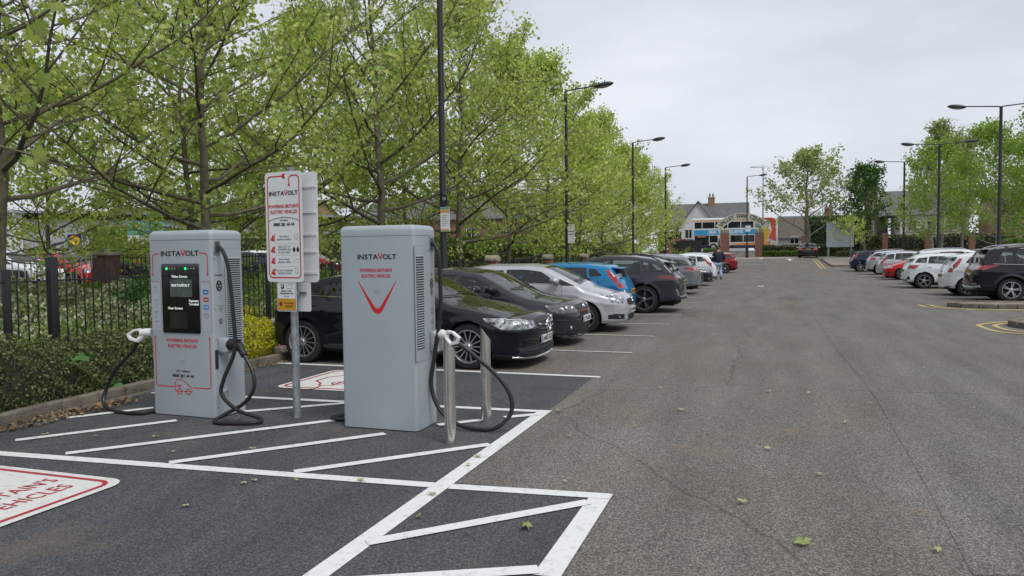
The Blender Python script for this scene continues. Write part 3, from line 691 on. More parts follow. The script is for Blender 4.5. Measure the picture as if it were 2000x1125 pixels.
POLO = hatch(L=3.98, W=1.70, H=1.455, wb=2.47, fo=.82, r=.31, hood=.96, nose=.80, cowl=.93, rim=('wide', 5), rr=.225,
    front=[('grille', [(0, .60), (.44, .60), (.43, .69), (0, .70)], M_TRIM), ('headlight', [(.445, .595), (.58, .585), (1, .60), (1, .73), (.66, .74), (.45, .70)], M_LAMPD),
        ('lower_intake', [(0, .23), (.52, .23), (.58, .39), (0, .40)], M_TRIM), ('fog_surround', [(.56, .27), (.76, .29), (.78, .39), (.60, .38)], M_TRIM)],
    side=[('headlight', [(2.1, .60), (1.56, .61), (1.44, .74), (2.1, .73)], M_LAMPD), ('tail_light', [(-1.70, .80), (-1.66, .97), (-2.1, .97), (-2.1, .80)], M_TAIL)],
    rear=[('tail_light', [(.46, .80), (1, .80), (1, .97), (.50, .97)], M_TAIL)], pf=('FP16 RJX', .46), pr=('FP16 RJX', .72), extra=polo_extra, mirmat=M_TRIM)
def corsa_extra(car, info, sp, col):
    strip(info, 'f', [(-.38, .655), (0, .645), (.38, .655)], .018, 'grille_bar', M_CHROME, car, .010); emblem(car, info, 'f', .645, .055, 'bolt', back=.03)
    slats(car, info, 'f', .34, (.56, .60)); lamps(car, info, 'f', [(.56, .68), (.68, .74)], .05); slats(car, info, 'f', .34, (.26, .30, .34)); lamps(car, info, 'f', [(.66, .31)], .04, M_LAMPD, 'fog_lamp')
CORSA = hatch(L=4.0, W=1.73, H=1.49, wb=2.51, fo=.83, r=.305, hood=1.02, nose=.82, cowl=1.06, rim=('five', 7), rr=.205,
    front=[('grille', [(0, .53), (.34, .535), (.42, .63), (.36, .665), (0, .66)], M_TRIM), ('headlight', [(.46, .62), (.62, .58), (1, .66), (1, .80), (.80, .80), (.50, .70)], M_LAMP),
        ('lower_intake', [(0, .23), (.32, .23), (.38, .36), (0, .37)], M_TRIM), ('fog_surround', [(.50, .27), (.80, .28), (.76, .39), (.52, .37)], M_TRIM)],
    side=[('headlight', [(2.1, .66), (1.62, .72), (1.30, .87), (1.44, .885), (2.1, .80)], M_LAMP), ('quarter_glass', [(.98, .985), (.70, .99), (.52, 1.16), (.60, 1.16)], M_GLASS)],
    win=[(.62, -.5, .02, .08, -.38, 0), (-.58, -1.42, .03, .09, .0, .18)], doors=[(.70, -.52)], rear=[], pf=('KX58 GHU', .44), pr=('KX58 GHU', .66), extra=corsa_extra, mir=.60)
def fiesta_r_extra(car, info, sp, col):
    emblem(car, info, 'r', .80, .045, 'disc', M_PLB)
    strip(info, 'r', [(-.75, .32), (-.3, .25), (.3, .25), (.75, .32)], .03, 'rear_diffuser', M_TRIM, car, .0)
FIESTA = hatch(L=3.96, W=1.72, H=1.48, wb=2.49, fo=.80, r=.305, hood=.96, nose=.78, cowl=1.0, rim=('five', 8), rr=.21, spoiler=True,
    belt=[(1.62, .70), (1.18, .84), (.95, .93), (-1.31, 1.07), (-1.8, 1.13)],
    front=[('grille', [(0, .36), (.44, .36), (.38, .52), (.22, .56), (0, .56)], M_TRIM), ('headlight', [(.42, .60), (.60, .585), (1, .68), (1, .76), (.72, .76), (.46, .66)], M_LAMP), ('fog_surround', [(.56, .30), (.78, .32), (.76, .42), (.60, .40)], M_TRIM)],
    side=[('headlight', [(2.1, .67), (1.60, .73), (1.2, .87), (1.3, .90), (2.1, .77)], M_LAMP), ('tail_light', [(-1.44, 1.26), (-1.54, 1.27), (-1.70, 1.08), (-2.0, .95), (-2.0, .80), (-1.80, .84), (-1.62, .98)], M_TAIL)],
    rear=[('tail_light', [(.62, .80), (1, .80), (1, .95), (.66, .93)], M_TAIL)],
    win=[(.66, -.16, .02, .085, -.46, 0), (-.24, -1.02, .02, .085, 0, .05), (-1.08, -1.36, .04, .10, .03, .14)], pf=('YD13 KLM', .45), pr=('FG62 DZW', .68), extra=fiesta_r_extra)
def suv(L=4.6, W=1.86, H=1.66, wb=2.75, **k):
    xa = L/2-.87; xb = xa-wb; R_ = -L/2; c = .98
    s = hatch(L=L, W=W, H=H, wb=wb, fo=.87, r=.36, hood=1.07, nose=.90, cowl=c, rr=.245, rim=('fork', 5), ra=.42,
        cf=[(.2, .22), (.3, .3), (.6, .32), (.75, .28), (.84, .16), (.9, .05), (1.1, 0)],
        cr=[(.2, .18), (.35, .27), (.6, .28), (.8, .26), (.95, .21), (1.02, .15), (1.10, .07), (1.7, 0)],
        top=[(L/2-.32, .90), (xa-.05, 1.04), (c, 1.12), (c-.80, H-.07), (c-1.3, H), (R_+1.2, H-.015), (R_+.42, H-.10), (R_+.21, 1.20), (R_+.18, 1.11)],
        belt=[(L/2-.32, .84), (xa, .96), (c, 1.04), (xb, 1.10), (R_+.2, 1.13)], bot=[(L/2-.2, .26), (xa, .28), (0, .27), (xb, .28), (R_+.35, .32), (R_, .38)],
        ws=(c-.02, c-.86), rw=(R_+.40, R_+.22), win=[(c-.34, -.14, .02, .09, -.44, 0), (-.22, xb+.10, .02, .09, 0, .05), (xb+.02, xb-.52, .03, .10, .02, .22)],
        doors=[(c-.25, -.18), (-.20, xb+.04)], mir=c-.45, tum=.36, sillr=.04)
    s.update(k); return s
def x3_extra(car, info, sp, col):
    for s in (1, -1):
        strip(info, 'r', [(s*.82, .62), (s*.74, .46)], .035, 'bumper_vent', M_ALLOY, car, .0)
        MB().tube([(info['r'](s*.52, .34)-.03, s*.42, .34), (info['r'](s*.52, .34)-.03, s*.62, .34)], .038, 12).build('exhaust_tip', M_CHROME, car)
    strip(info, 'r', [(-.66, .42), (.66, .42)], .025, 'rear_diffuser', M_ALLOYD, car, .002); emblem(car, info, 'r', .99, .045, 'disc', M_PLB)
X3 = suv(top=[(2.03, .90), (1.43, 1.04), (.98, 1.12), (.2, 1.58), (-.3, 1.665), (-1.0, 1.645), (-1.55, 1.56), (-1.90, 1.44), (-2.11, 1.18), (-2.16, 1.10)], rw=(-1.90, -2.09), L=4.71, W=1.89, H=1.67, wb=2.86, rim=('fork', 5), rails=M_TRIM, spoiler=True, alloy=M_ALLOYD, r=.37, rr=.275,
    side=[('tail_light', [(-1.86, .93), (-1.70, 1.0), (-1.86, 1.06), (-2.4, 1.04), (-2.4, .90)], M_TAILD)],
    rear=[('tail_light', [(.34, .93), (1, .90), (1, 1.04), (.36, 1.0)], M_TAILD), ('rear_diffuser', [(0, .3), (.7, .3), (.66, .42), (0, .42)], M_TRIM)], pr=('KP22 XWL', .79), extra=x3_extra, mirmat=M_TRIM)
def plain_r_extra(car, info, sp, col):
    strip(info, 'r', [(-.72, .36), (-.4, .33), (.4, .33), (.72, .36)], .028, 'rear_diffuser', M_TRIM, car, .0); emblem(car, info, 'r', .92, .045, 'disc', M_CHROME)
ATECA = suv(L=4.37, W=1.84, H=1.60, wb=2.64, rails=M_ALLOY, r=.345, rr=.235, spoiler=True,
    side=[('tail_light', [(-1.72, .96), (-1.62, 1.06), (-1.95, 1.07), (-2.3, 1.06), (-2.3, .93)], M_TAIL)], rear=[('tail_light', [(.40, .93), (1, .93), (1, 1.06), (.44, 1.05)], M_TAIL)],
    front=[('grille', [(0, .56), (.5, .56), (.42, .78), (0, .79)], M_TRIM), ('headlight', [(.5, .74), (1, .74), (1, .85), (.5, .83)], M_LAMP)], pr=('EK67 NBO', .74), pf=('EK67 NBO', .46), extra=plain_r_extra)
def kuga_extra(car, info, sp, col):
    strip(info, 'r', [(-.82, .46), (-.5, .40), (.5, .40), (.82, .46)], .045, 'skid_plate', M_GALV, car, -.01); emblem(car, info, 'r', .95, .045, 'disc', M_PLB)
    for s in (1, -1): MB().tube([(info['r'](s*.6, .5)-.004, s*.55, .52), (info['r'](s*.7, .5)-.004, s*.75, .53)], .028, 8).build('reflector', M_TAILD, car)
KUGA = suv(L=4.54, W=1.86, H=1.70, wb=2.69, rails=M_CHROME, r=.355, rr=.245, rim=('twin', 5), spoiler=True, claddings=True, chromeline=(.55, -1.75), rw=(-1.84, -2.04),
    win=[(.64, -.14, .03, .09, -.44, 0), (-.22, -1.18, .03, .09, 0, .05), (-1.25, -1.68, .05, .10, .02, .20)],
    side=[('tail_light', [(-1.60, 1.09), (-1.95, 1.10), (-2.4, 1.08), (-2.4, .95), (-1.98, .96)], M_TAIL)], rear=[('tail_light', [(.42, .98), (1, .95), (1, 1.08), (.44, 1.07)], M_TAIL)], pr=('YT17 ZKH', .90), extra=kuga_extra)
TROC = suv(L=4.23, W=1.82, H=1.57, wb=2.59, rails=M_ALLOY, r=.34, rr=.225, claddings=True, spoiler=M_TRIM, roofmat=M_TRIM,
    side=[('tail_light', [(-1.68, .92), (-1.64, 1.08), (-2.2, 1.08), (-2.2, .92)], M_TAIL)], rear=[('tail_light', [(.38, .93), (1, .92), (1, 1.08), (.42, 1.07)], M_TAIL)], pr=('AV19 PUJ', .62), extra=plain_r_extra)
def a1_extra(car, info, sp, col):
    emblem(car, info, 'r', .93, .033, 'rings'); strip(info, 'r', [(-.64, .34), (.64, .34)], .03, 'rear_diffuser', M_TRIM, car, .0)
A1 = hatch(L=4.03, W=1.74, H=1.43, wb=2.56, fo=.80, r=.32, hood=.95, nose=.80, cowl=.98, rim=('fork', 5), rr=.225, spoiler=True, rw=(-1.66, -1.80),
    side=[('tail_light', [(-1.70, .78), (-1.50, .93), (-1.66, .955), (-2.0, .94), (-2.0, .80)], M_TAIL)], rear=[('tail_light', [(.46, .80), (1, .80), (1, .94), (.5, .94)], M_TAIL), ('bumper_vent', [(.62, .36), (.78, .36), (.78, .48), (.66, .48)], M_TRIM)],
    front=[('grille', [(0, .40), (.44, .42), (.46, .62), (0, .68)], M_TRIM), ('headlight', [(.48, .60), (1, .62), (1, .73), (.5, .68)], M_LAMP)], pr=('YK69 FUB', .72), extra=a1_extra)
CSEDAN = hatch(L=4.69, W=1.81, H=1.44, wb=2.84, fo=.80, r=.33, hood=.97, nose=.80, cowl=1.03, rr=.22,
    top=[(1.98, .80), (1.5, .93), (1.03, 1.02), (.25, 1.38), (-.2, 1.435), (-.7, 1.42), (-1.20, 1.30), (-1.75, 1.07), (-2.05, 1.04), (-2.15, 1.0)],
    rw=(-1.15, -1.72), cr=[(.15, .14), (.3, .20), (.55, .21), (.75, .18), (.9, .10), (1.0, .03), (1.2, 0)],
    belt=[(1.98, .74), (1.5, .86), (.95, .93), (-1.3, 1.0), (-2.15, .97)], win=[(.72, -.12, .02, .08, -.48, 0), (-.2, -1.35, .02, .085, 0, .32)],
    rear=[('tail_light', [(.44, .74), (1, .76), (1, .92), (.5, .90)], M_TAIL)], side=[('tail_light', [(-1.98, .80), (-2.0, .92), (-2.4, .92), (-2.4, .76)], M_TAIL)], pr=('BK15 HNX', .80), extra=plain_r_extra)
MPV = suv(L=4.5, W=1.80, H=1.60, wb=2.70, rails=M_CHROME, r=.33, rr=.22, nose=.86, rear=[('tail_light', [(.60, .95), (1, .95), (1, 1.15), (.62, 1.15)], M_TAIL)],
    side=[('tail_light', [(-1.98, .92), (-1.92, 1.2), (-2.3, 1.2), (-2.3, .92)], M_TAIL)], front=ATECA['front'], extra=plain_r_extra, pr=('EO14 WRX', .72))
C_BLACK = carpaint('black_car_paint', (.008, .008, .013)); C_DGREY = carpaint('dark_grey_car_paint', (.030, .032, .040), .35)
C_SILV = carpaint('silver_car_paint', (.46, .47, .50), .45); C_BLUE = carpaint('bright_blue_car_paint', (.006, .175, .38), .2)
C_GRAPH = carpaint('graphite_car_paint', (.034, .037, .047), .3); C_MGREY = carpaint('mid_grey_car_paint', (.17, .19, .21), .35)
C_WHITE = carpaint('white_car_paint', (.66, .70, .73)); C_NAVY = carpaint('navy_car_paint', (.012, .02, .055), .2)
C_RED = carpaint('red_car_paint', (.50, .012, .014)); C_DRED = carpaint('deep_red_car_paint', (.24, .008, .022), .2)
# ------------------------------------------------------------------ ground, markings, kerbs
def sheet(name, x0, x1, y0, y1, z, mat, label=None, ny=1, nx=1, kind='structure', parent=None):
    xs = np.linspace(x0, x1, nx+1); ys = np.linspace(y0, y1, ny+1)
    V = [(x, y, gz(x, y)+z) for y in ys for x in xs]; n = nx+1
    F = [(j*n+i, j*n+i+1, (j+1)*n+i+1, (j+1)*n+i) for j in range(ny) for i in range(nx)]
    o = npmesh(name, V, F, mat, parent); 
    if kind: o['kind'] = kind
    return o
ys = list(np.linspace(-80, 54, 10))+list(np.linspace(56, 102, 60))+[130, 200, 400, 1500]; xs_ = [-1500, -300, -60, -20, 0, 20, 60, 300, 1500]
V = [(x, y, gz(x, y)) for y in ys for x in xs_]; n = len(xs_)
o = npmesh('ground', V, [(j*n+i, j*n+i+1, (j+1)*n+i+1, (j+1)*n+i) for j in range(len(ys)-1) for i in range(n-1)], M_ASPH); o['kind'] = 'structure'
# the fresh tarmac of the charging bays
o = sheet('charging_bay_tarmac', -7.05, -2.13, -6, 9.42, .004, M_DARK); o2 = sheet('charging_bay_tarmac', -2.13, -.97, -6, 4.79, .004, M_DARK)
M_PATCH = asphalt('patched_asphalt', (.070, .070, .070), (.30, .295, .285), (.85, .8, .76), .5); M_LANE = asphalt('newer_lane_asphalt', (.080, .076, .072), (.29, .277, .26), (.88, .82, .76), .6, stain=(.2, .15, .1))
def patch(pts, mat=None, z=.0075):
    q = [(x, y, gz(x, y)+z) for x, y in pts]; mb = MB(); mb.add(q, [tuple(range(len(q)))]); return tag(mb.build('road_patch', mat or M_PATCH, None, False), kind='structure')
patch([(.3, 26.2), (1.7, 26.1), (1.75, 29.2), (.35, 29.3)]); patch([(1.4, 42.5), (3.6, 42.2), (3.5, 47.6), (1.9, 47.9)]); patch([(1.2, 50.5), (2.5, 50.3), (2.5, 55.5), (1.3, 55.7)]); patch([(1.35, 20.0), (2.0, 19.9), (2.0, 21.1), (1.4, 21.2)])
patch([(G(*p).x, G(*p).y) for p in ((2250, 1125), (1900, 1124), (1815, 960), (1742, 832), (1712, 780), (1668, 722), (1640, 690), (1615, 655), (1590, 618), (1566, 575), (1545, 548))]+[(3.6, 43), (4.3, 43), (4.3, 24.5), (4.2, 12), (4.2, 2)], M_LANE, .0035)
M_PAV = brick('block_paving', (.23, .17, .14), (.31, .25, .21), (.16, .14, .12), 1, .2, .1, 'xy')
sheet('entrance_paving', -4.4, 3.4, 76, 91.3, .006, pm('buff_entrance_paving', (.30, .26, .23), .9, var=.2, vs=3, bump=.4), ny=24)
sheet('road', -80, 80, 96.5, 112, .006, M_PATCH, ny=16)
def line(a, b, w, mat, z=.008, name='bay_line', seg=1, ends=None):
    a, b = Vector((a[0], a[1])), Vector((b[0], b[1])); d = (b-a).normalized(); n = Vector((-d.y, d.x))*w/2
    k = max(1, seg); V = []; 
    for i in range(k+1):
        p = a+(b-a)*i/k; V += [(p.x+n.x, p.y+n.y, gz(p.x, p.y)+z), (p.x-n.x, p.y-n.y, gz(p.x, p.y)+z)]
    o = npmesh(name, V, [(2*i+1, 2*i+3, 2*i+2, 2*i) for i in range(k)], mat); o['kind'] = 'structure'; return o
def gl(p, q, w, mat=M_WLINE, z=.008): return line(G(*p)[:2], G(*q)[:2], w, mat, z, 'painted_line')
line((-2.15, -5.5), (-2.15, 7.27), .13, M_WLINE, .008, 'painted_line')            # edge of the charging bays
line((-1.04, 3.50), (-1.04, 4.84), .14, M_WLINE, .008, 'painted_line')
line((-6.95, 4.34), (-2.21, 4.67), .11, M_WLINE, .010, 'painted_line'); line((-2.08, 4.68), (-.98, 4.79), .11, M_WLINE, .010, 'painted_line')
line((-6.95, 6.96), (-2.21, 7.20), .10, M_WLINE, .010, 'painted_line')
hat = [((30, 862), (345, 823)), ((128, 888), (690, 818)), ((330, 906), (752, 849)), ((575, 924), (957, 870)), ((130, 818), (300, 798)), ((470, 806), (700, 787)), ((855, 832), (940, 822)), ((985, 817), (1050, 811)), ((716, 1063), (1150, 983))]
for p, q in hat: gl(p, q, .095, z=.012)
line((-1.10, 3.56), (-2.05, 3.10), .10, M_WLINE, .012, 'painted_line')
for k in range(0, 19):
    y = 9.42+2.42*k; line((-7.0, y), (-2.05, y), .085 if k else .10, M_WLINE if k == 0 else M_OLDLINE, .008, 'bay_line', 4)
for k in range(-1, 15):
    y = 24.85+2.48*k; line((4.95, y), (9.9, y), .085, M_OLDLINE, .008, 'bay_line', 4)
for k in range(-1, 15):
    y = 24.85+2.48*k; line((10.3, y), (15.2, y), .085, M_OLDLINE, .008, 'bay_line', 2)
# painted charging symbols: white panel with a red rule, wording and a little car with a plug
def bay_symbol(x0, x1, y0, y1, words=True):
    """reads for someone standing in the aisle and looking towards the fence"""
    cx, cy = (x0+x1)/2, (y0+y1)/2; W_, H_ = y1-y0, x1-x0
    root = MB(); F = frame((cx, cy, .013), (0, 1, 0), (-1, 0, 0))
    def flat(mb, poly, z): mb.add([(F @ Vector((p[0], p[1], z)))[:] for p in poly], [tuple(range(len(poly)))])
    flat(root, rrect(W_, H_, .16, 6), 0); o = root.build('bay_symbol', paint('bay_symbol_white', (.64, .64, .62), .25), None, False)
    tag(o, kind='structure')
    def ribbon(pts, w, closed=False, z=.003):
        mb = MB(); P = [Vector((p[0], p[1])) for p in pts]; n = len(P); L_, R_ = [], []
        for i in range(n):
            a = P[(i-1) % n] if closed or i else P[i]; b = P[(i+1) % n] if closed or i < n-1 else P[i]; d = (b-a).normalized(); q = Vector((-d.y, d.x))*w/2; L_.append(P[i]+q); R_.append(P[i]-q)
        for i in range(n if closed else n-1):
            j = (i+1) % n; mb.add([(F @ Vector((*v, z)))[:] for v in (L_[i], R_[i], R_[j], L_[j])], [(0, 1, 2, 3)])
        mb.build('red_rule', M_RLINE, o, False)
    ribbon(rrect(W_-.16, H_-.16, .11, 6), .035, True)
    s = .30 if words else .36; oy = .16 if words else 0
    body = [(-1.2, -.35), (-1.25, .1), (-.9, .25), (-.5, .7), (.3, .72), (.85, .3), (1.25, .15), (1.3, -.35)]
    ribbon([(a*s, b*s+oy+.1) for a, b in body], .028, True)
    for q in (-.7, .75): ribbon([(q*s+.24*s*math.cos(a), -.35*s+oy+.1+.24*s*math.sin(a)) for a in np.linspace(0, 2*PI, 14)[:-1]], .026, True)
    ribbon([(-1.25*s, .1+oy), (-1.9*s, .05+oy), (-2.2*s, .2+oy), (-2.4*s, .1+oy)], .026)
    if words:
        for t, yy in (("POWERING BRITAIN'S", -.27), ('ELECTRIC VEHICLES', -.50)):
            text(t, .19, M_RLINE, o, M=F @ Matrix.Translation((0, yy, .003)), bold=.0, sx=.76, ext=.0004)
bay_symbol(-6.0, -4.36, 2.40, 4.13); bay_symbol(-5.75, -4.50, 7.63, 9.05, False)
# kerb of the planting bed
def kerb(name, pts, mat=M_KERB, w=.13, h=.11, sl=.9):
    """row of kerb stones that follows points on the ground"""
    P = cr([Vector((p[0], p[1], 0)) for p in pts], 6); mb = MB(); acc = 0
    ln = [0]
    for a, b in zip(P, P[1:]): ln.append(ln[-1]+(b-a).length)
    tot = ln[-1]; k = max(1, round(tot/sl)); sd = random.Random(4)
    def at(s):
        for i in range(len(P)-1):
            if ln[i+1] >= s or i == len(P)-2: t = (s-ln[i])/(ln[i+1]-ln[i]); return P[i]+(P[i+1]-P[i])*t
    for i in range(k):
        a, b = at(tot*i/k+.006), at(tot*(i+1)/k-.006); d = (b-a); l = d.length; c = (a+b)/2
        mb.box((c.x, c.y, gz(c.x, c.y)+h/2-.02+sd.uniform(-.006, .004)), (l, w, h+.04), rot(0, math.atan2(gz(0, a.y)-gz(0, b.y), l), math.atan2(d.y, d.x)), .014)
    return tag(mb.build(name, mat), kind='structure')
kerb('kerb', [(-7.0, -2), (-7.0, 3), (-7.05, 5), (-7.17, 6), (-7.22, 7.3), (-7.18, 9), (-7.15, 12)])
kerb('kerb', [(-7.1, 12), (-7.15, 30), (-7.15, 62)])
# parking islands on the right with block paving
def island(pts, paving):
    P = cr([Vector((p[0], p[1], 0)) for p in pts]+[Vector((pts[0][0], pts[0][1], 0))], 5)[:-1]
    c = Vector((sum(p.x for p in P)/len(P), sum(p.y for p in P)/len(P), 0)); vs = []; n = len(P); K = 8
    for k in range(K+1):
        for p in P: q = c+(p-c)*k/K; vs.append((q.x, q.y, gz(q.x, q.y)+.085))
    mb = MB(); mb.add(vs, [(k*n+i, (k+1)*n+i, (k+1)*n+(i+1) % n, k*n+(i+1) % n) for k in range(1, K) for i in range(n)]+[(0, n+i, n+(i+1) % n) for i in range(n)])
    mb.add([(p.x+(c.x-p.x)*.0, p.y, gz(p.x, p.y)+h) for h in (.05, .085) for p in P], [(i, (i+1) % n, n+(i+1) % n, n+i) for i in range(n)])
    o = mb.build('island_paving', paving, None, False); tag(o, kind='structure')
    kerb('kerb', list(pts)+[pts[0]], w=.15, h=.125, sl=.42)
island([(5.15, 24.05), (4.75, 23.5), (5.1, 22.9), (6.5, 22.65), (9, 22.6), (14, 22.6), (14.4, 23.4), (13.8, 24.15), (9, 24.15), (6.5, 24.15)], M_PAV)
island([(5.15, 18.5), (4.75, 17.8), (5.0, 17.0), (6.2, 16.7), (9, 16.6), (14, 16.6), (14.4, 17.4), (13.8, 18.4), (9, 18.5), (6.2, 18.5)], M_PAV)
def curve_line(pts, w, mat):
    P = cr([Vector((p[0], p[1], 0)) for p in pts], 6); V = []
    for i, p in enumerate(P):
        d = (P[min(i+1, len(P)-1)]-P[max(i-1, 0)]).normalized(); n = Vector((-d.y, d.x, 0))*w/2
        for q in (p+n, p-n): V.append((q.x, q.y, gz(q.x, q.y)+.009))
    o = npmesh('yellow_line', V, [(2*i+1, 2*i+3, 2*i+2, 2*i) for i in range(len(P)-1)], mat); o['kind'] = 'structure'
for off in (0, .28):
    curve_line([(14, 22.25-off), (7, 22.2-off), (5.0, 22.45-off), (4.45-off, 23.0-off*.4), (4.35-off, 23.9)], .1, M_YLINE)
    curve_line([(6.4, 18.8+off), (5.2, 18.65+off), (4.55-off, 18.0), (4.4-off, 17.3), (4.6-off, 16.5-off), (5.6, 16.1-off), (8, 16.0-off)], .1, M_YLINE)
    curve_line([(4.2-off, 62), (4.2-off, 74)], .11, M_YLINE)
island([(5.2, 74.6), (4.7, 74), (4.8, 65.5), (5.4, 64.6), (9, 64.4), (15, 64.4), (15.4, 69), (15, 74.6), (9, 75)], pm('far_paving', (.26, .22, .19), .9, var=.2, vs=4, bump=.3))
for x, y in ((-.6, 77.5), (1.9, 73.5)):
    V = [(x-.1, y-1.6), (x+.1, y-1.6), (x+.1, y+.4), (x+.45, y+.4), (x, y+1.6), (x-.45, y+.4), (x-.1, y+.4)]
    mb = MB(); mb.add([(a, b, gz(a, b)+.012) for a, b in V], [tuple(range(7))]); tag(mb.build('road_arrow', M_WLINE, None, False), kind='structure')
M_PALE = leafmat('pale_green_leaf', (.20, .27, .09), (.32, .38, .14), .2)
# loose leaves on the tarmac, each lying on its own
LEAFP = [(0, -.5), (.16, -.22), (.48, -.26), (.30, .02), (.5, .28), (.2, .22), (0, .55), (-.2, .22), (-.5, .28), (-.30, .02), (-.48, -.26), (-.16, -.22)]
rng = random.Random(7)
def fallen(px, py, s, m=M_DRY, lab='dry yellow leaf lying on the tarmac', z=.012, grp='fallen leaves scattered over the tarmac', seed=0):
    p = G(px, py); r = random.Random(px*7+py); a = r.uniform(0, 6.28); mb = MB(); c, s_ = math.cos(a), math.sin(a); sq = r.uniform(.55, 1)
    v = [(0, 0, .3*s*.2)]+[(s*(x*c-y*s_*sq), s*(x*s_+y*c*sq), s*r.uniform(-.02, .22)) for x, y in LEAFP]; k = len(LEAFP)
    mb.add(v, [(0, 1+i, 1+(i+1) % k) for i in range(k)]); o = mb.build('fallen_leaf', m, None, False); o.location = (p.x, p.y, p.z+z+.006); return tag(o, lab, 'leaf', grp)
fallen(1027, 1034, .125, M_PALE, 'large green lobed leaf lying inside the white hatched corner', grp=None)
fallen(817, 1014, .06, M_PALE, 'small green leaf lying left of the white diagonal stripe', grp=None)
mb = MB(); mb.box((0, 0, .012), (.26, .17, .008), rot(.04, -.06, .3)); o = mb.build('paper_scrap', M_WHITEP, None, False); p = G(1486, 560); o.location = (p.x, p.y, .012); tag(o, 'white scrap of paper lying far down the aisle', 'litter')
fallen(1568, 1066, .11, M_PALE, 'pale green leaf lying on the open asphalt at the bottom right', grp=None)
for px, py in ((1112, 855), (1104, 944), (845, 969), (1240, 835), (1502, 767), (1652, 828), (1806, 720), (1832, 1080), (497, 942), (476, 948), (581, 942), (338, 886), (305, 856), (88, 852), (187, 855), (364, 992), (1090, 805), (934, 895), (493, 880), (1580, 770), (1395, 655), (1250, 741), (1330, 803), (915, 912), (1290, 760), (1700, 790), (1600, 930), (1450, 985), (1900, 800), (1500, 880), (705, 942)):
    fallen(px, py, rng.uniform(.045, .085))
# litter of leaves drifted against the kerb
def litter(name, n, box, s, seed, mat=M_DRY, zf=lambda x, y: .012):
    r = np.random.RandomState(seed); x = r.uniform(box[0], box[1], n); y = r.uniform(box[2], box[3], n); a = r.uniform(0, 6.28, n)
    T = np.array([(0, -.5), (.45, -.1), (.2, .5), (-.3, .4), (-.45, -.1)]); V = []; 
    for i in range(n):
        c, s_ = math.cos(a[i])*s*r.uniform(.5, 1.2), math.sin(a[i])*s*r.uniform(.5, 1.2); tz = r.uniform(-.6, .6, 2)
        for u, v in T: V.append((x[i]+u*c-v*s_, y[i]+u*s_+v*c, zf(x[i], y[i])+.02+(u*tz[0]+v*tz[1])*s))
    F = np.arange(n*5).reshape(n, 5); o = npmesh(name, V, F, mat); return tag(o, kind='stuff', label='dry brown leaf litter drifted along the kerb')
litter('leaf_litter', 420, (-6.98, -6.62, 4.2, 6.6), .045, 3, M_BROWN)
litter('leaf_litter', 260, (-7.1, -6.85, 7.4, 12), .04, 5, M_BROWN); litter('leaf_litter', 700, (-8.3, -7.2, 6.6, 11), .045, 6, M_BROWN)
# ------------------------------------------------------------------ charging units
def rl(mb, pts, w, F, z=.0012, closed=False):
    """flat printed rule of width w along points in the plane of F"""
    P = [Vector((p[0], p[1])) for p in pts]; n = len(P)
    L_, R_ = [], []
    for i in range(n):
        a = P[(i-1) % n] if closed or i else P[i]; b = P[(i+1) % n] if closed or i < n-1 else P[i]; d = (b-a).normalized(); q = Vector((-d.y, d.x))*w/2; L_.append(P[i]+q); R_.append(P[i]-q)
    for i in range(n if closed else n-1):
        j = (i+1) % n; mb.add([(F @ Vector((*v, z)))[:] for v in (L_[i], R_[i], R_[j], L_[j])], [(0, 1, 2, 3)])
def fl(mb, poly, F, z=.0012): mb.add([(F @ Vector((p[0], p[1], z)))[:] for p in poly], [tuple(range(len(poly)))])
def arc(cx, cy, r, a0, a1, n=8): return [(cx+r*math.cos(math.radians(a)), cy+r*math.sin(math.radians(a))) for a in np.linspace(a0, a1, n)]
def T2(F, x, y, z=.0014): return F @ Matrix.Translation((x, y, z))
def logo(F, x, y, size, parent, m=M_BLK, mv=M_RED):
    """wide wordmark with a red V that ends in plug prongs"""
    cw = size*.82; words = 'INSTAVOLT'; wd = [.42, 1, .92, .9, 1.02, 1.0, 1.05, .78, .85]; tot = sum(wd)*cw; cx = x-tot/2
    for ch, k in zip(words, wd):
        cx += k*cw/2
        text(ch, size*(1.0 if ch != 'V' else 1.12), mv if ch == 'V' else m, parent, 'logo_letter', T2(F, cx, y), bold=size*.026, sx=1.18)
        if ch == 'V':
            mb = MB()
            for s in (-.15, .15): fl(mb, [(cx+s*size-.05*size, y+.42*size), (cx+s*size+.05*size, y+.42*size), (cx+s*size+.05*size, y+.62*size), (cx+s*size-.05*size, y+.62*size)], F)
            mb.build('plug_prong', mv, parent, False)
        cx += k*cw/2
CW, CD, CH = .77, .44, 1.892
def charger(name, label, loc, rz):
    t = thing(name, label, 'charging station', loc, rz, 'rapid charging stations on the hatched island')
    # cabinet: local front is -Y, vented side is +X
    mb = MB(); mb.prism(rrect(CW, CD, .03, 4), CH-.10-.014, None, (0, 0, .014)); c = mb.build('cabinet', M_GREY, t, ang=30)
    mb = MB(); prof = rrect(CW+.006, CD+.006, .035, 5); n = len(prof); rings = [(1, 0, 0), (1, .045, 0)]+[(1, .045+.05*math.sin(a), .05*(1-math.cos(a))) for a in np.linspace(.25, PI/2, 5)]
    vs = []; 
    for _, z, ins in rings:
        fx, fy = (CW/2-ins)/(CW/2), (CD/2-ins)/(CD/2); vs += [(p[0]*fx, p[1]*fy, CH-.10+.002+z) for p in prof]
    fs = [(i*n+j, i*n+(j+1) % n, (i+1)*n+(j+1) % n, (i+1)*n+j) for i in range(len(rings)-1) for j in range(n)]+[tuple((len(rings)-1)*n+j for j in range(n)), tuple(reversed(range(n)))]
    mb.add(vs, fs); mb.build('hood', M_GREY, t, ang=40)
    mb = MB(); mb.prism(rrect(CW-.03, CD-.03, .02, 3), .03, None, (0, 0, -.008)); mb.build('plinth', M_GREYD, t)
    return t
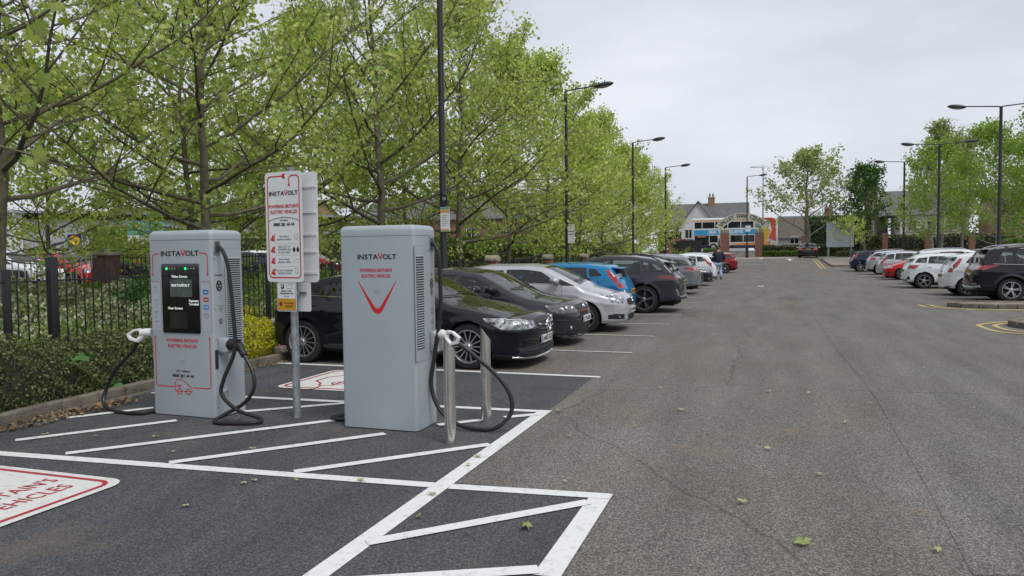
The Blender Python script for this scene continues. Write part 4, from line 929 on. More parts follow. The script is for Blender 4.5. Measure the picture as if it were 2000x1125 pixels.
def sidepanel(t, mirror=False):
    """the side with sockets, louvres and printed symbols, seen in x towards the back"""
    F = frame((CW/2, 0, 0), (0, 1, 0), (0, 0, 1))        # local x runs to the back
    v0, v1 = (-.02, .17) if not mirror else (-.20, -.05)
    mb = MB(); mb.box((CW/2+.0005, (v0+v1)/2, 1.17), (.006, v1-v0+.05, 1.05)); p = mb.build('vent_panel', M_GREY, t)
    mb = MB(); rl(mb, [(v0-.027, .64), (v1+.027, .64), (v1+.027, 1.70), (v0-.027, 1.70)], .006, F, .0008, True); mb.build('panel_seam', M_GREYD, p, False)
    mb = MB(); 
    for i in range(38): z = .76+i*.0225; mb.box((CW/2+.004, (v0+v1)/2, z), (.004, v1-v0, .010))
    mb.build('vent_slot', M_BLK, p, False)
    mb = MB()
    for i in range(38): z = .76+i*.0225+.010; mb.box((CW/2+.008, (v0+v1)/2, z), (.012, v1-v0, .006), rot(0, .5, 0))
    mb.build('louvre', M_GREY, p, False)
    return F
def coil(name, pts, r, mat, par, label=None): return MB().tube(cr(pts, 8), r, 10).build(name, mat, par)
def screws(t, F, pts):
    for x, y in pts:
        mb = MB(); mb.add([(F @ Vector((x+.006*math.cos(a), y+.006*math.sin(a), .0016)))[:] for a in np.linspace(0, 2*PI, 9)[:-1]], [tuple(range(8))])
        mb.build('screw', M_GREYD, t, False)
def leafdisc(F, cx, cy, r, t):
    mb = MB(); rl(mb, arc(cx, cy, r, 0, 345, 28), .003, F, closed=True); rl(mb, arc(cx, cy+.018, r*.3, 20, 330, 12), .003, F)
    o = mb.build('round_badge', pm('pale_badge_print', (.42, .46, .50), .4), t, False)
    text('100%', r*.52, o.data.materials[0], o, M=T2(F, cx, cy-r*.18)); text('renewable\nelectricity', r*.2, o.data.materials[0], o, M=T2(F, cx, cy-r*.6))
# ---- the left unit with the screens
c1 = charger('charging_station', 'grey rapid charger with black display screens and red printed border beside the hedge', (-5.585, 6.22, 0), math.radians(-2))
F = frame((0, -CD/2, 0), (1, 0, 0), (0, 0, 1))
logo(F, .0, 1.655, .072, c1)
mb = MB(); mb.prism(rrect(.455, .70, .015, 3, .005, 1.205), .008, Matrix(((1, 0, 0), (0, 0, -1), (0, 1, 0))), (0, -CD/2, 0)); scr = mb.build('display', M_SCREEN, c1)
FS = frame((0, -CD/2-.0085, 0), (1, 0, 0), (0, 0, 1))
G_ON = pm('green_status_light', (.02, .8, .2), .4, emit=1.0); G_OFF = pm('pale_status_light', (.35, .4, .38), .4); W_SC = pm('screen_lettering', (.75, .78, .78), .4, emit=.25)
for sx_ in (-.155, .075):
    for k in range(4):
        mb = MB(); r_ = .014 if k == 0 else .007; fl(mb, [(sx_+k*.034+r_*math.cos(a), 1.505+r_*math.sin(a)) for a in np.linspace(0, 6.1, 10)], FS); mb.build('status_light', G_ON if k == 0 else G_OFF, scr, False)
text('Video Screen', .036, W_SC, scr, M=T2(FS, .0, 1.425), bold=.0006); text('Payment\nTerminal', .033, W_SC, scr, M=T2(FS, .165, 1.165), bold=.0006); text('User Screen', .036, W_SC, scr, M=T2(FS, -.06, 1.105), bold=.0006)
M_SC2 = pm('video_panel', (.035, .06, .05), .12, coat=1, col2=(.10, .13, .12), vs=9)
mb = MB(); fl(mb, [(-.12, 1.22), (.15, 1.22), (.15, 1.40), (-.12, 1.40)], FS, .0006); mb.build('video_screen', M_SC2, scr, False)
mb = MB(); fl(mb, [(-.13, .90), (.08, .90), (.08, 1.07), (-.13, 1.07)], FS, .0006); mb.build('user_screen', pm('user_panel', (.012, .014, .015), .1, coat=1, col2=(.03, .034, .034), vs=6), scr, False)
logo(T2(FS, 0, 0, .0008), .01, 1.335, .034, scr, W_SC, W_SC)
mb = MB(); 
for s in (-1, 1):
    rl(mb, [(s*.245, 1.66), (s*.30, 1.655)]+[(s*(.30+.035*math.sin(a)), 1.62+.035*math.cos(a)) for a in np.linspace(.2, PI/2, 6)]+[(s*.335, 1.45)], .010, F)
    fl(mb, [(s*.335-.013, 1.45), (s*.335+.013, 1.45), (s*.335, 1.425)], F)
    rl(mb, [(s*.335, .80), (s*.335, .335)]+[(s*(.305+.03*math.cos(a)), .305+.0-.03*math.sin(a)+.03) for a in np.linspace(.2, PI/2, 6)]+[(s*.12, .305)], .010, F); fl(mb, [(s*.335-.013, .80), (s*.335, .828), (s*.335+.013, .80)], F)
rl(mb, [(-.10, .27), (-.11, .33), (-.085, .375), (-.02, .385), (.06, .33), (.105, .30), (.108, .262), (-.10, .262)], .008, F, closed=True)
for q in (-.05, .06): rl(mb, arc(q, .262, .028, 0, 330, 14), .008, F, .0022, closed=True)
rl(mb, [(-.11, .315), (-.05, .315)], .008, F); fl(mb, arc(-.045, .315, .014, 0, 320, 8), F)
mb.build('red_border_print', M_RED, c1, False)
M_STK = pm('sticker_grey', (.36, .41, .45), .4)
for s in (-.305, .305): mb = MB(); fl(mb, [(s-.062, .875), (s+.062, .875), (s+.062, 1.385), (s-.062, 1.385)], F, .0008); mb.build('instruction_sticker', M_STK, c1, False)
for y, s_ in ((1.372, .019),):
    text('READY TO PAY', s_*.7, M_RED, c1, M=T2(F, -.305, y)); text('HOW TO PAY', s_*.7, M_RED, c1, M=T2(F, .305, y))
mb = MB(); 
for s in (-1, 1): rl(mb, [(s*.305-.06, .88), (s*.305+.06, .88), (s*.305+.06, 1.38), (s*.305-.06, 1.38)], .0025, F, .0016, True)
mb.build('sticker_border', M_RED, c1, False)
for y in (1.29, 1.16, 1.04, .94):
    text('Tap card to\nstart', .013, M_GRYP, c1, M=T2(F, -.305, y+.025)); mb = MB(); rl(mb, rrect(.022, .034, .004, 2, -.305, y-.022), .003, F, .0016, True); mb.build('pictogram', M_GRYP, c1, False)
for y, c_ in ((1.27, (.02, .10, .45)), (1.195, (.35, .04, .03)), (1.12, (.04, .2, .6))):
    mb = MB(); fl(mb, rrect(.062, .045, .004, 2, .305, y), F, .0016); mb.build('payment_badge', pm('badge', c_, .4), c1, False)
    mb = MB(); rl(mb, [(.285, y), (.325, y)], .008, F, .002); mb.build('badge_mark', M_WHITEP, c1, False)
for i, s_ in enumerate(('Contactless', 'payment with', 'any card')): text(s_, .014, M_GRYP, c1, M=T2(F, .305, 1.055-i*.018))
for i, s_ in enumerate(("POWERING BRITAIN'S", 'ELECTRIC VEHICLES')): text(s_, .046, M_RED, c1, M=T2(F, 0, .778-i*.056), bold=.0007, sx=.86)
leafdisc(F, 0, .60, .062, c1)
text('24/7 Helpline', .032, M_BLK, c1, M=T2(F, 0, .468)); text('0808 281 44 44', .042, M_BLK, c1, M=T2(F, 0, .418), bold=.001)
# right side of the left unit
F1 = sidepanel(c1)
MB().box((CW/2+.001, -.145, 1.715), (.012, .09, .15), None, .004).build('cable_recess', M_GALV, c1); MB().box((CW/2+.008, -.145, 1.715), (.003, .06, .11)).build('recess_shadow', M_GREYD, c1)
MB().box((CW/2-.0, -.19, .60), (.02, .035, .19), None, .006).build('door_lock', M_BLK, c1)
text('CHAdeMO', .024, M_BLK, c1, M=T2(F1, -.13, 1.435)); 
def plugface(F, x, y, s, t):
    mb = MB(); fl(mb, [(x+.042*s*math.cos(a), y+.055*s*math.sin(a)) for a in np.linspace(0, 6.0, 16)], F, .0014); o = mb.build('plug_symbol', M_BLK, t, False)
    mb = MB()
    for a, b in ((0, .028), (0, -.028), (-.022, 0), (.022, 0)): rl(mb, arc(x+a*s, y+b*s, .008*s, 0, 320, 8), .003, F, .002, True)
    mb.build('plug_symbol_pin', M_WHITEP, o, False)
plugface(F1, -.13, 1.33, 1, c1); plugface(F1, -.12, .975, .55, c1)
for i, s_ in enumerate(('Connect the', 'plug fully', 'and press', 'start')): text(s_, .014, M_GRYP, c1, M=T2(F1, -.115, 1.13-i*.019))
mb = MB(); rl(mb, [(-.14, 1.22), (-.125, 1.195), (-.11, 1.22)], .004, F1); rl(mb, [(-.14, .92), (-.125, .90), (-.11, .92)], .004, F1); rl(mb, rrect(.10, .13, .006, 2, -.10, .52), .002, F1, .0016, True); mb.build('printed_mark', M_GRYP, c1, False)
mb = MB(); fl(mb, arc(-.02, .86, .026, 0, 340, 14), F1); o = mb.build('number_badge', M_BLK, c1, False); text('2', .045, M_WHITEP, o, M=T2(F1, -.02, .86, .002))
MB().box((CW/2, -.085, .235), (.008, .085, .10), None, .003).build('hatch_plate', M_STEEL, c1)
screws(c1, F1, [(-.19, 1.60), (-.19, 1.10), (-.19, .12), (-.03, 1.25), (-.03, .9), (-.19, .8)])
hb = MB(); hb.box((CW/2+.055, -.12, .735), (.11, .11, .15), None, .02); hb.build('holster', M_GREY, c1)
hb = MB(); hb.tube([(CW/2+.10, -.12, .745), (CW/2+.16, -.12, .745), (CW/2+.20, -.125, .74), (CW/2+.25, -.14, .70), (CW/2+.30, -.16, .645)], [.06, .058, .05, .036, .034], 16); hb.tube([(CW/2+.15, -.12, .80), (CW/2+.22, -.14, .77)], [.02, .028], 8)
gp = hb.build('connector', M_BLACKP, c1)
coil('charging_cable', [(CW/2+.03, -.16, 1.73), (CW/2+.10, -.17, 1.66), (CW/2+.15, -.17, 1.50), (CW/2+.20, -.18, 1.05), (CW/2+.22, -.20, .70), (CW/2+.12, -.24, .42), (CW/2+.10, -.25, .26), (CW/2+.28, -.25, .12), (CW/2+.52, -.22, .045), (CW/2+.50, -.34, .032), (CW/2+.22, -.42, .028), (CW/2+.10, -.36, .03), (CW/2+.16, -.28, .08), (CW/2+.33, -.22, .19), (CW/2+.43, -.2, .34), (CW/2+.40, -.18, .50), (CW/2+.30, -.16, .645)], .0185, M_CABLE, c1)
# left side holster with the white plug
hb = MB(); hb.box((-CW/2-.035, -.10, .80), (.07, .12, .22), None, .03); hb.build('holster', M_GREY, c1)
def white_plug(par, o, sx, az=0):
    """CCS style plug: body towards the holster, an open D-shaped handle, cable leaving downwards"""
    M = rot(0, 0, az); mb = MB(); O = Vector(o)
    q = lambda x, z: O+M @ Vector((sx*x, 0, z))
    mb.tube([q(0, .02), q(.07, .02), (q(.12, .01))], [.045, .045, .036], 12)
    mb.tube([q(.09, -.01), q(.16, -.07)], [.03, .026], 12)
    O1 = [(.05, .045), (.14, .062), (.20, .052), (.275, .0), (.245, -.06), (.16, -.085), (.10, -.06)]; I1 = [(.125, .018), (.145, .036), (.19, .03), (.238, -.004), (.222, -.034), (.165, -.052), (.14, -.02)]
    k = len(O1); vs = []
    for t_, g1, g2 in ((-.019, .92, 1.1), (-.012, 1, 1), (.012, 1, 1), (.019, .92, 1.1)):
        for L0, g in ((O1, g1), (I1, g2)):
            cx_, cz_ = .18, -.005
            for u, v_ in L0: p = M @ Vector((sx*(cx_+(u-cx_)*g), t_, cz_+(v_-cz_)*g)); vs.append(tuple(O+p))
    fs = []
    for i in range(k):
        j = (i+1) % k
        for r_ in range(3): a_, b_ = r_*2*k, (r_+1)*2*k; fs += [(a_+i, a_+j, b_+j, b_+i), (a_+k+i, b_+k+i, b_+k+j, a_+k+j)]
        fs += [(i, k+i, k+j, j), (6*k+i, 6*k+j, 7*k+j, 7*k+i)]
    mb.add(vs, fs)
    return mb.build('connector', M_WHITEP, par), q(.16, -.07)
g_, e_ = white_plug(c1, (-CW/2-.065, -.14, .82), -1, .25)
coil('charging_cable', [tuple(e_), (-CW/2-.30, -.17, .64), (-CW/2-.50, -.19, .45), (-CW/2-.63, -.20, .24), (-CW/2-.63, -.25, .10), (-CW/2-.50, -.30, .035), (-CW/2-.24, -.34, .022), (-CW/2-.06, -.32, .03), (-CW/2-.0, -.18, .025)], .0185, M_CABLE, c1)
c1.scale = (1.06, 1.0, 1.0)
# ---- the right unit with its back turned
c2 = charger('charging_station', 'light grey rapid charger with a red V on its plain front, behind the steel bollards', (-3.385, 6.265, 0), 0)
logo(F, .0, 1.60, .062, c2)
for i, s_ in enumerate(("POWERING BRITAIN'S", 'ELECTRIC VEHICLES')): text(s_, .041, M_RED, c2, M=T2(F, -.01, 1.478-i*.052), bold=.0007, sx=.82)
leafdisc(F, 0, 1.32, .066, c2)
mb = MB(); R_ = [(.20, 1.39), (.045, 1.165), (.02, 1.135), (0, 1.128)]; L_ = [(.195, 1.372), (.055, 1.115), (.03, 1.088), (0, 1.078)]
for s in (1, -1):
    for i in range(3): mb.add([(F @ Vector((s*p[0], p[1], .0014)))[:] for p in (R_[i], R_[i+1], L_[i+1], L_[i])], [(0, 1, 2, 3)])
mb.build('red_v_print', M_RED, c2, False)
F2 = sidepanel(c2, True)
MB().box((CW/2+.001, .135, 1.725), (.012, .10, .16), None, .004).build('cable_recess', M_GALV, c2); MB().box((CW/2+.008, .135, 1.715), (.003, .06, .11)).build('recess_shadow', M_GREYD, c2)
text('CCS', .022, M_BLK, c2, M=T2(F2, .125, 1.43)); plugface(F2, .125, 1.345, .9, c2); plugface(F2, .125, 1.265, .6, c2); plugface(F2, .13, .98, .4, c2)
for i, s_ in enumerate(('Connect the', 'plug fully', 'and press', 'start')): text(s_, .014, M_GRYP, c2, M=T2(F2, .13, 1.11-i*.019))
mb = MB(); rl(mb, [(.11, 1.18), (.125, 1.16), (.14, 1.18)], .004, F2); rl(mb, [(.115, .93), (.13, .91), (.145, .93)], .004, F2); mb.build('printed_mark', M_GRYP, c2, False)
screws(c2, F2, [(.04, 1.65), (.04, 1.2), (.04, .9), (.04, .64), (.04, 1.42), (.195, .3)])
hb = MB(); hb.box((CW/2+.045, .13, .80), (.09, .13, .20), None, .02); hb.build('holster', M_GREY, c2)
g_, e_ = white_plug(c2, (CW/2+.06, .10, .85), 1, -.25)
coil('charging_cable', [(CW/2+.01, .12, 1.73), (CW/2+.07, .10, 1.68), (CW/2+.10, .09, 1.55), (CW/2+.11, .08, 1.10), (CW/2+.06, .05, .70), (CW/2+.03, .02, .40), (CW/2+.12, .0, .18), (CW/2+.30, -.02, .06), (CW/2+.50, -.04, .03), (CW/2+.68, -.02, .045), (CW/2+.80, .04, .16), (CW/2+.80, .06, .32), (CW/2+.68, .06, .50), (CW/2+.45, .07, .68), (CW/2+.30, .07, .78), tuple(e_+Vector((.015, 0, 0)))], .0195, M_CABLE, c2)
coil('cable_loop', [(-CW/2+.02, .02, .03), (-CW/2-.08, -.02, .03), (-CW/2-.24, -.02, .03), (-CW/2-.27, .05, .03), (-CW/2-.18, .13, .045), (-CW/2-.02, .16, .10)], .0195, M_CABLE, c2)
# ---- bollards
def bollard(x, y, label):
    mb = MB(); n = 36; r_ = .049; h = .86
    vs = [(r_*math.cos(2*PI*j/n), r_*math.sin(2*PI*j/n), 0) for j in range(n)]+[(r_*math.cos(2*PI*j/n), r_*math.sin(2*PI*j/n), h-.062*math.cos(2*PI*j/n)-.062*math.sin(2*PI*j/n)*.5) for j in range(n)]
    mb.add(vs, [(j, (j+1) % n, n+(j+1) % n, n+j) for j in range(n)]+[tuple(range(n, 2*n))])
    o = mb.build('bollard', M_STEEL, None, ang=30); o.location = (x, y, 0); return tag(o, label, 'bollard', 'steel bollards beside the right charger')
bollard(-2.55, 5.76, 'slant-topped brushed steel bollard nearest the camera, in front of the looping cable'); bollard(-2.56, 6.64, 'slant-topped brushed steel bollard farther back, beside the black car wheel')
# ---- the sign on its post
st = thing('parking_sign', 'tall white charging instruction sign with red border on a galvanised post', 'sign', (-4.455, 6.29, 0), math.radians(-8))
MB().tube([(0, 0, -.05), (0, 0, 2.47)], .038, 20).build('post', M_GALV, st)
MB().cyl((0, 0, 2.47), .040, .02, 20).build('post_cap', M_GALV, st)
RX = Matrix(((1, 0, 0), (0, 0, -1), (0, 1, 0)))
def board(w, h, cx, cz, y, name, mat, r=.04):
    mb = MB(); mb.prism(rrect(w, h, r, 5, cx, cz), .004, RX, (0, y, 0)); return mb.build(name, mat, st)
bd = board(.475, 1.085, -.055, 1.905, -.052, 'sign_board', M_WHITE); bb = board(.475, 1.085, .045, 1.90, .056, 'rear_sign_board', M_WHITE)
for k, z in enumerate((2.30, 2.05, 1.83, 1.66, 1.45)):
    MB().box((.045, .048, z), (.44, .012, .022)).build('rail_bracket', M_WHITE, st)
    MB().box((-.04, -.044, z+.02), (.36, .012, .03)).build('rail_bracket', M_WHITE, st)
p1 = board(.25, .29, -.045, 1.215, -.052, 'plate', M_WHITE, .02); board(.25, .29, .045, 1.21, .056, 'rear_plate', M_WHITE, .02); MB().box((0, .048, 1.25), (.24, .014, .025)).build('rail_bracket', M_GALV, st); MB().box((0, -.044, 1.25), (.20, .012, .025)).build('rail_bracket', M_GALV, st)
FB = frame((-.055, -.0565, 0), (1, 0, 0), (0, 0, 1))
mb = MB(); l, r_, t_, b_ = -.205, .205, 2.405, 1.405
rl(mb, [(.0, t_)]+[(l+.04-.04*math.sin(a), t_-.04+.04*math.cos(a)) for a in np.linspace(0, PI/2, 6)]+[(l+.04-.04*math.cos(a), b_+.04-.04*math.sin(a)) for a in np.linspace(0, PI/2, 6)]+[(r_-.04+.04*math.sin(a), b_+.04-.04*math.cos(a)) for a in np.linspace(0, PI/2, 6)]+[(r_-.04+.04*math.cos(a), t_-.04+.04*math.sin(a)) for a in np.linspace(0, PI/2, 6)]+[(.11, t_), (.085, t_-.012), (.078, t_-.035), (.078, t_-.08)], .012, FB)
fl(mb, arc(.078, t_-.09, .014, 0, 330, 10), FB); fl(mb, [(-.025, t_), (.0, t_+.022), (.03, t_+.028), (.02, t_), (.03, t_-.028), (.0, t_-.022)], FB)
mb.build('red_border_print', M_RED, bd, False)
logo(FB, .0, 2.235, .058, bd)
for i, s_ in enumerate(("POWERING BRITAIN'S", 'ELECTRIC VEHICLES')): text(s_, .046, M_RED, bd, M=T2(FB, 0, 2.108-i*.054), bold=.0006, sx=.86)
mb = MB(); rl(mb, [(-.195+.39*t, 1.965+.035*4*t*(1-t)) for t in np.linspace(0, 1, 14)], .006, FB); mb.build('arc_print', M_BLK, bd, False)
text('24/7 Helpline', .019, M_BLK, bd, M=T2(FB, 0, 1.972)); text('0808 281 44 44', .043, M_BLK, bd, M=T2(FB, 0, 1.93), bold=.0012)
for i, (z, ls) in enumerate(((1.80, ('Tap card on', 'payment terminal')), (1.685, ('Select CCS or', 'CHAdeMO plug', 'on user screen')), (1.575, ('Insert chosen', 'plug into vehicle')), (1.465, ('Tap card on payment', 'terminal to finish')))):
    mb = MB(); fl(mb, [(-.185, z-.025), (-.125, z-.035), (-.125, z+.035), (-.148, z+.02), (-.155, z+.03), (-.165, z+.008)], FB); o = mb.build('step_mark', M_RED, bd, False)
    text(str(i+1), .03, M_WHITE, o, M=T2(FB, -.138, z-.005, .002))
    for j, s_ in enumerate(ls): text(s_, .026, M_GRYP, bd, M=T2(FB, -.005, z+(len(ls)-1)*.014-j*.028))
    mb = MB()
    if i in (0, 3): rl(mb, rrect(.034, .05, .004, 2, .152, z+.008), .003, FB, closed=True); rl(mb, [(.15, z), (.175, z-.03), (.185, z-.01)], .003, FB)
    elif i == 1:
        for q in (.125, .172): fl(mb, [(q+.018*math.cos(a), z-.004+.026*math.sin(a)) for a in np.linspace(0, 6, 12)], FB)
    else: rl(mb, [(.11, z-.015), (.14, z+.0), (.165, z+.012), (.185, z+.015), (.185, z-.02), (.15, z-.025)], .003, FB)
    mb.build('pictogram', M_BLK if i == 1 else M_GRYP, bd, False)
    if i < 3: mb = MB(); rl(mb, [(-.11, z-.06), (.19, z-.06)], .0016, FB); mb.build('divider', M_GRYP, bd, False)
FP_ = frame((-.045, -.0565, 0), (1, 0, 0), (0, 0, 1))
mb = MB(); rl(mb, rrect(.235, .275, .018, 3, 0, 1.215), .003, FP_, closed=True); fl(mb, rrect(.04, .045, .004, 2, -.05, 1.318), FP_); rl(mb, [(.0, 1.30), (.005, 1.325), (.035, 1.34), (.075, 1.325), (.085, 1.30), (.0, 1.30)], .003, FP_); rl(mb, [(.07, 1.335), (.09, 1.345)], .003, FP_); mb.build('plate_print', M_BLK, p1, False)
text('P', .042, M_WHITE, p1, M=T2(FP_, -.05, 1.318, .003), bold=.001); text('Electric vehicle\ncharging point only', .023, M_BLK, p1, M=T2(FP_, 0, 1.263)); text('while charging', .011, M_GRYP, p1, M=T2(FP_, 0, 1.222))
M_AMB = pm('amber_sheet', (.55, .27, .015), .4); mb = MB(); fl(mb, [(-.114, 1.083), (.114, 1.083), (.114, 1.198), (-.114, 1.198)], FP_, .0008); o = mb.build('amber_panel', M_AMB, p1, False)
mb = MB(); fl(mb, arc(-.075, 1.143, .022, 0, 340, 14), FP_, .002); mb.build('red_disc', pm('deep_red_print', (.16, .02, .012), .4), o, False); text('At any time', .026, M_BLK, o, M=T2(FP_, .03, 1.155, .002)); text('no waiting for other\nvehicles in this bay', .012, M_BLK, o, M=T2(FP_, .03, 1.122, .002))
# ------------------------------------------------------------------ leaves and woody growth
LOBE = np.array([(0, -.5), (.18, -.25), (.5, -.22), (.30, .05), (.42, .32), (.16, .24), (0, .6), (-.16, .24), (-.42, .32), (-.30, .05), (-.5, -.22), (-.18, -.25)])
OVAL = np.array([(0, -.5), (.24, -.2), (.26, .15), (0, .55), (-.26, .15), (-.24, -.2)])
def leaves(P, size, R, shape=LOBE, droop=.5, flat=.5, fold=.12, outward=None):
    """positions -> vertices and faces of leaf blades; every blade is its own island"""
    n = len(P); k = len(shape)
    az = R.uniform(0, 2*PI, n); nrm = np.stack([np.cos(az), np.sin(az), R.uniform(-.2, 1.6, n)*flat+.1], 1)
    if outward is not None: nrm[:, :2] += outward*1.1
    nrm /= np.linalg.norm(nrm, axis=1)[:, None]
    d = R.normal(size=(n, 3)); d[:, 2] -= droop*1.5
    d -= (d*nrm).sum(1)[:, None]*nrm; d /= np.linalg.norm(d, axis=1)[:, None]+1e-9; s = np.cross(d, nrm)
    sz = size*R.uniform(.6, 1.3, n)
    L = shape[None]*sz[:, None, None]; up = (-abs(shape[:, 0])*fold*2+.0)[None]*sz[:, None]
    V = P[:, None]+L[..., :1]*s[:, None]+L[..., 1:]*d[:, None]+up[..., None]*nrm[:, None]
    return V.reshape(-1, 3), np.arange(n*k).reshape(n, k)
def wood(seed, H, R_, lo, nl, rise, tw=5, sub=6, r0=.13, conic=.6, lean=0, limbseg=7, spread=1., top=.02, forks=True):
    """trunk, limbs, side branches and twigs. returns mesh builder for the trunk, for the branches, and leaf anchors"""
    rd = random.Random(seed); T = MB(); B = MB(); A = []
    tp = []; x = y = 0
    for i in range(13):
        z = H*.96*i/12; tp.append(Vector((x, y, z))); x += rd.uniform(-1, 1)*H*.010+lean; y += rd.uniform(-1, 1)*H*.010
    tr = [max(top, r0*(1-(i/12))**.9+ (.35*r0 if i == 0 else 0)) for i in range(13)]
    T.tube(tp, tr, 10)
    def at(z): i = min(11, int(z/H/.96*12)); t = z/H/.96*12-i; return tp[i]+(tp[i+1]-tp[i])*t, tr[i]+(tr[i+1]-tr[i])*t
    def shoot(p, d, L, r, n, curl, wig):
        pts = [p]; d = d.normalized()
        for i in range(n):
            d = (d+Vector((rd.uniform(-1, 1), rd.uniform(-1, 1), rd.uniform(-1, 1)))*wig+Vector((0, 0, curl))).normalized(); p = p+d*L/n; pts.append(p)
        return pts
    az = rd.uniform(0, 6)
    for i in range(nl):
        f = (i+rd.uniform(0, .6))/nl; z = lo+(H*.93-lo)*f; p, tr_ = at(z); az += 2.4+rd.uniform(-.4, .4)
        L = R_*spread*((1-f)**conic)*(.85+.3*rd.random())+.5; inc = rise[0]+(rise[1]-rise[0])*f
        d = Vector((math.cos(az)*math.cos(inc), math.sin(az)*math.cos(inc), math.sin(inc)))
        r = min(tr_*.5, .0088*L+.009); pts = shoot(p, d, L, r, limbseg, .075, .17); B.tube(pts, [r*(1-.85*k/limbseg)+.004 for k in range(limbseg+1)], 6, False)
        for j in range(sub):
            g = .22+.78*(j+rd.random()*.7)/sub; k = min(limbseg-1, int(g*limbseg)); q = pts[k]+(pts[k+1]-pts[k])*(g*limbseg-k); dd = (pts[k+1]-pts[k]).normalized()
            sd = dd.cross(Vector((0, 0, 1))).normalized()*(1 if j % 2 else -1); d2 = dd*.7+sd*rd.uniform(.5, 1.1)+Vector((0, 0, rd.uniform(-.25, .7)))
            L2 = L*(.50-.25*g)*rd.uniform(.7, 1.3)+.3; s2 = shoot(q, d2, L2, r, 4, .03, .2); r2 = r*.42*(1-.5*g)+.004; B.tube(s2, [r2*(1-.8*m_/4)+.002 for m_ in range(5)], 4, False)
            for t in range(tw):
                h = .15+.85*(t+rd.random())/tw; k2 = min(3, int(h*4)); q2 = s2[k2]+(s2[k2+1]-s2[k2])*(h*4-k2)
                d3 = (s2[k2+1]-s2[k2]).normalized()*.6+Vector((rd.uniform(-1, 1), rd.uniform(-1, 1), rd.uniform(-.6, .8)))
                L3 = rd.uniform(.25, .65)*min(1, .5+L*.15); s3 = shoot(q2, d3, L3, 0, 2, -.02, .2); B.tube(s3, [.0055, .004, .002], 3, False)
                A.append((q2, s3[1], s3[2]))
    return T, B, A
def foliage(A, per, jit, size, seed, **k):
    R = np.random.RandomState(seed); P = []
    for a, b, c in A:
        f = math.sin(a[0]*2.3+seed)*math.sin(a[1]*2.1+seed*2)+math.sin(a[2]*2.7+seed)*math.sin(a[0]*1.1+a[1]*1.3)
        n = R.poisson(per*min(2.3, max(.12, 1+.85*f)))
        if n == 0: continue
        t = R.uniform(.15, 1.08, n)[:, None]; a, b, c = map(np.array, (a, b, c)); p = np.where(t < .5, a+(b-a)*t*2, b+(c-b)*(t*2-1)); P.append(p+R.normal(size=(n, 3))*jit)
    P = np.concatenate(P); return leaves(P, size, R, **k)
def tree_kind(name, seed, per, jit, size, leafm, barkm, lk={}, **k):
    T, B, A = wood(seed, **k); t = thing(name, 'x', 'tree')
    tr = T.build('trunk', barkm, t, ang=60); b = B.build('branches', barkm, tr, ang=60); V, F = foliage(A, per, jit, size, seed, **lk); npmesh('crown', V, F, leafm, t)
    return t
GR_L = 'plane trees standing between the two rows of railings'
kinds = {}
P_ = dict(H=10.2, R_=4.7, lo=1.5, nl=27, rise=(.05, 1.15), tw=7, sub=9, r0=.125, conic=.6)
kinds['plane_a'] = tree_kind('plane_tree', 11, 8.2, .10, .100, M_LEAF, M_BARK, **P_)
kinds['plane_b'] = tree_kind('plane_tree', 12, 7.8, .11, .100, M_LEAF, M_BARK, **{**P_, 'lo': 1.3, 'nl': 29, 'rise': (.0, 1.15)})
kinds['plane_c'] = tree_kind('plane_tree', 25, 7.8, .13, .13, M_LEAF, M_BARK, lk=dict(shape=OVAL*np.array([1.5, 1])), **{**P_, 'R_': 4.5, 'lo': 1.15, 'nl': 30, 'rise': (-.12, 1.15)})
kinds['sparse'] = tree_kind('plane_tree', 31, 7.0, .18, .19, M_LEAFG, M_BARKG, lk=dict(shape=OVAL*np.array([1.5, 1])), H=10.5, R_=5.8, lo=1.9, nl=20, rise=(.45, 1.25), tw=5, sub=8, r0=.22, conic=.7)
kinds['dense'] = tree_kind('sycamore_tree', 41, 11, .22, .20, M_LEAF2, M_BARKG, lk=dict(shape=OVAL*np.array([1.5, 1])), H=9.2, R_=3.0, lo=2.0, nl=18, rise=(.2, 1.0), tw=5, sub=6, r0=.17, conic=.5)
kinds['birch'] = tree_kind('birch_tree', 51, 9.5, .20, .15, M_LEAF3, M_BIRCH, lk=dict(shape=OVAL*np.array([1.5, 1]), droop=1), H=10, R_=3.7, lo=1.6, nl=26, rise=(.25, .95), tw=6, sub=6, r0=.11, conic=.55)
kinds['tallsparse'] = tree_kind('poplar_tree', 61, 8, .2, .19, M_LEAFG, M_BARKG, lk=dict(shape=OVAL*np.array([1.5, 1])), H=13.5, R_=4.4, lo=3.0, nl=26, rise=(.6, 1.3), tw=5, sub=6, r0=.2, conic=.55)
kinds['sapling'] = tree_kind('young_tree', 71, 8, .10, .13, M_LEAF, M_BARKG, lk=dict(shape=OVAL*np.array([1.5, 1])), H=4.4, R_=2.0, lo=1.7, nl=12, rise=(.2, .9), tw=4, sub=4, r0=.05, conic=.5)
used = set()
def tree(kind, x, y, z, s, rz, label, group=None, cat='tree', sz=None, name=None):
    o = kinds[kind]
    if kind in used: o = copy_tree(o)
    used.add(kind); o.location = (x, y, z); o.scale = (s, s, sz or s); o.rotation_euler = (0, 0, rz); o['label'] = label; o['category'] = cat
    if group: o['group'] = group
    return o
def bank(x, y):
    """height of the planted bank behind the front railings"""
    t = min(1, max(0, (-8.5-x)/4.5)); e = min(1, max(0, (34-y)/14)); return (.25+.50*ss(t))*e+.12
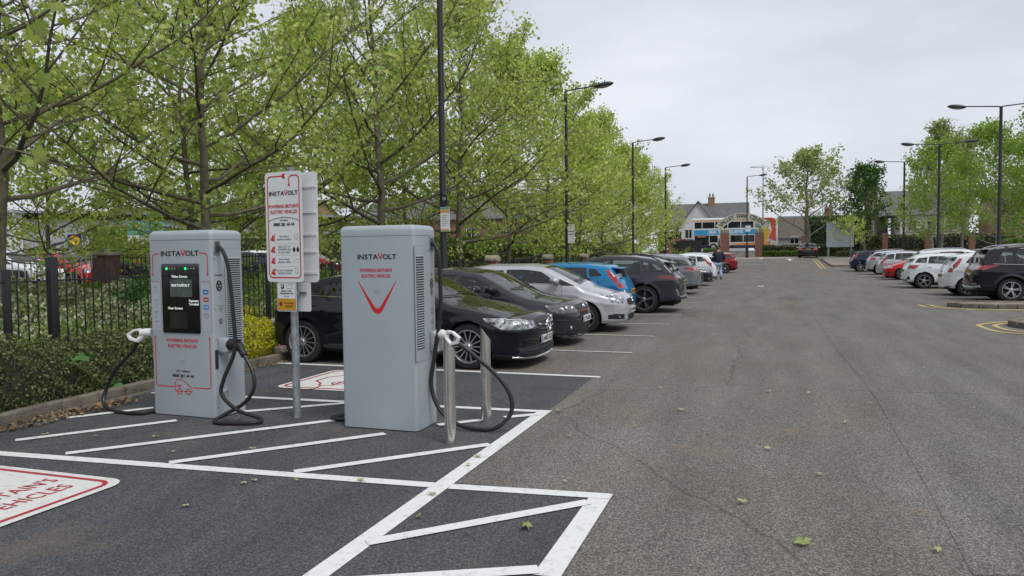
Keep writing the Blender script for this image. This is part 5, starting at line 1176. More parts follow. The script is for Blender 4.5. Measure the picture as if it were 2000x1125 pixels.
# trees behind the railings, nearest first
tree('plane_a', -11.6, 13.3, bank(-11.6, 13.3)-.1, .97, 2.55, 'plane tree rising behind the left charger, its forked trunk clear of leaves', GR_L)
tree('plane_b', -11.6, 8.6, .7, .92, 3.1, 'plane tree at the left edge of the picture, trunk behind the railings', GR_L)
tree('plane_b', -11.4, 20.6, .7, 1.12, 2.2, 'plane tree with a stout trunk between the white sign and the right charger', GR_L)
tree('plane_a', -11.2, 26.5, .3, 1.1, 4.4, 'plane tree behind the tall black lamp column and the notice', GR_L)
for i, (y, s, a, lb) in enumerate(((32.5, 1.04, 1, 'plane tree left of the second lamp column, behind the silver car'), (39, 1.05, 3.3, 'plane tree right of the second lamp column'), (46, 1.0, 5, 'plane tree behind the third lamp column'), (53.5, 1.03, 2.2, 'plane tree between the third and fourth lamp columns'), (61, 1.0, .3, 'plane tree beside the fourth lamp column'), (70, .96, 4.1, 'plane tree at the far end of the row, near the white gabled house'))):
    tree('plane_c', -11.3, y, .1, s, a, lb, GR_L, sz=s*(1, 1.07, .93, 1.05, .95, 1.0)[i])
tree('plane_c', -15.5, 17, .9, .9, .9, 'farther plane tree beyond the bank behind the left charger', GR_L)
tree('plane_c', -16, 24, .4, .95, 3.9, 'farther plane tree beyond the bank behind the right charger', GR_L)
tree('plane_c', -16, 31, .2, 1, 5.5, 'farther plane tree beyond the bank behind the silver car', GR_L)
tree('plane_c', -14.6, 4.6, .8, .9, 2, 'plane tree outside the left edge whose boughs fill the top left corner', GR_L)
for x, y, s, a, lb in ((-18, 10.2, .6, 1, 'small plane tree beyond the farther railings at the left edge'), (-19, 15.6, .62, 3, 'small plane tree beyond the farther railings behind the left charger'), (-19.5, 21.5, .65, 5, 'small plane tree beyond the farther railings behind the tall white sign')):
    tree('plane_c', x, y, .3, s, a, lb, GR_L)
# a bough of big leaves that hangs in close at the top left
bt = thing('plane_tree', 'nearby plane tree hanging large leaves into the top left corner', 'tree', (-8.9, 1.4, 0))
MB().tube([(0, 0, 0), (0, .1, 2.2), (.1, .1, 4.5), (.2, .1, 6)], [.16, .13, .10, .04], 10).build('trunk', M_BARK, bt)
R_ = np.random.RandomState(5); bb_ = MB(); PP = []
for b in range(7):
    a0 = Vector((0, .1, 2.7+.32*b)); e = Vector((4.15+R_.uniform(-.25, .3), 2.25+R_.uniform(-.3, .3), 2.35+.17*b)); mid = (a0+e)/2+Vector((0, 0, .45)); q = cr([a0, mid, e], 6); bb_.tube(q, np.linspace(.035, .006, len(q)), 6)
    for c in q[4:]:
        for _ in range(2):
            dd = Vector(R_.normal(size=3)*.32); bb_.tube([c, c+dd], [.005, .003], 4, False); PP += [np.array(c+dd*t)+R_.normal(size=3)*.05 for t in (.5, .8, 1)]
bb_.build('branches', M_BARK, bt); V, F = leaves(np.array(PP), .125, R_, droop=1.2); npmesh('crown', V, F, M_LEAF, bt)
# right hand side
tree('sparse', 4.0, 83.5, .9, 1.25, .8, 'broad thin-leaved plane tree over the far dark saloon car', sz=1.0)
tree('dense', 9.4, 84.5, .9, .98, 0, 'dense dark green sycamore tree right of the pale blank board', name='sycamore_tree')
GB = 'birch trees between the parking rows on the right'
tree('sapling', 6.9, 71.5, .55, .78, 1, 'small young tree on a thin stem in front of the pale blank board')
for x, y, s, a, lb in ((12.3, 66, .93, 0, 'birch tree with a thin white trunk behind the navy and pale grey cars'), (15.0, 60, .98, 2, 'birch tree above the white people carrier roof'), (16.6, 56, .95, 5.6, 'birch tree left of the nearest double lamp column'), (17.4, 49.5, 1.0, 4, 'birch tree with a leaning white trunk at the right edge, over the black car'), (19.5, 62, 1.05, 1.1, 'birch tree at the right edge behind the others')):
    tree('birch', x, y, gz(x, y), s, a, lb, GB)
GP = 'tall thin poplars rising beyond the birches'
for x, y, s, a, lb in ((15.5, 80, .92, 1, 'tall thin poplar left of the middle double lamp'), (22, 74, .98, 2.7, 'tall thin poplar between the two nearer double lamps'), (27, 70, .98, 4, 'tall thin poplar at the right edge of the picture'), (18.5, 86, .85, 5, 'tall thin poplar farthest back beyond the birches')):
    tree('tallsparse', x, y, gz(x, y), s, a, lb, GP)
tree('dense', -1.5, 112, 1.3, .5, 2, 'small dark round tree behind the arch between two roofs', name='sycamore_tree')
for k in kinds.values():
    pass
# ------------------------------------------------------------------ shrubs, hedges and ground cover
def cloud(name, mat, n, size, seed, fn, parent=None, shape=OVAL, **k):
    """blades over and within a planted form; fn(R, n) -> positions"""
    R = np.random.RandomState(seed); V, F = leaves(fn(R, n), size, R, shape=shape, **k); return npmesh(name, V, F, mat, parent)
def hedgebox(name, label, x0, x1, y0, y1, z0, z1, mat, n, size, seed, cat='hedge', group=None):
    t = thing(name, label, cat, ((x0+x1)/2, (y0+y1)/2, z0), 0, group); w_, d_, h_ = x1-x0, y1-y0, z1-z0
    def fn(R, n):
        P = R.uniform(-1, 1, (n, 3)); f = R.randint(0, 5, n); 
        for i in range(5):
            k = f == i; ax = (0, 0, 1, 1, 2)[i]; P[k, ax] = (1, -1, 1, -1, 1)[i]*(1-abs(R.normal(0, .06, k.sum())))
        P *= (w_/2, d_/2, h_/2); P[:, 2] += h_/2; bump = .05*np.sin(P[:, 0]*5+seed)+.05*np.sin(P[:, 1]*4.1); P[:, 2] += bump*(P[:, 2]/h_); return P
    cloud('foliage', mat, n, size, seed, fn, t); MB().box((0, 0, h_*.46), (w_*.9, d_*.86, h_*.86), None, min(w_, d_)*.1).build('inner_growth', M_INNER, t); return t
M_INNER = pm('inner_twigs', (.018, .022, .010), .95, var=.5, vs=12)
# the bank as a mesh with soil, then cover
xs2 = np.linspace(-8.55, -15.2, 16); ys2 = np.linspace(-6, 36, 30)
V = [(x, y, bank(x, y)) for y in ys2 for x in xs2]; n = len(xs2)
o = npmesh('planted_bank', V, [(j*n+i+1, j*n+i, (j+1)*n+i, (j+1)*n+i+1) for j in range(len(ys2)-1) for i in range(n-1)], M_SOIL); o['kind'] = 'structure'
def cover(x0, x1, y0, y1, lift):
    def fn(R, n):
        x = R.uniform(x0, x1, n); y = R.uniform(y0, y1, n); z = np.array([bank(a, b) for a, b in zip(x, y)])
        h = lift*(.55+.45*np.sin(x*2.1+1)*np.sin(y*1.7+.5)+.2*np.sin(x*5.3+y*4.1)); return np.stack([x, y, z+np.maximum(.03, h)*R.uniform(.3, 1, n)], 1)
    return fn
tag(cloud('ground_cover', M_COVER, 26000, .075, 1, cover(-8.6, -15, 1, 22, .38)), kind='stuff', label='low green ground cover plants on the bank behind the railings')
tag(cloud('ground_cover', M_VARIE, 26000, .060, 2, cover(-9.3, -13.6, 3, 12.5, .42)), kind='stuff', label='variegated ivy covering the bank behind the railings')
tag(cloud('ground_cover', M_COVER, 9000, .11, 3, cover(-8.6, -15, 22, 36, .5)), kind='stuff', label='green shrubs along the foot of the plane trees')
# cotoneaster hedge in front of the railings
BX = [(-7.95, 3.2, .62, 1.5, .60), (-7.9, 4.6, .55, 1.3, .66), (-7.85, 5.9, .55, 1.2, .70), (-7.8, 7.1, .5, 1.0, .66), (-8.2, 1.6, .7, 1.5, .62), (-7.75, 8.1, .42, .8, .48)]
hd = thing('low_hedge', 'low spreading hedge of tiny dark leaves behind the kerb and the left charger', 'hedge', (-8, 5, 0))
def hf(R, n):
    i = R.randint(0, len(BX), n); B_ = np.array(BX)[i]; u = R.normal(size=(n, 3)); u /= np.linalg.norm(u, axis=1)[:, None]; u[:, 2] = abs(u[:, 2]); rr = 1-abs(R.normal(0, .09, n)); 
    w_ = 1+.10*np.sin(u[:, 0]*7+i)*np.sin(u[:, 1]*13+i)+.07*np.sin(u[:, 2]*15+u[:, 1]*21)+.05*np.sin(u[:, 1]*37)
    P = np.stack([B_[:, 0]+u[:, 0]*B_[:, 2]*rr*w_, B_[:, 1]+u[:, 1]*B_[:, 3]*rr*w_, u[:, 2]*B_[:, 4]*rr*w_+.03], 1)-np.array([-8, 5, 0]); return P
cloud('foliage', M_HEDGE, 95000, .033, 9, hf, hd, fold=.05)
mb = MB()
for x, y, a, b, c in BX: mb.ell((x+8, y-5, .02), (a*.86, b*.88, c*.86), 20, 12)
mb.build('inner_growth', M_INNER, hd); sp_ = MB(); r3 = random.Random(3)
for _ in range(420):
    x, y, a, b, c = r3.choice(BX); t = r3.uniform(-1.2, 1.2); p = Vector((x+8+a*.8*math.sin(t)*r3.random(), y-5+b*.8*r3.uniform(-1, 1), c*.8*math.cos(t*.6))); sp_.tube([p, p+Vector((r3.uniform(-.1, .14), r3.uniform(-.1, .1), r3.uniform(.02, .2)))], [.003, .0015], 3, False)
sp_.build('shoots', M_BARK, hd)
def shrub(name, label, x, y, z, a, b, c, mat, n, s, seed, cat='shrub', group=None):
    t = thing(name, label, cat, (x, y, z), 0, group)
    def fn(R, n):
        u = R.normal(size=(n, 3)); u /= np.linalg.norm(u, axis=1)[:, None]; rr = R.uniform(.6, 1.08, n)**.5; w_ = 1+.13*np.sin(u[:, 0]*7+seed)*np.sin(u[:, 1]*8)+.1*np.sin(u[:, 2]*11+seed); P = u*np.array([a, b, c])*(rr*w_)[:, None]; P[:, 2] = P[:, 2]*.5+c*.55; return P
    cloud('foliage', mat, n, s, seed, fn, t); st_ = MB(); r4 = random.Random(seed)
    for _ in range(14): st_.tube([(0, 0, 0), (r4.uniform(-a, a)*.5, r4.uniform(-b, b)*.5, c*.5), (r4.uniform(-a, a)*.8, r4.uniform(-b, b)*.8, c*r4.uniform(.7, .95))], [.012, .008, .003], 4, False)
    st_.build('stems', M_BARK, t); return t
shrub('golden_shrub', 'bright golden yellow shrub at the right of the left charger', -7.72, 9.75, 0, .44, .5, .60, M_YEL, 5200, .040, 4)
shrub('golden_shrub', 'small yellow-green shrub behind the railings', -9.3, 10.6, .3, .7, .8, .55, M_YEL, 2400, .05, 6)
shrub('laurel_bush', 'dark leafy bush under the trees behind the railings right of the left charger', -10.6, 11.5, .5, .9, 1.2, .8, M_LEAF2, 4000, .09, 8)
def broadleaf(label, x, y, z, n, s, seed):
    t = thing('broadleaf_plant', label, 'plant', (x, y, z)); R = random.Random(seed); mb = MB(); st_ = MB()
    for i in range(n):
        a = R.uniform(0, 6.28); L = s*R.uniform(.6, 1.3); tilt = R.uniform(.3, 1.1); h = Vector((math.cos(a)*L*math.cos(tilt), math.sin(a)*L*math.cos(tilt), L*math.sin(tilt)*.9)); st_.tube([(0, 0, 0), h], [.006, .004], 4, False)
        M = rot(0, R.uniform(.2, .8), a); k = 12; v = [tuple(h)]+[tuple(h+M @ Vector((s*.52*math.cos(b)*(1+.08*math.cos(5*b)), s*.45*math.sin(b), R.uniform(-.01, .02)+s*.10*math.cos(b)**2))) for b in np.linspace(0, 2*PI, k+1)[:-1]]
        mb.add(v, [(0, 1+j, 1+(j+1) % k) for j in range(k)])
    mb.build('leaf_blades', M_BROAD, t, ang=80); st_.build('stems', M_BROAD, t); return t
broadleaf('clump of round green leaves at the foot of the low hedge by the kerb', -7.30, 6.8, 0, 34, .125, 3)
p = G(152, 700); broadleaf('single large-leaved plant growing out of the top of the low hedge', -7.36, 6.3, .44, 3, .135, 8)
p = G(155, 765); broadleaf('small leafy weed sprouting behind the kerb left of the charger', -7.22, 5.35, 0, 6, .10, 12)
# ------------------------------------------------------------------ railings with brick piers along the left
def pier(mb_mat, parent, x, y, z, w, h, cap=True, name='brick_pier', mat=None, rounded=True):
    MB().box((x, y, z+h/2), (w, w, h)).build(name, mat or M_BRICK, parent, False) if False else None
    o = MB().b2(x-w/2, x+w/2, y-w/2, y+w/2, z, z+h).build(name, mat or M_BRICK, parent, False)
    if cap:
        mb = MB()
        if rounded:
            poly = [(-w/2-.03, 0), (w/2+.03, 0), (w/2+.03, .06)]+[((w/2)*math.cos(a), .06+.12*math.sin(a)) for a in np.linspace(.1, PI-.1, 9)]+[(-w/2-.03, .06)]
            mb.prism(poly, w+.06, Matrix(((0, 0, -1), (1, 0, 0), (0, 1, 0))), (x+w/2+.03, y, z+h))
        else: mb.b2(x-w/2-.03, x+w/2+.03, y-w/2-.03, y+w/2+.03, z+h, z+h+.08, .015)
        mb.build('coping', M_STONE, o)
    return o
def railing(parent, a, b, z0, z1, pitch, r=.008, rails=(.12, .9), mat=M_IRON, tips=True, zf=lambda x, y: 0):
    a, b = Vector(a), Vector(b); L = (b-a).length; n = max(1, int(L/pitch)); mb = MB()
    for i in range(1, n):
        p = a+(b-a)*i/n; g = zf(p.x, p.y); mb.tube([(p.x, p.y, g+z0), (p.x, p.y, g+z1)], r, 4)
    d = (b-a).normalized(); ang = math.atan2(d.y, d.x)
    for f in rails:
        k = 4
        for j in range(k):
            p, q = a+(b-a)*j/k, a+(b-a)*(j+1)/k; z = z0+(z1-z0)*f; mb.tube([(p.x, p.y, zf(p.x, p.y)+z), (q.x, q.y, zf(q.x, q.y)+z)], .013, 4)
    return mb.build('railing_panel', mat, parent, False)
FX = -8.42
fn = thing('boundary_railings', 'black iron railings on a low brick wall between the parked cars and the plane trees', 'fence', (FX, 0, 0))
ysP = [1.4, 8.85, 15.5, 22.6, 29.0, 35.2, 41.4, 47.6, 53.8, 60.0, 66.2]
for i, y in enumerate(ysP):
    pier(None, fn, 0, y, gz(0, y), .34, 1.38, mat=M_BRICKD if i < 2 else M_BRICK)
    if i+1 < len(ysP):
        y1 = ysP[i+1]; m_ = (y+y1)/2; nd = y < 30
        MB().b2(-.12, .12, y+.172, y1-.172, 0, .42 if y > 8 else .12).build('dwarf_wall', M_BRICK, fn, False)
        if y > 8: MB().b2(-.16, .16, y+.175, y1-.175, .422, .50, .02).build('wall_coping', M_STONE, fn)
        k = 3 if nd else 2
        seg = [y+.18+(y1-y-.36)*j/k for j in range(k+1)]
        for j in range(k):
            railing(fn, (0, seg[j]), (0, seg[j+1]), .16, 1.48, .125, .009 if nd else .011, zf=lambda x, q: gz(x, q))
            if j: MB().b2(-.035, .035, seg[j]-.035, seg[j]+.035, .1, 1.50, .006).build('fence_post', M_IRON, fn)
MB().b2(-.05, .05, 6.85, 6.95, .0, 1.64, .008).build('fence_post', M_IRON, fn)
# the farther boundary beyond the bank
fb = thing('car_park_railings', 'pale grey railings on a stone plinth beyond the planted bank', 'fence', (-15.2, 0, 0))
for i, y in enumerate((0.5, 7.2, 13.9, 20.6, 27.3, 34)):
    pier(None, fb, 0, y, .68*min(1, max(.1, (34-y)/14)), .45, 1.0, rounded=False, mat=M_BRICKD)
    if i < 5:
        z = .68*min(1, max(.1, (34-y-6.7)/14)); MB().b2(-.15, .15, y+.23, y+6.47, z-.3, z+.22).build('plinth', M_STONE, fb, False); railing(fb, (0, y+.25), (0, y+6.45), z+.22, z+1.05, .14, .012, mat=M_IRON if i != 1 else pm('pale_grey_iron', (.42, .44, .45), .5))
# ------------------------------------------------------------------ lamp columns
M_LAMPH = pm('lamp_housing', (.035, .038, .04), .4); M_LENS = pm('lamp_lens', (.30, .32, .33), .15, coat=1)
def lamp(x, y, label, h=8.1, arms=(0,), group='black lamp columns along the left row', r=.075, reach=1.25, sign=None, name='lamp_column'):
    t = thing(name, label, 'lamp post', (x, y, gz(x, y)), 0, group)
    MB().tube([(0, 0, -.1), (0, 0, 1.5), (0, 0, 1.55), (0, 0, h)], [r*1.1, r*1.1, r*.95, r*.8], 12).build('pole', M_IRON, t)
    MB().box((0, -r-.002, .7), (.09, .006, .5), None, .002).build('service_door', M_IRON, t)
    for a in arms:
        d = Vector((math.cos(a), math.sin(a), 0)); ar = MB().tube(cr([(0, 0, h-.05), d*.12+Vector((0, 0, h+.02)), d*reach+Vector((0, 0, h+.12))], 5), [.035, .033, .032, .031, .03, .03, .03, .028, .028, .028, .028][:11], 8).build('arm', M_IRON, t)
        c = d*(reach+.30)+Vector((0, 0, h+.13)); M = rot(0, -.12, a); hd_ = MB().ell(c, (.40, .17, .105), 18, 10, M).build('lamp_head', M_LAMPH, t); MB().ell(c+Vector((0, 0, -.045)), (.30, .13, .085), 16, 8, M).build('lens', M_LENS, hd_)
    return t
l0 = lamp(-7.72, 17.2, 'tall black lamp column with a parking notice, running out of the top of the picture behind the right charger', 8.6, r=.09)
nt_ = MB().b2(-.03, .22, -.10, -.092, 2.17, 2.79).build('notice', M_WHITE, l0, False)
for z0, z1, c_ in ((2.735, 2.785, (.10, .32, .18)), (2.65, 2.725, (.62, .27, .12)), (2.20, 2.24, (.62, .27, .12)), (2.175, 2.195, (.10, .32, .18))):
    MB().b2(-.025, .215, -.104, -.1005, z0, z1).build('notice_band', pm('notice_print', c_, .5), nt_, False)
for i in range(6): MB().b2(.01, .18-.03*(i % 3), -.104, -.1005, 2.58-.05*i, 2.59-.05*i).build('notice_text', M_GRYP, nt_, False)
MB().box((.085, -.09, 2.96), (.15, .02, .28)).build('small_plate', M_BLK, l0)
MB().box((.085, -.103, 3.0), (.10, .004, .08)).build('plate_print', M_GRYP, l0)
def notice(t, z=1.85, w=.22, h=.42, x=.18):
    q = MB().b2(x-w/2, x+w/2, -.10, -.09, z, z+h).build('notice', M_WHITE, t, False); MB().b2(x-w/2+.02, x+w/2-.02, -.104, -.101, z+h*.6, z+h*.66).build('notice_text', M_GRYP, q, False); MB().b2(x-w/2+.02, x+w/2-.04, -.104, -.101, z+h*.45, z+h*.5).build('notice_text', M_GRYP, q, False)
l1 = lamp(-7.72, 29.4, 'second black lamp column along the left, beside the silver and blue cars', 8.1); notice(l1, 2.0, .28, .75, .20)
lamp(-7.75, 45.3, 'third black lamp column along the left', 8.2); lamp(-7.75, 60.5, 'fourth black lamp column along the left, before the white gabled house', 8.2)
l4 = lamp(-2.05, 80.5, 'black lamp column standing in front of the brick gateway', 8.3, group=None); notice(l4, 2.7, .5, .6, .1); MB().b2(-.14, .14, -.14, .14, 0, 1.0).build('service_box', M_IRON, l4)
GD = 'double-armed lamp columns between the rows on the right'
for x, y, lb in ((10.15, 40.2, 'nearest double-armed lamp column, at the right edge above the black car'), (10.15, 53.3, 'middle double-armed lamp column rising out of the birches'), (10.15, 66, 'farthest double-armed lamp column, left of the birches')):
    lamp(x, y, lb, 8.1, (0, PI), GD, r=.085, reach=1.5)
def thinpost(x, y, h, label, dirn=PI):
    t = thing('street_lamp', label, 'lamp post', (x, y, gz(x, y))); MB().tube([(0, 0, 0), (0, 0, h)], [.11, .06], 8).build('pole', M_GALV, t); MB().tube([(0, 0, h), (.9*math.cos(dirn), 0, h+.05)], .04, 6).build('arm', M_GALV, t); MB().box((1.2*math.cos(dirn), 0, h+.06), (.7, .22, .08), None, .03).build('lamp_head', M_LAMPH, t)
thinpost(-.6, 97.0, 10.5, 'thin street lamp with a small flat head beyond the gateway'); thinpost(11.8, 98, 8.6, 'thin street lamp behind the pale blank board')
thinpost(14.8, 100, 6.5, 'short pole right of the dark sycamore')
# ------------------------------------------------------------------ the cars
XE = -2.55      # how far out towards the aisle the left row reaches
GLf = None
def lower(sp, k=.90):
    if sp is A_CLASS: return sp
    f = lambda z: z if z < .6 else .6+(z-.6)*k
    s = dict(sp)
    for q in ('top', 'belt', 'cf', 'cr'): s[q] = [(a, f(b)) for a, b in sp[q]] if q in ('top', 'belt') else [(f(a), b) for a, b in sp[q]]
    for q in ('side', 'front', 'rear'):
        if q in sp: s[q] = [(n, [(a, f(b)) for a, b in p], m_) for n, p, m_ in sp[q]]
    return s
def left(sp, col, y, out, label, nose=True, dx=0, rz=0, **k):
    """nose=True: bonnet towards the aisle"""
    sp = lower(sp); L = sp['L']; return make_car('parked_car', label, (XE+out-L/2, y, gz(0, y)), (0 if nose else PI)+rz, sp, col, **k)
left(A_CLASS, C_BLACK, 10.44, -.50, 'black hatchback nearest the chargers, with thin many-spoked silver wheels')
left(POLO, C_DGREY, 12.95, -.50, 'dark grey hatchback with a red line across its grille, next to the black one')
left(CORSA, C_SILV, 15.4, -.10, 'silver three-door hatchback facing out beside the blue car')
left(FIESTA, C_BLUE, 17.9, -.50, 'bright blue hatchback parked nose-in beside the silver one', nose=False)
left(X3, C_GRAPH, 20.5, .45, 'large graphite estate-like off-roader parked nose-in with black wheels', nose=False)
left(hatch(extra=plain_r_extra, pr=('LD14 YHV', .6)), C_WHITE, 23.0, -.10, 'white hatchback almost hidden behind the graphite off-roader', nose=False, detail=1)
left(ATECA, C_MGREY, 28.9, .15, 'mid grey off-roader parked nose-in with a red tail light, beyond the graphite one', nose=False)
left(A1, C_NAVY, 33.2, -.1, 'navy hatchback facing out between the mid grey and black cars', detail=1)
left(POLO, C_BLACK, 36.2, .1, 'small black hatchback facing out left of the walking man', detail=1)
left(hatch(L=4.2, H=1.57, hood=1.02, nose=.86, spoiler=True, side=FIESTA['side'], pr=('FN12 AJE', .7)), C_WHITE, 41.2, .0, 'white high-roofed hatchback directly behind the walking man', nose=False, detail=1)
left(MPV, C_SILV, 46.0, -.1, 'silver roofed car showing only its roof beyond the white one', nose=False, detail=1)
left(ATECA, C_DRED, 56.3, .5, 'deep red off-roader parked last in the left row', nose=False, detail=1)
XR = 5.0
def right(sp, col, y, out, label, nose=False, **k):
    L = sp['L']; return make_car('parked_car', label, (XR-out+L/2, y, gz(0, y)), PI if nose else 0, sp, col, **k)
right(KUGA, C_BLACK, 26.45, -.82, 'black off-roader with silver roof rails at the right edge beside the paved island')
right(FIESTA, C_WHITE, 29.2, -.62, 'white hatchback with tall red tail lights next to the black off-roader')
right(A1, C_WHITE, 34.4, -.25, 'white hatchback with small tail lights and split-spoke wheels')
right(MPV, C_WHITE, 37.6, -1.0, 'white people carrier with silver roof rails behind the white hatchbacks', detail=1)
right(FIESTA, C_RED, 43.7, -.75, 'bright red hatchback facing out', nose=True)
right(hatch(L=4.0, H=1.50, side=FIESTA['side'], rear=FIESTA['rear'], spoiler=True, pr=('WX11 TOE', .66)), C_SILV, 46.6, -.8, 'pale silver hatchback with large red tail lights beyond the bright red car', detail=1)
right(TROC, C_SILV, 52.2, -.9, 'pale grey crossover with a black roof and black wheel arches', detail=1)
right(FIESTA, C_NAVY, 58.4, -.5, 'navy hatchback last in the right row', detail=1)
for x, y, sp, c_, lb in ((12.5, 30.5, MPV, C_SILV, 'silver estate behind the black off-roader, only its roof showing'), (12.7, 41, CSEDAN, C_SILV, 'pale saloon in the second row behind the white people carrier')):
    make_car('parked_car', lb, (x, y, gz(0, y)), 0, sp, c_, detail=0)
make_car('parked_car', 'dark saloon car standing alone at the far end of the aisle', (3.75, 79.0, gz(0, 79)-.02), PI/2-.06, CSEDAN, C_BLACK, detail=1)
# cars of the neighbouring car park, beyond both railings
for x, y, sp, c_, lb, rz in ((-26.5, 19.9, CORSA, C_WHITE, 'white car behind the railings left of the red one', .2), (-27, 22.5, FIESTA, C_RED, 'red car behind the railings left of the left charger', .2), (-25.5, 17.4, MPV, C_SILV, 'silver car behind the railings at the left edge', .15), (-28, 25.6, ATECA, C_GRAPH, 'dark car behind the railings just left of the left charger', PI+.3), (-29, 28.4, FIESTA, C_SILV, 'silver car behind the railings between the dark one and the left charger', PI+.3), (-25, 32.0, POLO, C_NAVY, 'navy car behind the railings right of the left charger', .3), (-24.5, 32.5, CORSA, C_WHITE, 'white car behind the railings under the tall white sign', .3), (-25, 37, A1, C_DRED, 'dark red car behind the railings right of the tall white sign', .3)):
    make_car('parked_car', lb, (x, y, .45), rz, sp, c_, detail=0)
sheet('neighbouring_car_park', -60, -15.3, -20, 60, .44, M_PATCH)
# ------------------------------------------------------------------ gateway, hedges and sign board at the far end
def wgz(x, y): return gz(x, y)
gt = thing('entrance_arch', 'pale curved arch lettered VALLEY PARK CENTRE on two brick pillars', 'archway', (-2.9, 92, gz(0, 92)))
for s in (-1, 1):
    p = MB().b2(s*1.95-.5, s*1.95+.5, -.5, .5, 0, 2.75).build('brick_pillar', M_BRICK, gt, False); MB().b2(s*1.95-.46, s*1.95+.46, -.46, .46, 2.755, 3.25, .02).build('pillar_cap', pm('weathered_buff_stone', (.26, .23, .16), .9, var=.3, vs=3), p)
M_ARCH = pm('pale_stone_sign', (.46, .45, .38), .8, var=.12, vs=5); cx, cz, ri, ro = 0, 1.35, 3.05, 3.85; a0, a1 = math.radians(38), math.radians(142)
A_ = np.linspace(a0, a1, 24); poly = [(ro*math.cos(a), ro*math.sin(a)) for a in A_]+[(ri*math.cos(a), ri*math.sin(a)) for a in A_[::-1]]
mb = MB(); k = len(A_)
for i in range(k-1):
    q = [poly[i], poly[i+1], poly[2*k-2-i], poly[2*k-1-i]]; mb.prism(q, .16, RX, (0, .08, cz))
ap = mb.build('arch_sign', M_ARCH, gt, False)
tx = 'VALLEY PARK CENTRE'; aa = np.linspace(math.radians(134), math.radians(46), len(tx))
for ch, a in zip(tx, aa):
    if ch == ' ': continue
    c, s = math.cos(a), math.sin(a); text(ch, .66, pm('arch_lettering', (.06, .06, .05), .6) if ch == 'V' else bpy.data.materials['arch_lettering'], ap, 'arch_letter', M=frame(((ri+ro)/2*c, -.086, cz+(ri+ro)/2*s), (s, 0, -c), (c, 0, s)), bold=.012, ext=.004)
for s in (-1, 1): MB().tube([(s*1.95, 0, 3.24), (s*2.2, 0, 3.8)], .05, 6).build('bracket', M_IRON, gt)
# gates and railings left and right of the pillars
gl_ = thing('gate_railings', 'black railings left of the brick gateway, in front of the bus', 'fence', (-8, 92, gz(0, 92)))
for j in range(2): railing(gl_, (-.6+1.75*j, 0), (1.1+1.75*j, 0), .05, 2.0, .14, .014); 
for x in (-.7, 1.12, 2.5): MB().b2(x-.06, x+.06, -.06, .06, 0, 2.2).build('fence_post', M_IRON, gl_)
fr = thing('far_railings', 'long black railings on a low brick wall across the far right end', 'fence', (0, 92, gz(0, 92)))
for i in range(12):
    x0 = -.3+4.2*i; MB().b2(x0+.3, x0+3.9, -.14, .14, 0, .62).build('dwarf_wall', M_BRICK, fr, False); railing(fr, (x0+.3, 0), (x0+3.9, 0), .62, 2.2, .15, .014)
    if i: pier(None, fr, x0+.0, 0, 0, .58, 2.35, rounded=False)
G_H = 'clipped hedges around the gateway'; y = 90.3; g0 = gz(0, y)
hedgebox('clipped_hedge', 'long clipped hedge just right of the gateway', -.6, 3.9, 89.6, 90.6, g0, g0+1.25, M_HEDGE, 5000, .12, 1, group=G_H)
hedgebox('clipped_hedge', 'lower lighter hedge in front of the long one right of the gateway', -.4, 4.0, 88.2, 89.2, g0, g0+.65, M_COVER, 4000, .12, 2, group=G_H)
hedgebox('clipped_hedge', 'clipped hedge behind the dark saloon car', 5.2, 8.4, 89.4, 90.8, g0, g0+1.3, M_HEDGE, 4500, .12, 3, group=G_H)
hedgebox('clipped_hedge', 'low hedge running under the pale blank board', 6.6, 14.0, 81.4, 82.4, gz(0, 82), gz(0, 82)+.55, M_HEDGE, 5000, .11, 4, group=G_H)
hedgebox('clipped_hedge', 'small round-cornered hedge left of the gateway beside the red car', -6.6, -5.0, 82.4, 83.8, gz(0, 83), gz(0, 83)+1.0, M_COVER, 2500, .11, 5, group=G_H)
hedgebox('tall_hedge', 'tall dark hedge left of the bus', -12.6, -10.0, 91, 93, g0, g0+3.1, M_HEDGE, 6000, .15, 6)
hedgebox('tall_hedge', 'long dark hedge behind the railings on the far right', 10, 46, 94, 96, g0, g0+2.3, M_HEDGE, 16000, .22, 7)
hedgebox('tall_hedge', 'dark bushes between the long tiled roof and the pale board', 4.2, 11.2, 94.5, 97.5, g0+.3, g0+4.6, M_LEAF2, 9000, .22, 8)
hedgebox('tall_hedge', 'leafy boundary hedge behind the birches at the right edge', 19, 40, 72, 75, .3, 2.3, M_COVER, 15000, .18, 9)
for i, (x, y) in enumerate(((-8.9, 72), (-8.9, 78), (-8.9, 84))):
    t = thing('brick_pier', ('brick pier', 'second brick pier', 'third brick pier')[i]+' with dark panels past the last plane trees, '+('nearest', 'middle', 'farthest')[i], 'pier', (x, y, gz(0, y)), 0, 'brick piers with dark panels'); MB().b2(-.35, .35, -.3, .3, 0, 2.1).build('brickwork', M_BRICK, t, False); MB().b2(.36, 2.0, -.06, .06, .1, 1.9).build('dark_panel', M_BLK, t, False)
sb = thing('blank_board', 'large pale blank notice board on two grey posts', 'sign', (7.0, 84.2, gz(0, 84)))
MB().b2(-1.25, 1.35, -.05, .05, 1.0, 3.55).build('board', pm('pale_blue_grey_sheet', (.40, .45, .50), .5, var=.05, vs=1), sb, False)
for x in (-1.05, 1.15): MB().b2(x-.09, x+.09, .055, .2, 0, 3.6).build('post', M_GALV, sb, False)
MB().b2(-1.30, 1.4, -.07, .07, 3.552, 3.62).build('frame', M_GALV, sb, False)
tr_ = thing('cycle_rail', 'low metal rail by the kerb right of the deep red car', 'rail', (-1.4, 63.5, gz(0, 63.5)))
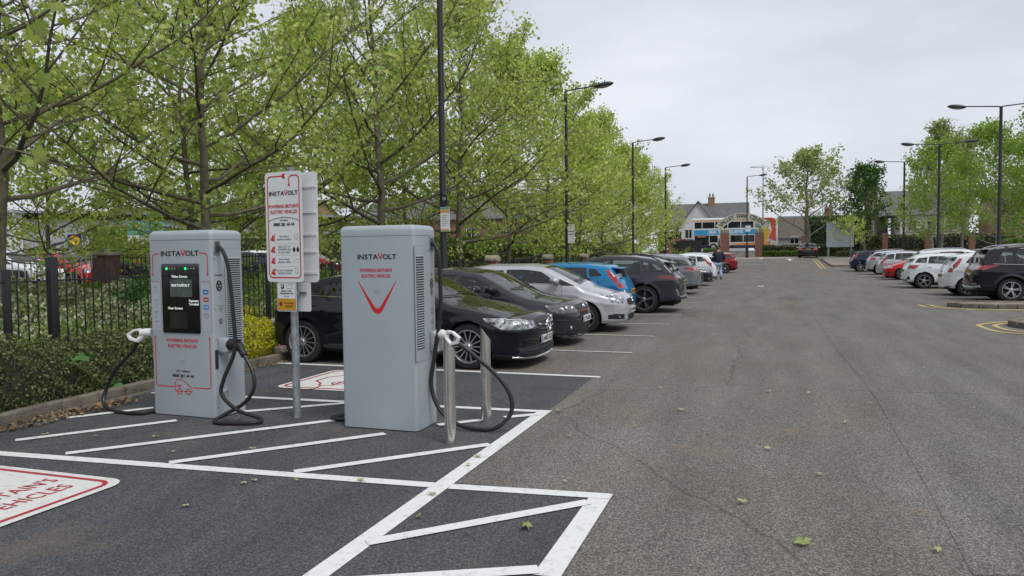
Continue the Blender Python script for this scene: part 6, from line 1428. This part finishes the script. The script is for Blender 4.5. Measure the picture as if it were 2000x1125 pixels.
MB().tube([(-1, 0, 0), (-1, 0, .5), (1, .1, .5), (1, .1, 0)], .035, 6).build('hoop', M_GALV, tr_); MB().tube([(-1, 0, .22), (1, .1, .22)], .025, 6).build('crossbar', M_GALV, tr_)
# ------------------------------------------------------------------ the double-decker bus
M_BW = pm('bus_white', (.62, .62, .60), .3, coat=.6); M_BN = pm('bus_navy', (.012, .015, .05), .3, coat=.6); M_BO = pm('bus_orange', (.62, .22, .03), .3, coat=.6); M_BR = pm('bus_red', (.55, .05, .02), .3, coat=.6); M_BB = pm('bus_blue_advert', (.03, .30, .58), .35)
M_BY = pm('bus_yellow', (.60, .38, .03), .35); M_BG = pm('bus_green', (.10, .28, .16), .35)
bx = thing('double_decker_bus', 'white and orange double-decker bus with a blue advert behind the arch', 'bus', (-4.15, 101, gz(0, 101)+.0))
L_, hb_ = 10.6, 4.28
mb = MB(); mb.box((0, 0, (hb_+.35)/2+.0), (L_, 2.5, hb_-.35), None, .22); mb.build('body', M_BW, bx)
S_ = -1.25
def pan(x0, x1, z0, z1, m_, nm, o=.012, lab=None): return MB().b2(x0, x1, S_-o, S_-.001, z0, z1).build(nm, m_, bx, False)
pan(-5.0, 2.6, 2.12, 2.75, M_BB, 'advert'); text('SEA TO BELIEVE', .58, M_WHITEP, bx, 'advert_lettering', M=frame((-1.0, S_-.014, 2.44), (1, 0, 0), (0, 0, 1)), bold=.02, sx=1.05)
for x0, x1 in ((-4.9, -4.0), (-3.9, -2.4), (-2.3, -.8), (-.7, .8), (.9, 2.4)): pan(x0, x1, 2.95, 3.75, M_GLASSP, 'upper_window'); 
for x0, x1 in ((-3.0, -2.0), (-.4, 1.1), (1.2, 2.5)): pan(x0, x1, 1.15, 2.0, M_GLASSP, 'lower_window')
pan(-4.9, -3.1, .75, 2.05, M_GLASSP, 'door_window'); pan(-4.9, -3.2, 1.72, 2.04, M_BN, 'destination_display', .02); pan(-4.6, -3.5, 1.82, 1.95, M_BO, 'display_glow', .024)
pan(-5.05, 4.9, .33, .72, M_BN, 'skirt')
mb = MB(); mb.prism([(-.6, .73), (4.4, .73), (4.4, 1.25), (3.0, 1.05), (1.0, .98)], .01, RX, (0, S_-.002, 0)); mb.build('orange_swoosh', M_BO, bx, False)
mb = MB(); mb.prism([(3.2, 4.15), (4.6, 4.15), (5.05, 3.9), (5.1, 1.2), (4.2, 1.6), (4.6, 2.6), (4.3, 3.8)], .012, RX, (0, S_-.003, 0)); mb.build('red_tail_panel', M_BR, bx, False)
mb = MB(); mb.prism([(3.2, 1.0), (3.9, 1.0), (4.45, 2.5), (4.1, 2.9), (3.1, 2.9)], .012, RX, (0, S_-.004, 0)); mb.build('yellow_panel', M_BY, bx, False)
mb = MB(); mb.prism([(2.6, 2.95), (4.2, 2.95), (4.35, 3.75), (2.6, 3.8)], .02, RX, (0, S_-.003, 0)); mb.build('green_upper_window', M_BG, bx, False)
mb = MB(); mb.b2(-5.1, 2.5, S_-.01, S_-.002, 3.86, 4.0); mb.build('orange_cove_band', M_BO, bx, False)
for x in (-2.55, 2.9):
    R9 = rot(PI/2, 0, 0); w_ = MB().lathe([(.0005, .02), (.26, .02), (.30, .0), (.30, .01), (.48, .0), (.5, -.05), (.5, -.28)], 24, R9, (x, S_-.01, .5)).build('wheel', M_TYRE, bx); MB().lathe([(.0005, .05), (.1, .05), (.14, .025), (.28, .02)], 20, R9, (x, S_-.012, .5)).build('hub', M_ALLOY, w_)
# ------------------------------------------------------------------ houses
def tiles(name, c, s=1): return brick(name, c, tuple(v*1.25 for v in c), tuple(v*.6 for v in c), s, .35, .28)
M_SLATE = tiles('grey_roof_slates', (.115, .115, .12)); M_TILE = tiles('brown_roof_tiles', (.10, .08, .065)); M_REND = pm('white_render', (.56, .57, .58), .85, var=.08, vs=.8, bump=.3)
M_BUFF = brick('orange_brick', (.34, .17, .09), (.40, .21, .12), (.3, .25, .2)); M_YB = brick('brown_chimney_brick', (.24, .15, .09), (.29, .19, .12), (.2, .17, .13)); M_CREAM = pm('cream_render', (.50, .48, .42), .85, var=.1, vs=.7)
def roof(t, x0, x1, y0, y1, ze, zr, mat, axis='x', over=.35, th=.14, wall=None):
    """two tiled slopes and, for the gable ends, triangles of wall"""
    mb = MB(); 
    if axis == 'x':
        ym = (y0+y1)/2; sl_ = (zr-ze)/(ym-y0)
        for s, ya in ((-1, y0), (1, y1)):
            e = (ya+s*over, ze-over*sl_); mb.add([(x0-over, e[0], e[1]), (x1+over, e[0], e[1]), (x1+over, ym, zr), (x0-over, ym, zr), (x0-over, e[0], e[1]+th), (x1+over, e[0], e[1]+th), (x1+over, ym, zr+th), (x0-over, ym, zr+th)], [(0, 1, 2, 3), (4, 7, 6, 5), (0, 4, 5, 1), (1, 5, 6, 2), (3, 2, 6, 7), (0, 3, 7, 4)])
        for xa, xb_ in ((x0, x0+.2), (x1-.2, x1)): MB().prism([(y0, 0), (y1, 0), (ym, zr-ze-.02)], .2, Matrix(((0, 0, 1), (1, 0, 0), (0, 1, 0))), (xa, 0, ze)).build('gable', wall, t, False)
    else:
        xm = (x0+x1)/2; sl_ = (zr-ze)/(xm-x0)
        for s, xa in ((-1, x0), (1, x1)):
            e = (xa+s*over, ze-over*sl_); mb.add([(e[0], y0-over, e[1]), (e[0], y1+over, e[1]), (xm, y1+over, zr), (xm, y0-over, zr), (e[0], y0-over, e[1]+th), (e[0], y1+over, e[1]+th), (xm, y1+over, zr+th), (xm, y0-over, zr+th)], [(0, 1, 2, 3), (4, 7, 6, 5), (0, 4, 5, 1), (1, 5, 6, 2), (3, 2, 6, 7), (0, 3, 7, 4)])
        [MB().prism([(x0, 0), (x1, 0), (xm, zr-ze-.02)], .2, RX, (0, yq, ze)).build('gable', wall, t, False) for yq in (y0+.2, y1)]
    return mb.build('roof', mat, t, False)
def window(t, x, z, w_, h_, y, frame_m=None, glass=None):
    f = MB(); fr_ = .07
    for a in ((x-w_/2, x+w_/2, z-h_/2, z-h_/2+fr_), (x-w_/2, x+w_/2, z+h_/2-fr_, z+h_/2), (x-w_/2, x-w_/2+fr_, z-h_/2+fr_, z+h_/2-fr_), (x+w_/2-fr_, x+w_/2, z-h_/2+fr_, z+h_/2-fr_), (x-.03, x+.03, z-h_/2+fr_, z+h_/2-fr_)): f.b2(a[0], a[1], y-.05, y+.02, a[2], a[3])
    o = f.build('window', frame_m or M_WHITEP, t, False); MB().b2(x-w_/2+fr_, x+w_/2-fr_, y-.02, y-.005, z-h_/2+fr_, z+h_/2-fr_).build('pane', M_GLASSP, o, False); MB().b2(x-w_/2-.06, x+w_/2+.06, y-.12, y, z-h_/2-.09, z-h_/2-.005).build('sill', M_STONE, o, False)
def chimney(r_, x, y, z0, z1, w_=.95, d_=.6, pots=2, mat=M_YB):
    c = MB().b2(x-w_/2, x+w_/2, y-d_/2, y+d_/2, z0, z1).build('chimney', mat, r_.parent, False); MB().b2(x-w_/2-.06, x+w_/2+.06, y-d_/2-.06, y+d_/2+.06, z1+.002, z1+.15).build('chimney_cap', M_STONE, c, False)
    for k in range(pots): MB().cyl((x-w_/2+w_*(k+.5)/pots, y, z1+.15), .15, .6, 12, .12).build('chimney_pot', M_YB, c)
Z0 = .7
h1 = thing('gabled_house', 'white rendered house with grey slate roofs and a brown chimney above the bus', 'house')
MB().b2(-14, -3.0, 118, 127, Z0, 5.4).build('wall', M_REND, h1, False); r1 = roof(h1, -16.5, -3.0, 118, 127, 5.4, 9.0, M_SLATE, 'x', .2, wall=M_REND)
MB().b2(-12.9, -7.0, 115.2, 118.0, Z0, 5.1).build('wall', M_REND, h1, False); roof(h1, -12.9, -7.0, 115.2, 122, 5.1, 9.0, M_SLATE, 'y', .35, wall=M_REND); chimney(r1, -8.5, 122.2, 8.2, 9.9, 1.0, .7)
window(h1, -10.0, 5.9, .75, 1.25, 115.18, M_BLK); window(h1, -8.7, 4.2, 1.2, 1.4, 115.18); window(h1, -11.3, 4.2, 1.2, 1.4, 115.18); window(h1, -5, 4.4, 1.2, 1.4, 117.98)
h2 = thing('tiled_house', 'long low house with a dark brown tiled roof right of the bus', 'house')
MB().b2(1.5, 15, 112, 120, Z0, 3.4).build('wall', M_REND, h2, False); r2_ = roof(h2, 1.5, 15, 112, 120, 3.4, 6.2, M_TILE, 'x', .4, wall=M_REND); chimney(r2_, 8.2, 116.2, 5.8, 7.4, 1.1, .6, 2, M_BRICK)
window(h2, 3.5, 3.0, 1.2, 1.1, 111.98); window(h2, 10.5, 3.0, 1.2, 1.1, 111.98)
mb = MB(); mb.b2(7.6, 9.6, 112.6, 114.6, 4.6, 5.3); mb.build('dormer', M_REND, h2, False)
h3 = thing('white_house', 'white house with a grey roof and tall brown chimney behind the dark sycamore', 'house')
MB().b2(16.2, 24, 108, 116, Z0, 6.0).build('wall', M_CREAM, h3, False); r3_ = roof(h3, 14.5, 24, 108, 116, 6.0, 9.2, M_SLATE, 'x', .2, wall=M_REND); chimney(r3_, 13.2, 112, Z0, 10.4, 1.5, .9, 2)
for x in (17.6, 19.8, 22.2): window(h3, x, 4.5, 1.1, 1.3, 107.98); window(h3, x, 2.9-.1, 1.1, 1.0, 107.98)
h4 = thing('brick_terrace', 'row of orange brick houses glimpsed through the birches on the right', 'house')
MB().b2(26, 62, 104, 112, Z0-.8, 6.2).build('wall', M_BUFF, h4, False); r4_ = roof(h4, 26, 62, 104, 112, 6.2, 8.8, M_TILE, 'x', .3, wall=M_BUFF)
for i in range(12): window(h4, 27.5+3*i, 4.6, 1.3, 1.3, 103.98); window(h4, 27.5+3*i, 2.4, 1.3, 1.4, 103.98)
for x in (33, 41, 50): chimney(r4_, x, 108, 8.4, 9.8, 1.1, .6, 3, M_BRICK)
h5 = thing('flat_roofed_block', 'distant long low flat-roofed block between the gabled and tiled roofs', 'building'); MB().b2(-3, 26, 190, 205, 0, 9.0).build('wall', pm('weathered_brown_cladding', (.26, .20, .15), .9, var=.2, vs=.3), h5, False); MB().b2(-4, 27, 189, 206, 9.01, 9.6).build('parapet', M_GALV, h5, False); MB().b2(9, 12, 195, 199, 9.6, 11).build('plant_room', M_REND, h5, False)
# supermarket beyond the neighbouring car park
sm_ = thing('supermarket', 'white and grey supermarket with a small square yellow and blue sign behind the trees', 'building', (-50, 43, 0), math.radians(49))
MB().b2(-40, -3.3, 0, 18, 0, 5.0).build('white_wall', M_REND, sm_, False); MB().b2(-3.29, 24, .3, 18, 0, 4.6).build('grey_wall', pm('light_grey_cladding', (.33, .35, .36), .6, var=.05, vs=.5), sm_, False); MB().b2(-40.2, 24.2, -.3, 18.2, 5.01, 5.2).build('roof_edge', M_GALV, sm_, False)
for i in range(4): MB().b2(-3.0+1.5*i, -1.9+1.5*i, .26, .298, .2, 2.4).build('window', M_GLASSP, sm_, False)
sg_ = MB().b2(-.45, .45, .1, .28, 2.55, 3.45).build('shop_sign', pm('shop_sign_blue', (.01, .02, .10), .4), sm_, False)
FLg = frame((0, .095, 3.0), (1, 0, 0), (0, 0, 1)); mb = MB(); fl(mb, arc(0, 0, .37, 0, 350, 28), FLg); o = mb.build('yellow_disc', pm('shop_sign_yellow', (.75, .55, .02), .4), sg_, False); mb = MB(); rl(mb, arc(0, 0, .37, 0, 350, 28), .04, FLg, .002, True); mb.build('red_ring', M_RED, sg_, False); text('LiDL', .27, bpy.data.materials['shop_sign_blue'], o, M=T2(FLg, 0, 0, .004), bold=.008)
for (x, y, z, w_, h_, c_, lb) in ((-25.5, 16.3, 0, .9, 2.4, (.05, .28, .45), 'blue and white parking sign on a pole behind the red car'), (-27.5, 27.5, 0, 1.6, 2.3, (.10, .42, .45), 'turquoise banner sign on poles beyond the trees')):
    t = thing('car_park_sign', lb, 'sign', (x, y, .35), .9); MB().tube([(0, .06, 0), (0, .06, 3)], .05, 8).build('pole', M_GALV, t); MB().b2(-w_/2, w_/2, -.02, .005, 1.3, 2.3).build('lower_panel', M_WHITE, t, False); MB().b2(-w_/2, w_/2, -.02, .005, 2.305, 2.95).build('upper_panel', pm('sign_colour', c_, .4), t, False)
for (x, y, w_, d_, h_, wl, rf, lb) in ((-62, 72, 30, 12, 4.5, M_BUFF, M_TILE, 'brick building with a tiled roof glimpsed through the plane trees'), (-38, 92, 26, 11, 6, M_BRICK, M_SLATE, 'brick house with a grey roof hidden behind the far plane trees')):
    t = thing('background_house', lb, 'house'); MB().b2(x-w_/2, x+w_/2, y-d_/2, y+d_/2, 0, h_).build('wall', wl, t, False); roof(t, x-w_/2, x+w_/2, y-d_/2, y+d_/2, h_, h_+3.2, rf, 'x', .3, wall=wl)
    for i in range(int(w_/3.5)): window(t, x-w_/2+2+3.5*i, h_-1.8, 1.3, 1.3, y-d_/2-.02); window(t, x-w_/2+2+3.5*i, 1.8, 1.5, 1.4, y-d_/2-.02)
hedgebox('tall_hedge', 'long hedge at the back of the neighbouring car park', -34, -32.4, 30, 75, 0, 3.2, M_COVER, 12000, .25, 15)
hedgebox('tall_hedge', 'long hedge behind the far plane trees along the left', -15.5, -13.5, 33, 84, 0, 2.4, M_COVER, 22000, .17, 16)
# ------------------------------------------------------------------ the man walking away
def skin(name, joints, edges, mat, parent, sub=2):
    me = bpy.data.meshes.new(name); me.from_pydata([j[0] for j in joints], edges, []); o = link(name, me, mat, parent)
    o.modifiers.new('Skin', 'SKIN'); sv = me.skin_vertices[0].data
    for i, j in enumerate(joints): sv[i].radius = j[1] if isinstance(j[1], tuple) else (j[1], j[1]); sv[i].use_root = (i == 0)
    s = o.modifiers.new('Sub', 'SUBSURF'); s.levels = sub; s.render_levels = sub
    dg = bpy.context.evaluated_depsgraph_get(); m2 = bpy.data.meshes.new_from_object(o.evaluated_get(dg)); o.modifiers.clear(); o.data = m2; m2.name = name
    m2.materials.clear(); m2.materials.append(mat); m2.polygons.foreach_set('use_smooth', [True]*len(m2.polygons)); return o
pz = G(1403, 546); pr_ = thing('person', 'man in a navy jacket and pale blue jeans walking away along the left row', 'person', pz, math.radians(8))
M_SKIN = pm('skin', (.42, .24, .17), .55); M_JKT = pm('navy_jacket', (.012, .014, .028), .8, var=.3, vs=9, bump=.5, bs=12); M_JEAN = pm('pale_blue_jeans', (.26, .36, .48), .85, var=.25, vs=6, bump=.5, bs=14); M_SHOE = pm('grey_shoe', (.10, .09, .085), .7); M_HAIR = pm('short_brown_grey_hair', (.10, .075, .055), .9, var=.4, vs=40)
# local +Y is where he walks to; z up
J = [((0, .0, .95), .13), ((0, .01, 1.12), (.13, .10)), ((0, .02, 1.32), (.15, .11)), ((0, .03, 1.46), (.08, .07)), ((0, .05, 1.54), .055), ((0, .07, 1.60), (.072, .085)), ((0, .08, 1.68), (.075, .095)), ((0, .07, 1.735), (.05, .06)),
     ((-.17, .03, 1.42), .06), ((-.24, -.02, 1.18), .045), ((-.22, .12, .97), .035), ((-.215, .16, .90), .03),
     ((.17, .03, 1.42), .06), ((.25, .0, 1.18), .045), ((.22, .16, 1.0), .035), ((.20, .20, .93), .03),
     ((-.09, .0, .88), .085), ((-.10, .12, .50), .055), ((-.10, .10, .10), .04), ((.09, 0, .88), .085), ((.10, .02, .50), .055), ((.10, -.20, .14), .04)]
E_ = [(0, 1), (1, 2), (2, 3), (3, 4), (4, 5), (5, 6), (6, 7), (3, 8), (8, 9), (9, 10), (10, 11), (3, 12), (12, 13), (13, 14), (14, 15), (0, 16), (16, 17), (17, 18), (0, 19), (19, 20), (20, 21)]
pr_.scale = (1.14, 1.14, 1.05)
bd_ = skin('body', J, E_, M_SKIN, pr_)
skin('jacket', [((0, .0, .80), (.215, .165)), ((0, .0, 1.06), (.22, .17)), ((0, .01, 1.30), (.22, .165)), ((0, .02, 1.44), (.13, .10)), ((0, .04, 1.50), (.075, .075)), ((-.19, .02, 1.40), .085), ((-.27, -.03, 1.17), .075), ((-.235, .10, 1.0), .06), ((.19, .02, 1.40), .085), ((.28, 0, 1.17), .075), ((.235, .13, 1.02), .06)], [(0, 1), (1, 2), (2, 3), (3, 4), (3, 5), (5, 6), (6, 7), (3, 8), (8, 9), (9, 10)], M_JKT, pr_)
skin('jeans', [((0, 0, .93), (.165, .125)), ((-.095, .01, .84), .105), ((-.11, .12, .50), .078), ((-.11, .10, .10), .068), ((.095, 0, .84), .105), ((.11, .02, .50), .078), ((.11, -.19, .15), .066)], [(0, 1), (1, 2), (2, 3), (0, 4), (4, 5), (5, 6)], M_JEAN, pr_)
for x, y, z, a in ((-.11, .14, .045, 0), (.11, -.17, .085, -.5)):
    mb = MB(); M = rot(a, 0, 0); mb.ell((x, y, z), (.05, .14, .045), 14, 8, M); mb.ell(Vector((x, y, z))+M @ Vector((0, -.05, .03)), (.045, .06, .05), 12, 8, M); mb.build('shoe', M_SHOE, pr_)
mb = MB(); mb.ell((0, .06, 1.685), (.085, .10, .085), 18, 12); mb.build('hair', M_HAIR, pr_)
for s in (-1, 1):
    MB().ell((s*.083, .085, 1.645), (.012, .02, .03), 10, 6).build('ear', M_SKIN, bd_)
mb = MB(); mb.ell((0, .175, 1.63), (.014, .02, .022), 8, 6); mb.build('nose', M_SKIN, bd_)
for s, (hx, hy, hz) in ((-1, (-.215, .17, .885)), (1, (.20, .21, .915))):
    for f in range(4): MB().tube([(hx+(f-1.5)*.014, hy, hz), (hx+(f-1.5)*.015, hy+.02, hz-.045), (hx+(f-1.5)*.014, hy+.045, hz-.06+.004*f)], [.009, .008, .006], 6).build('finger', M_SKIN, bd_)
    MB().tube([(hx-s*.02, hy, hz+.02), (hx-s*.045, hy+.03, hz-.01), (hx-s*.045, hy+.05, hz-.025)], [.011, .009, .007], 6).build('thumb', M_SKIN, bd_)
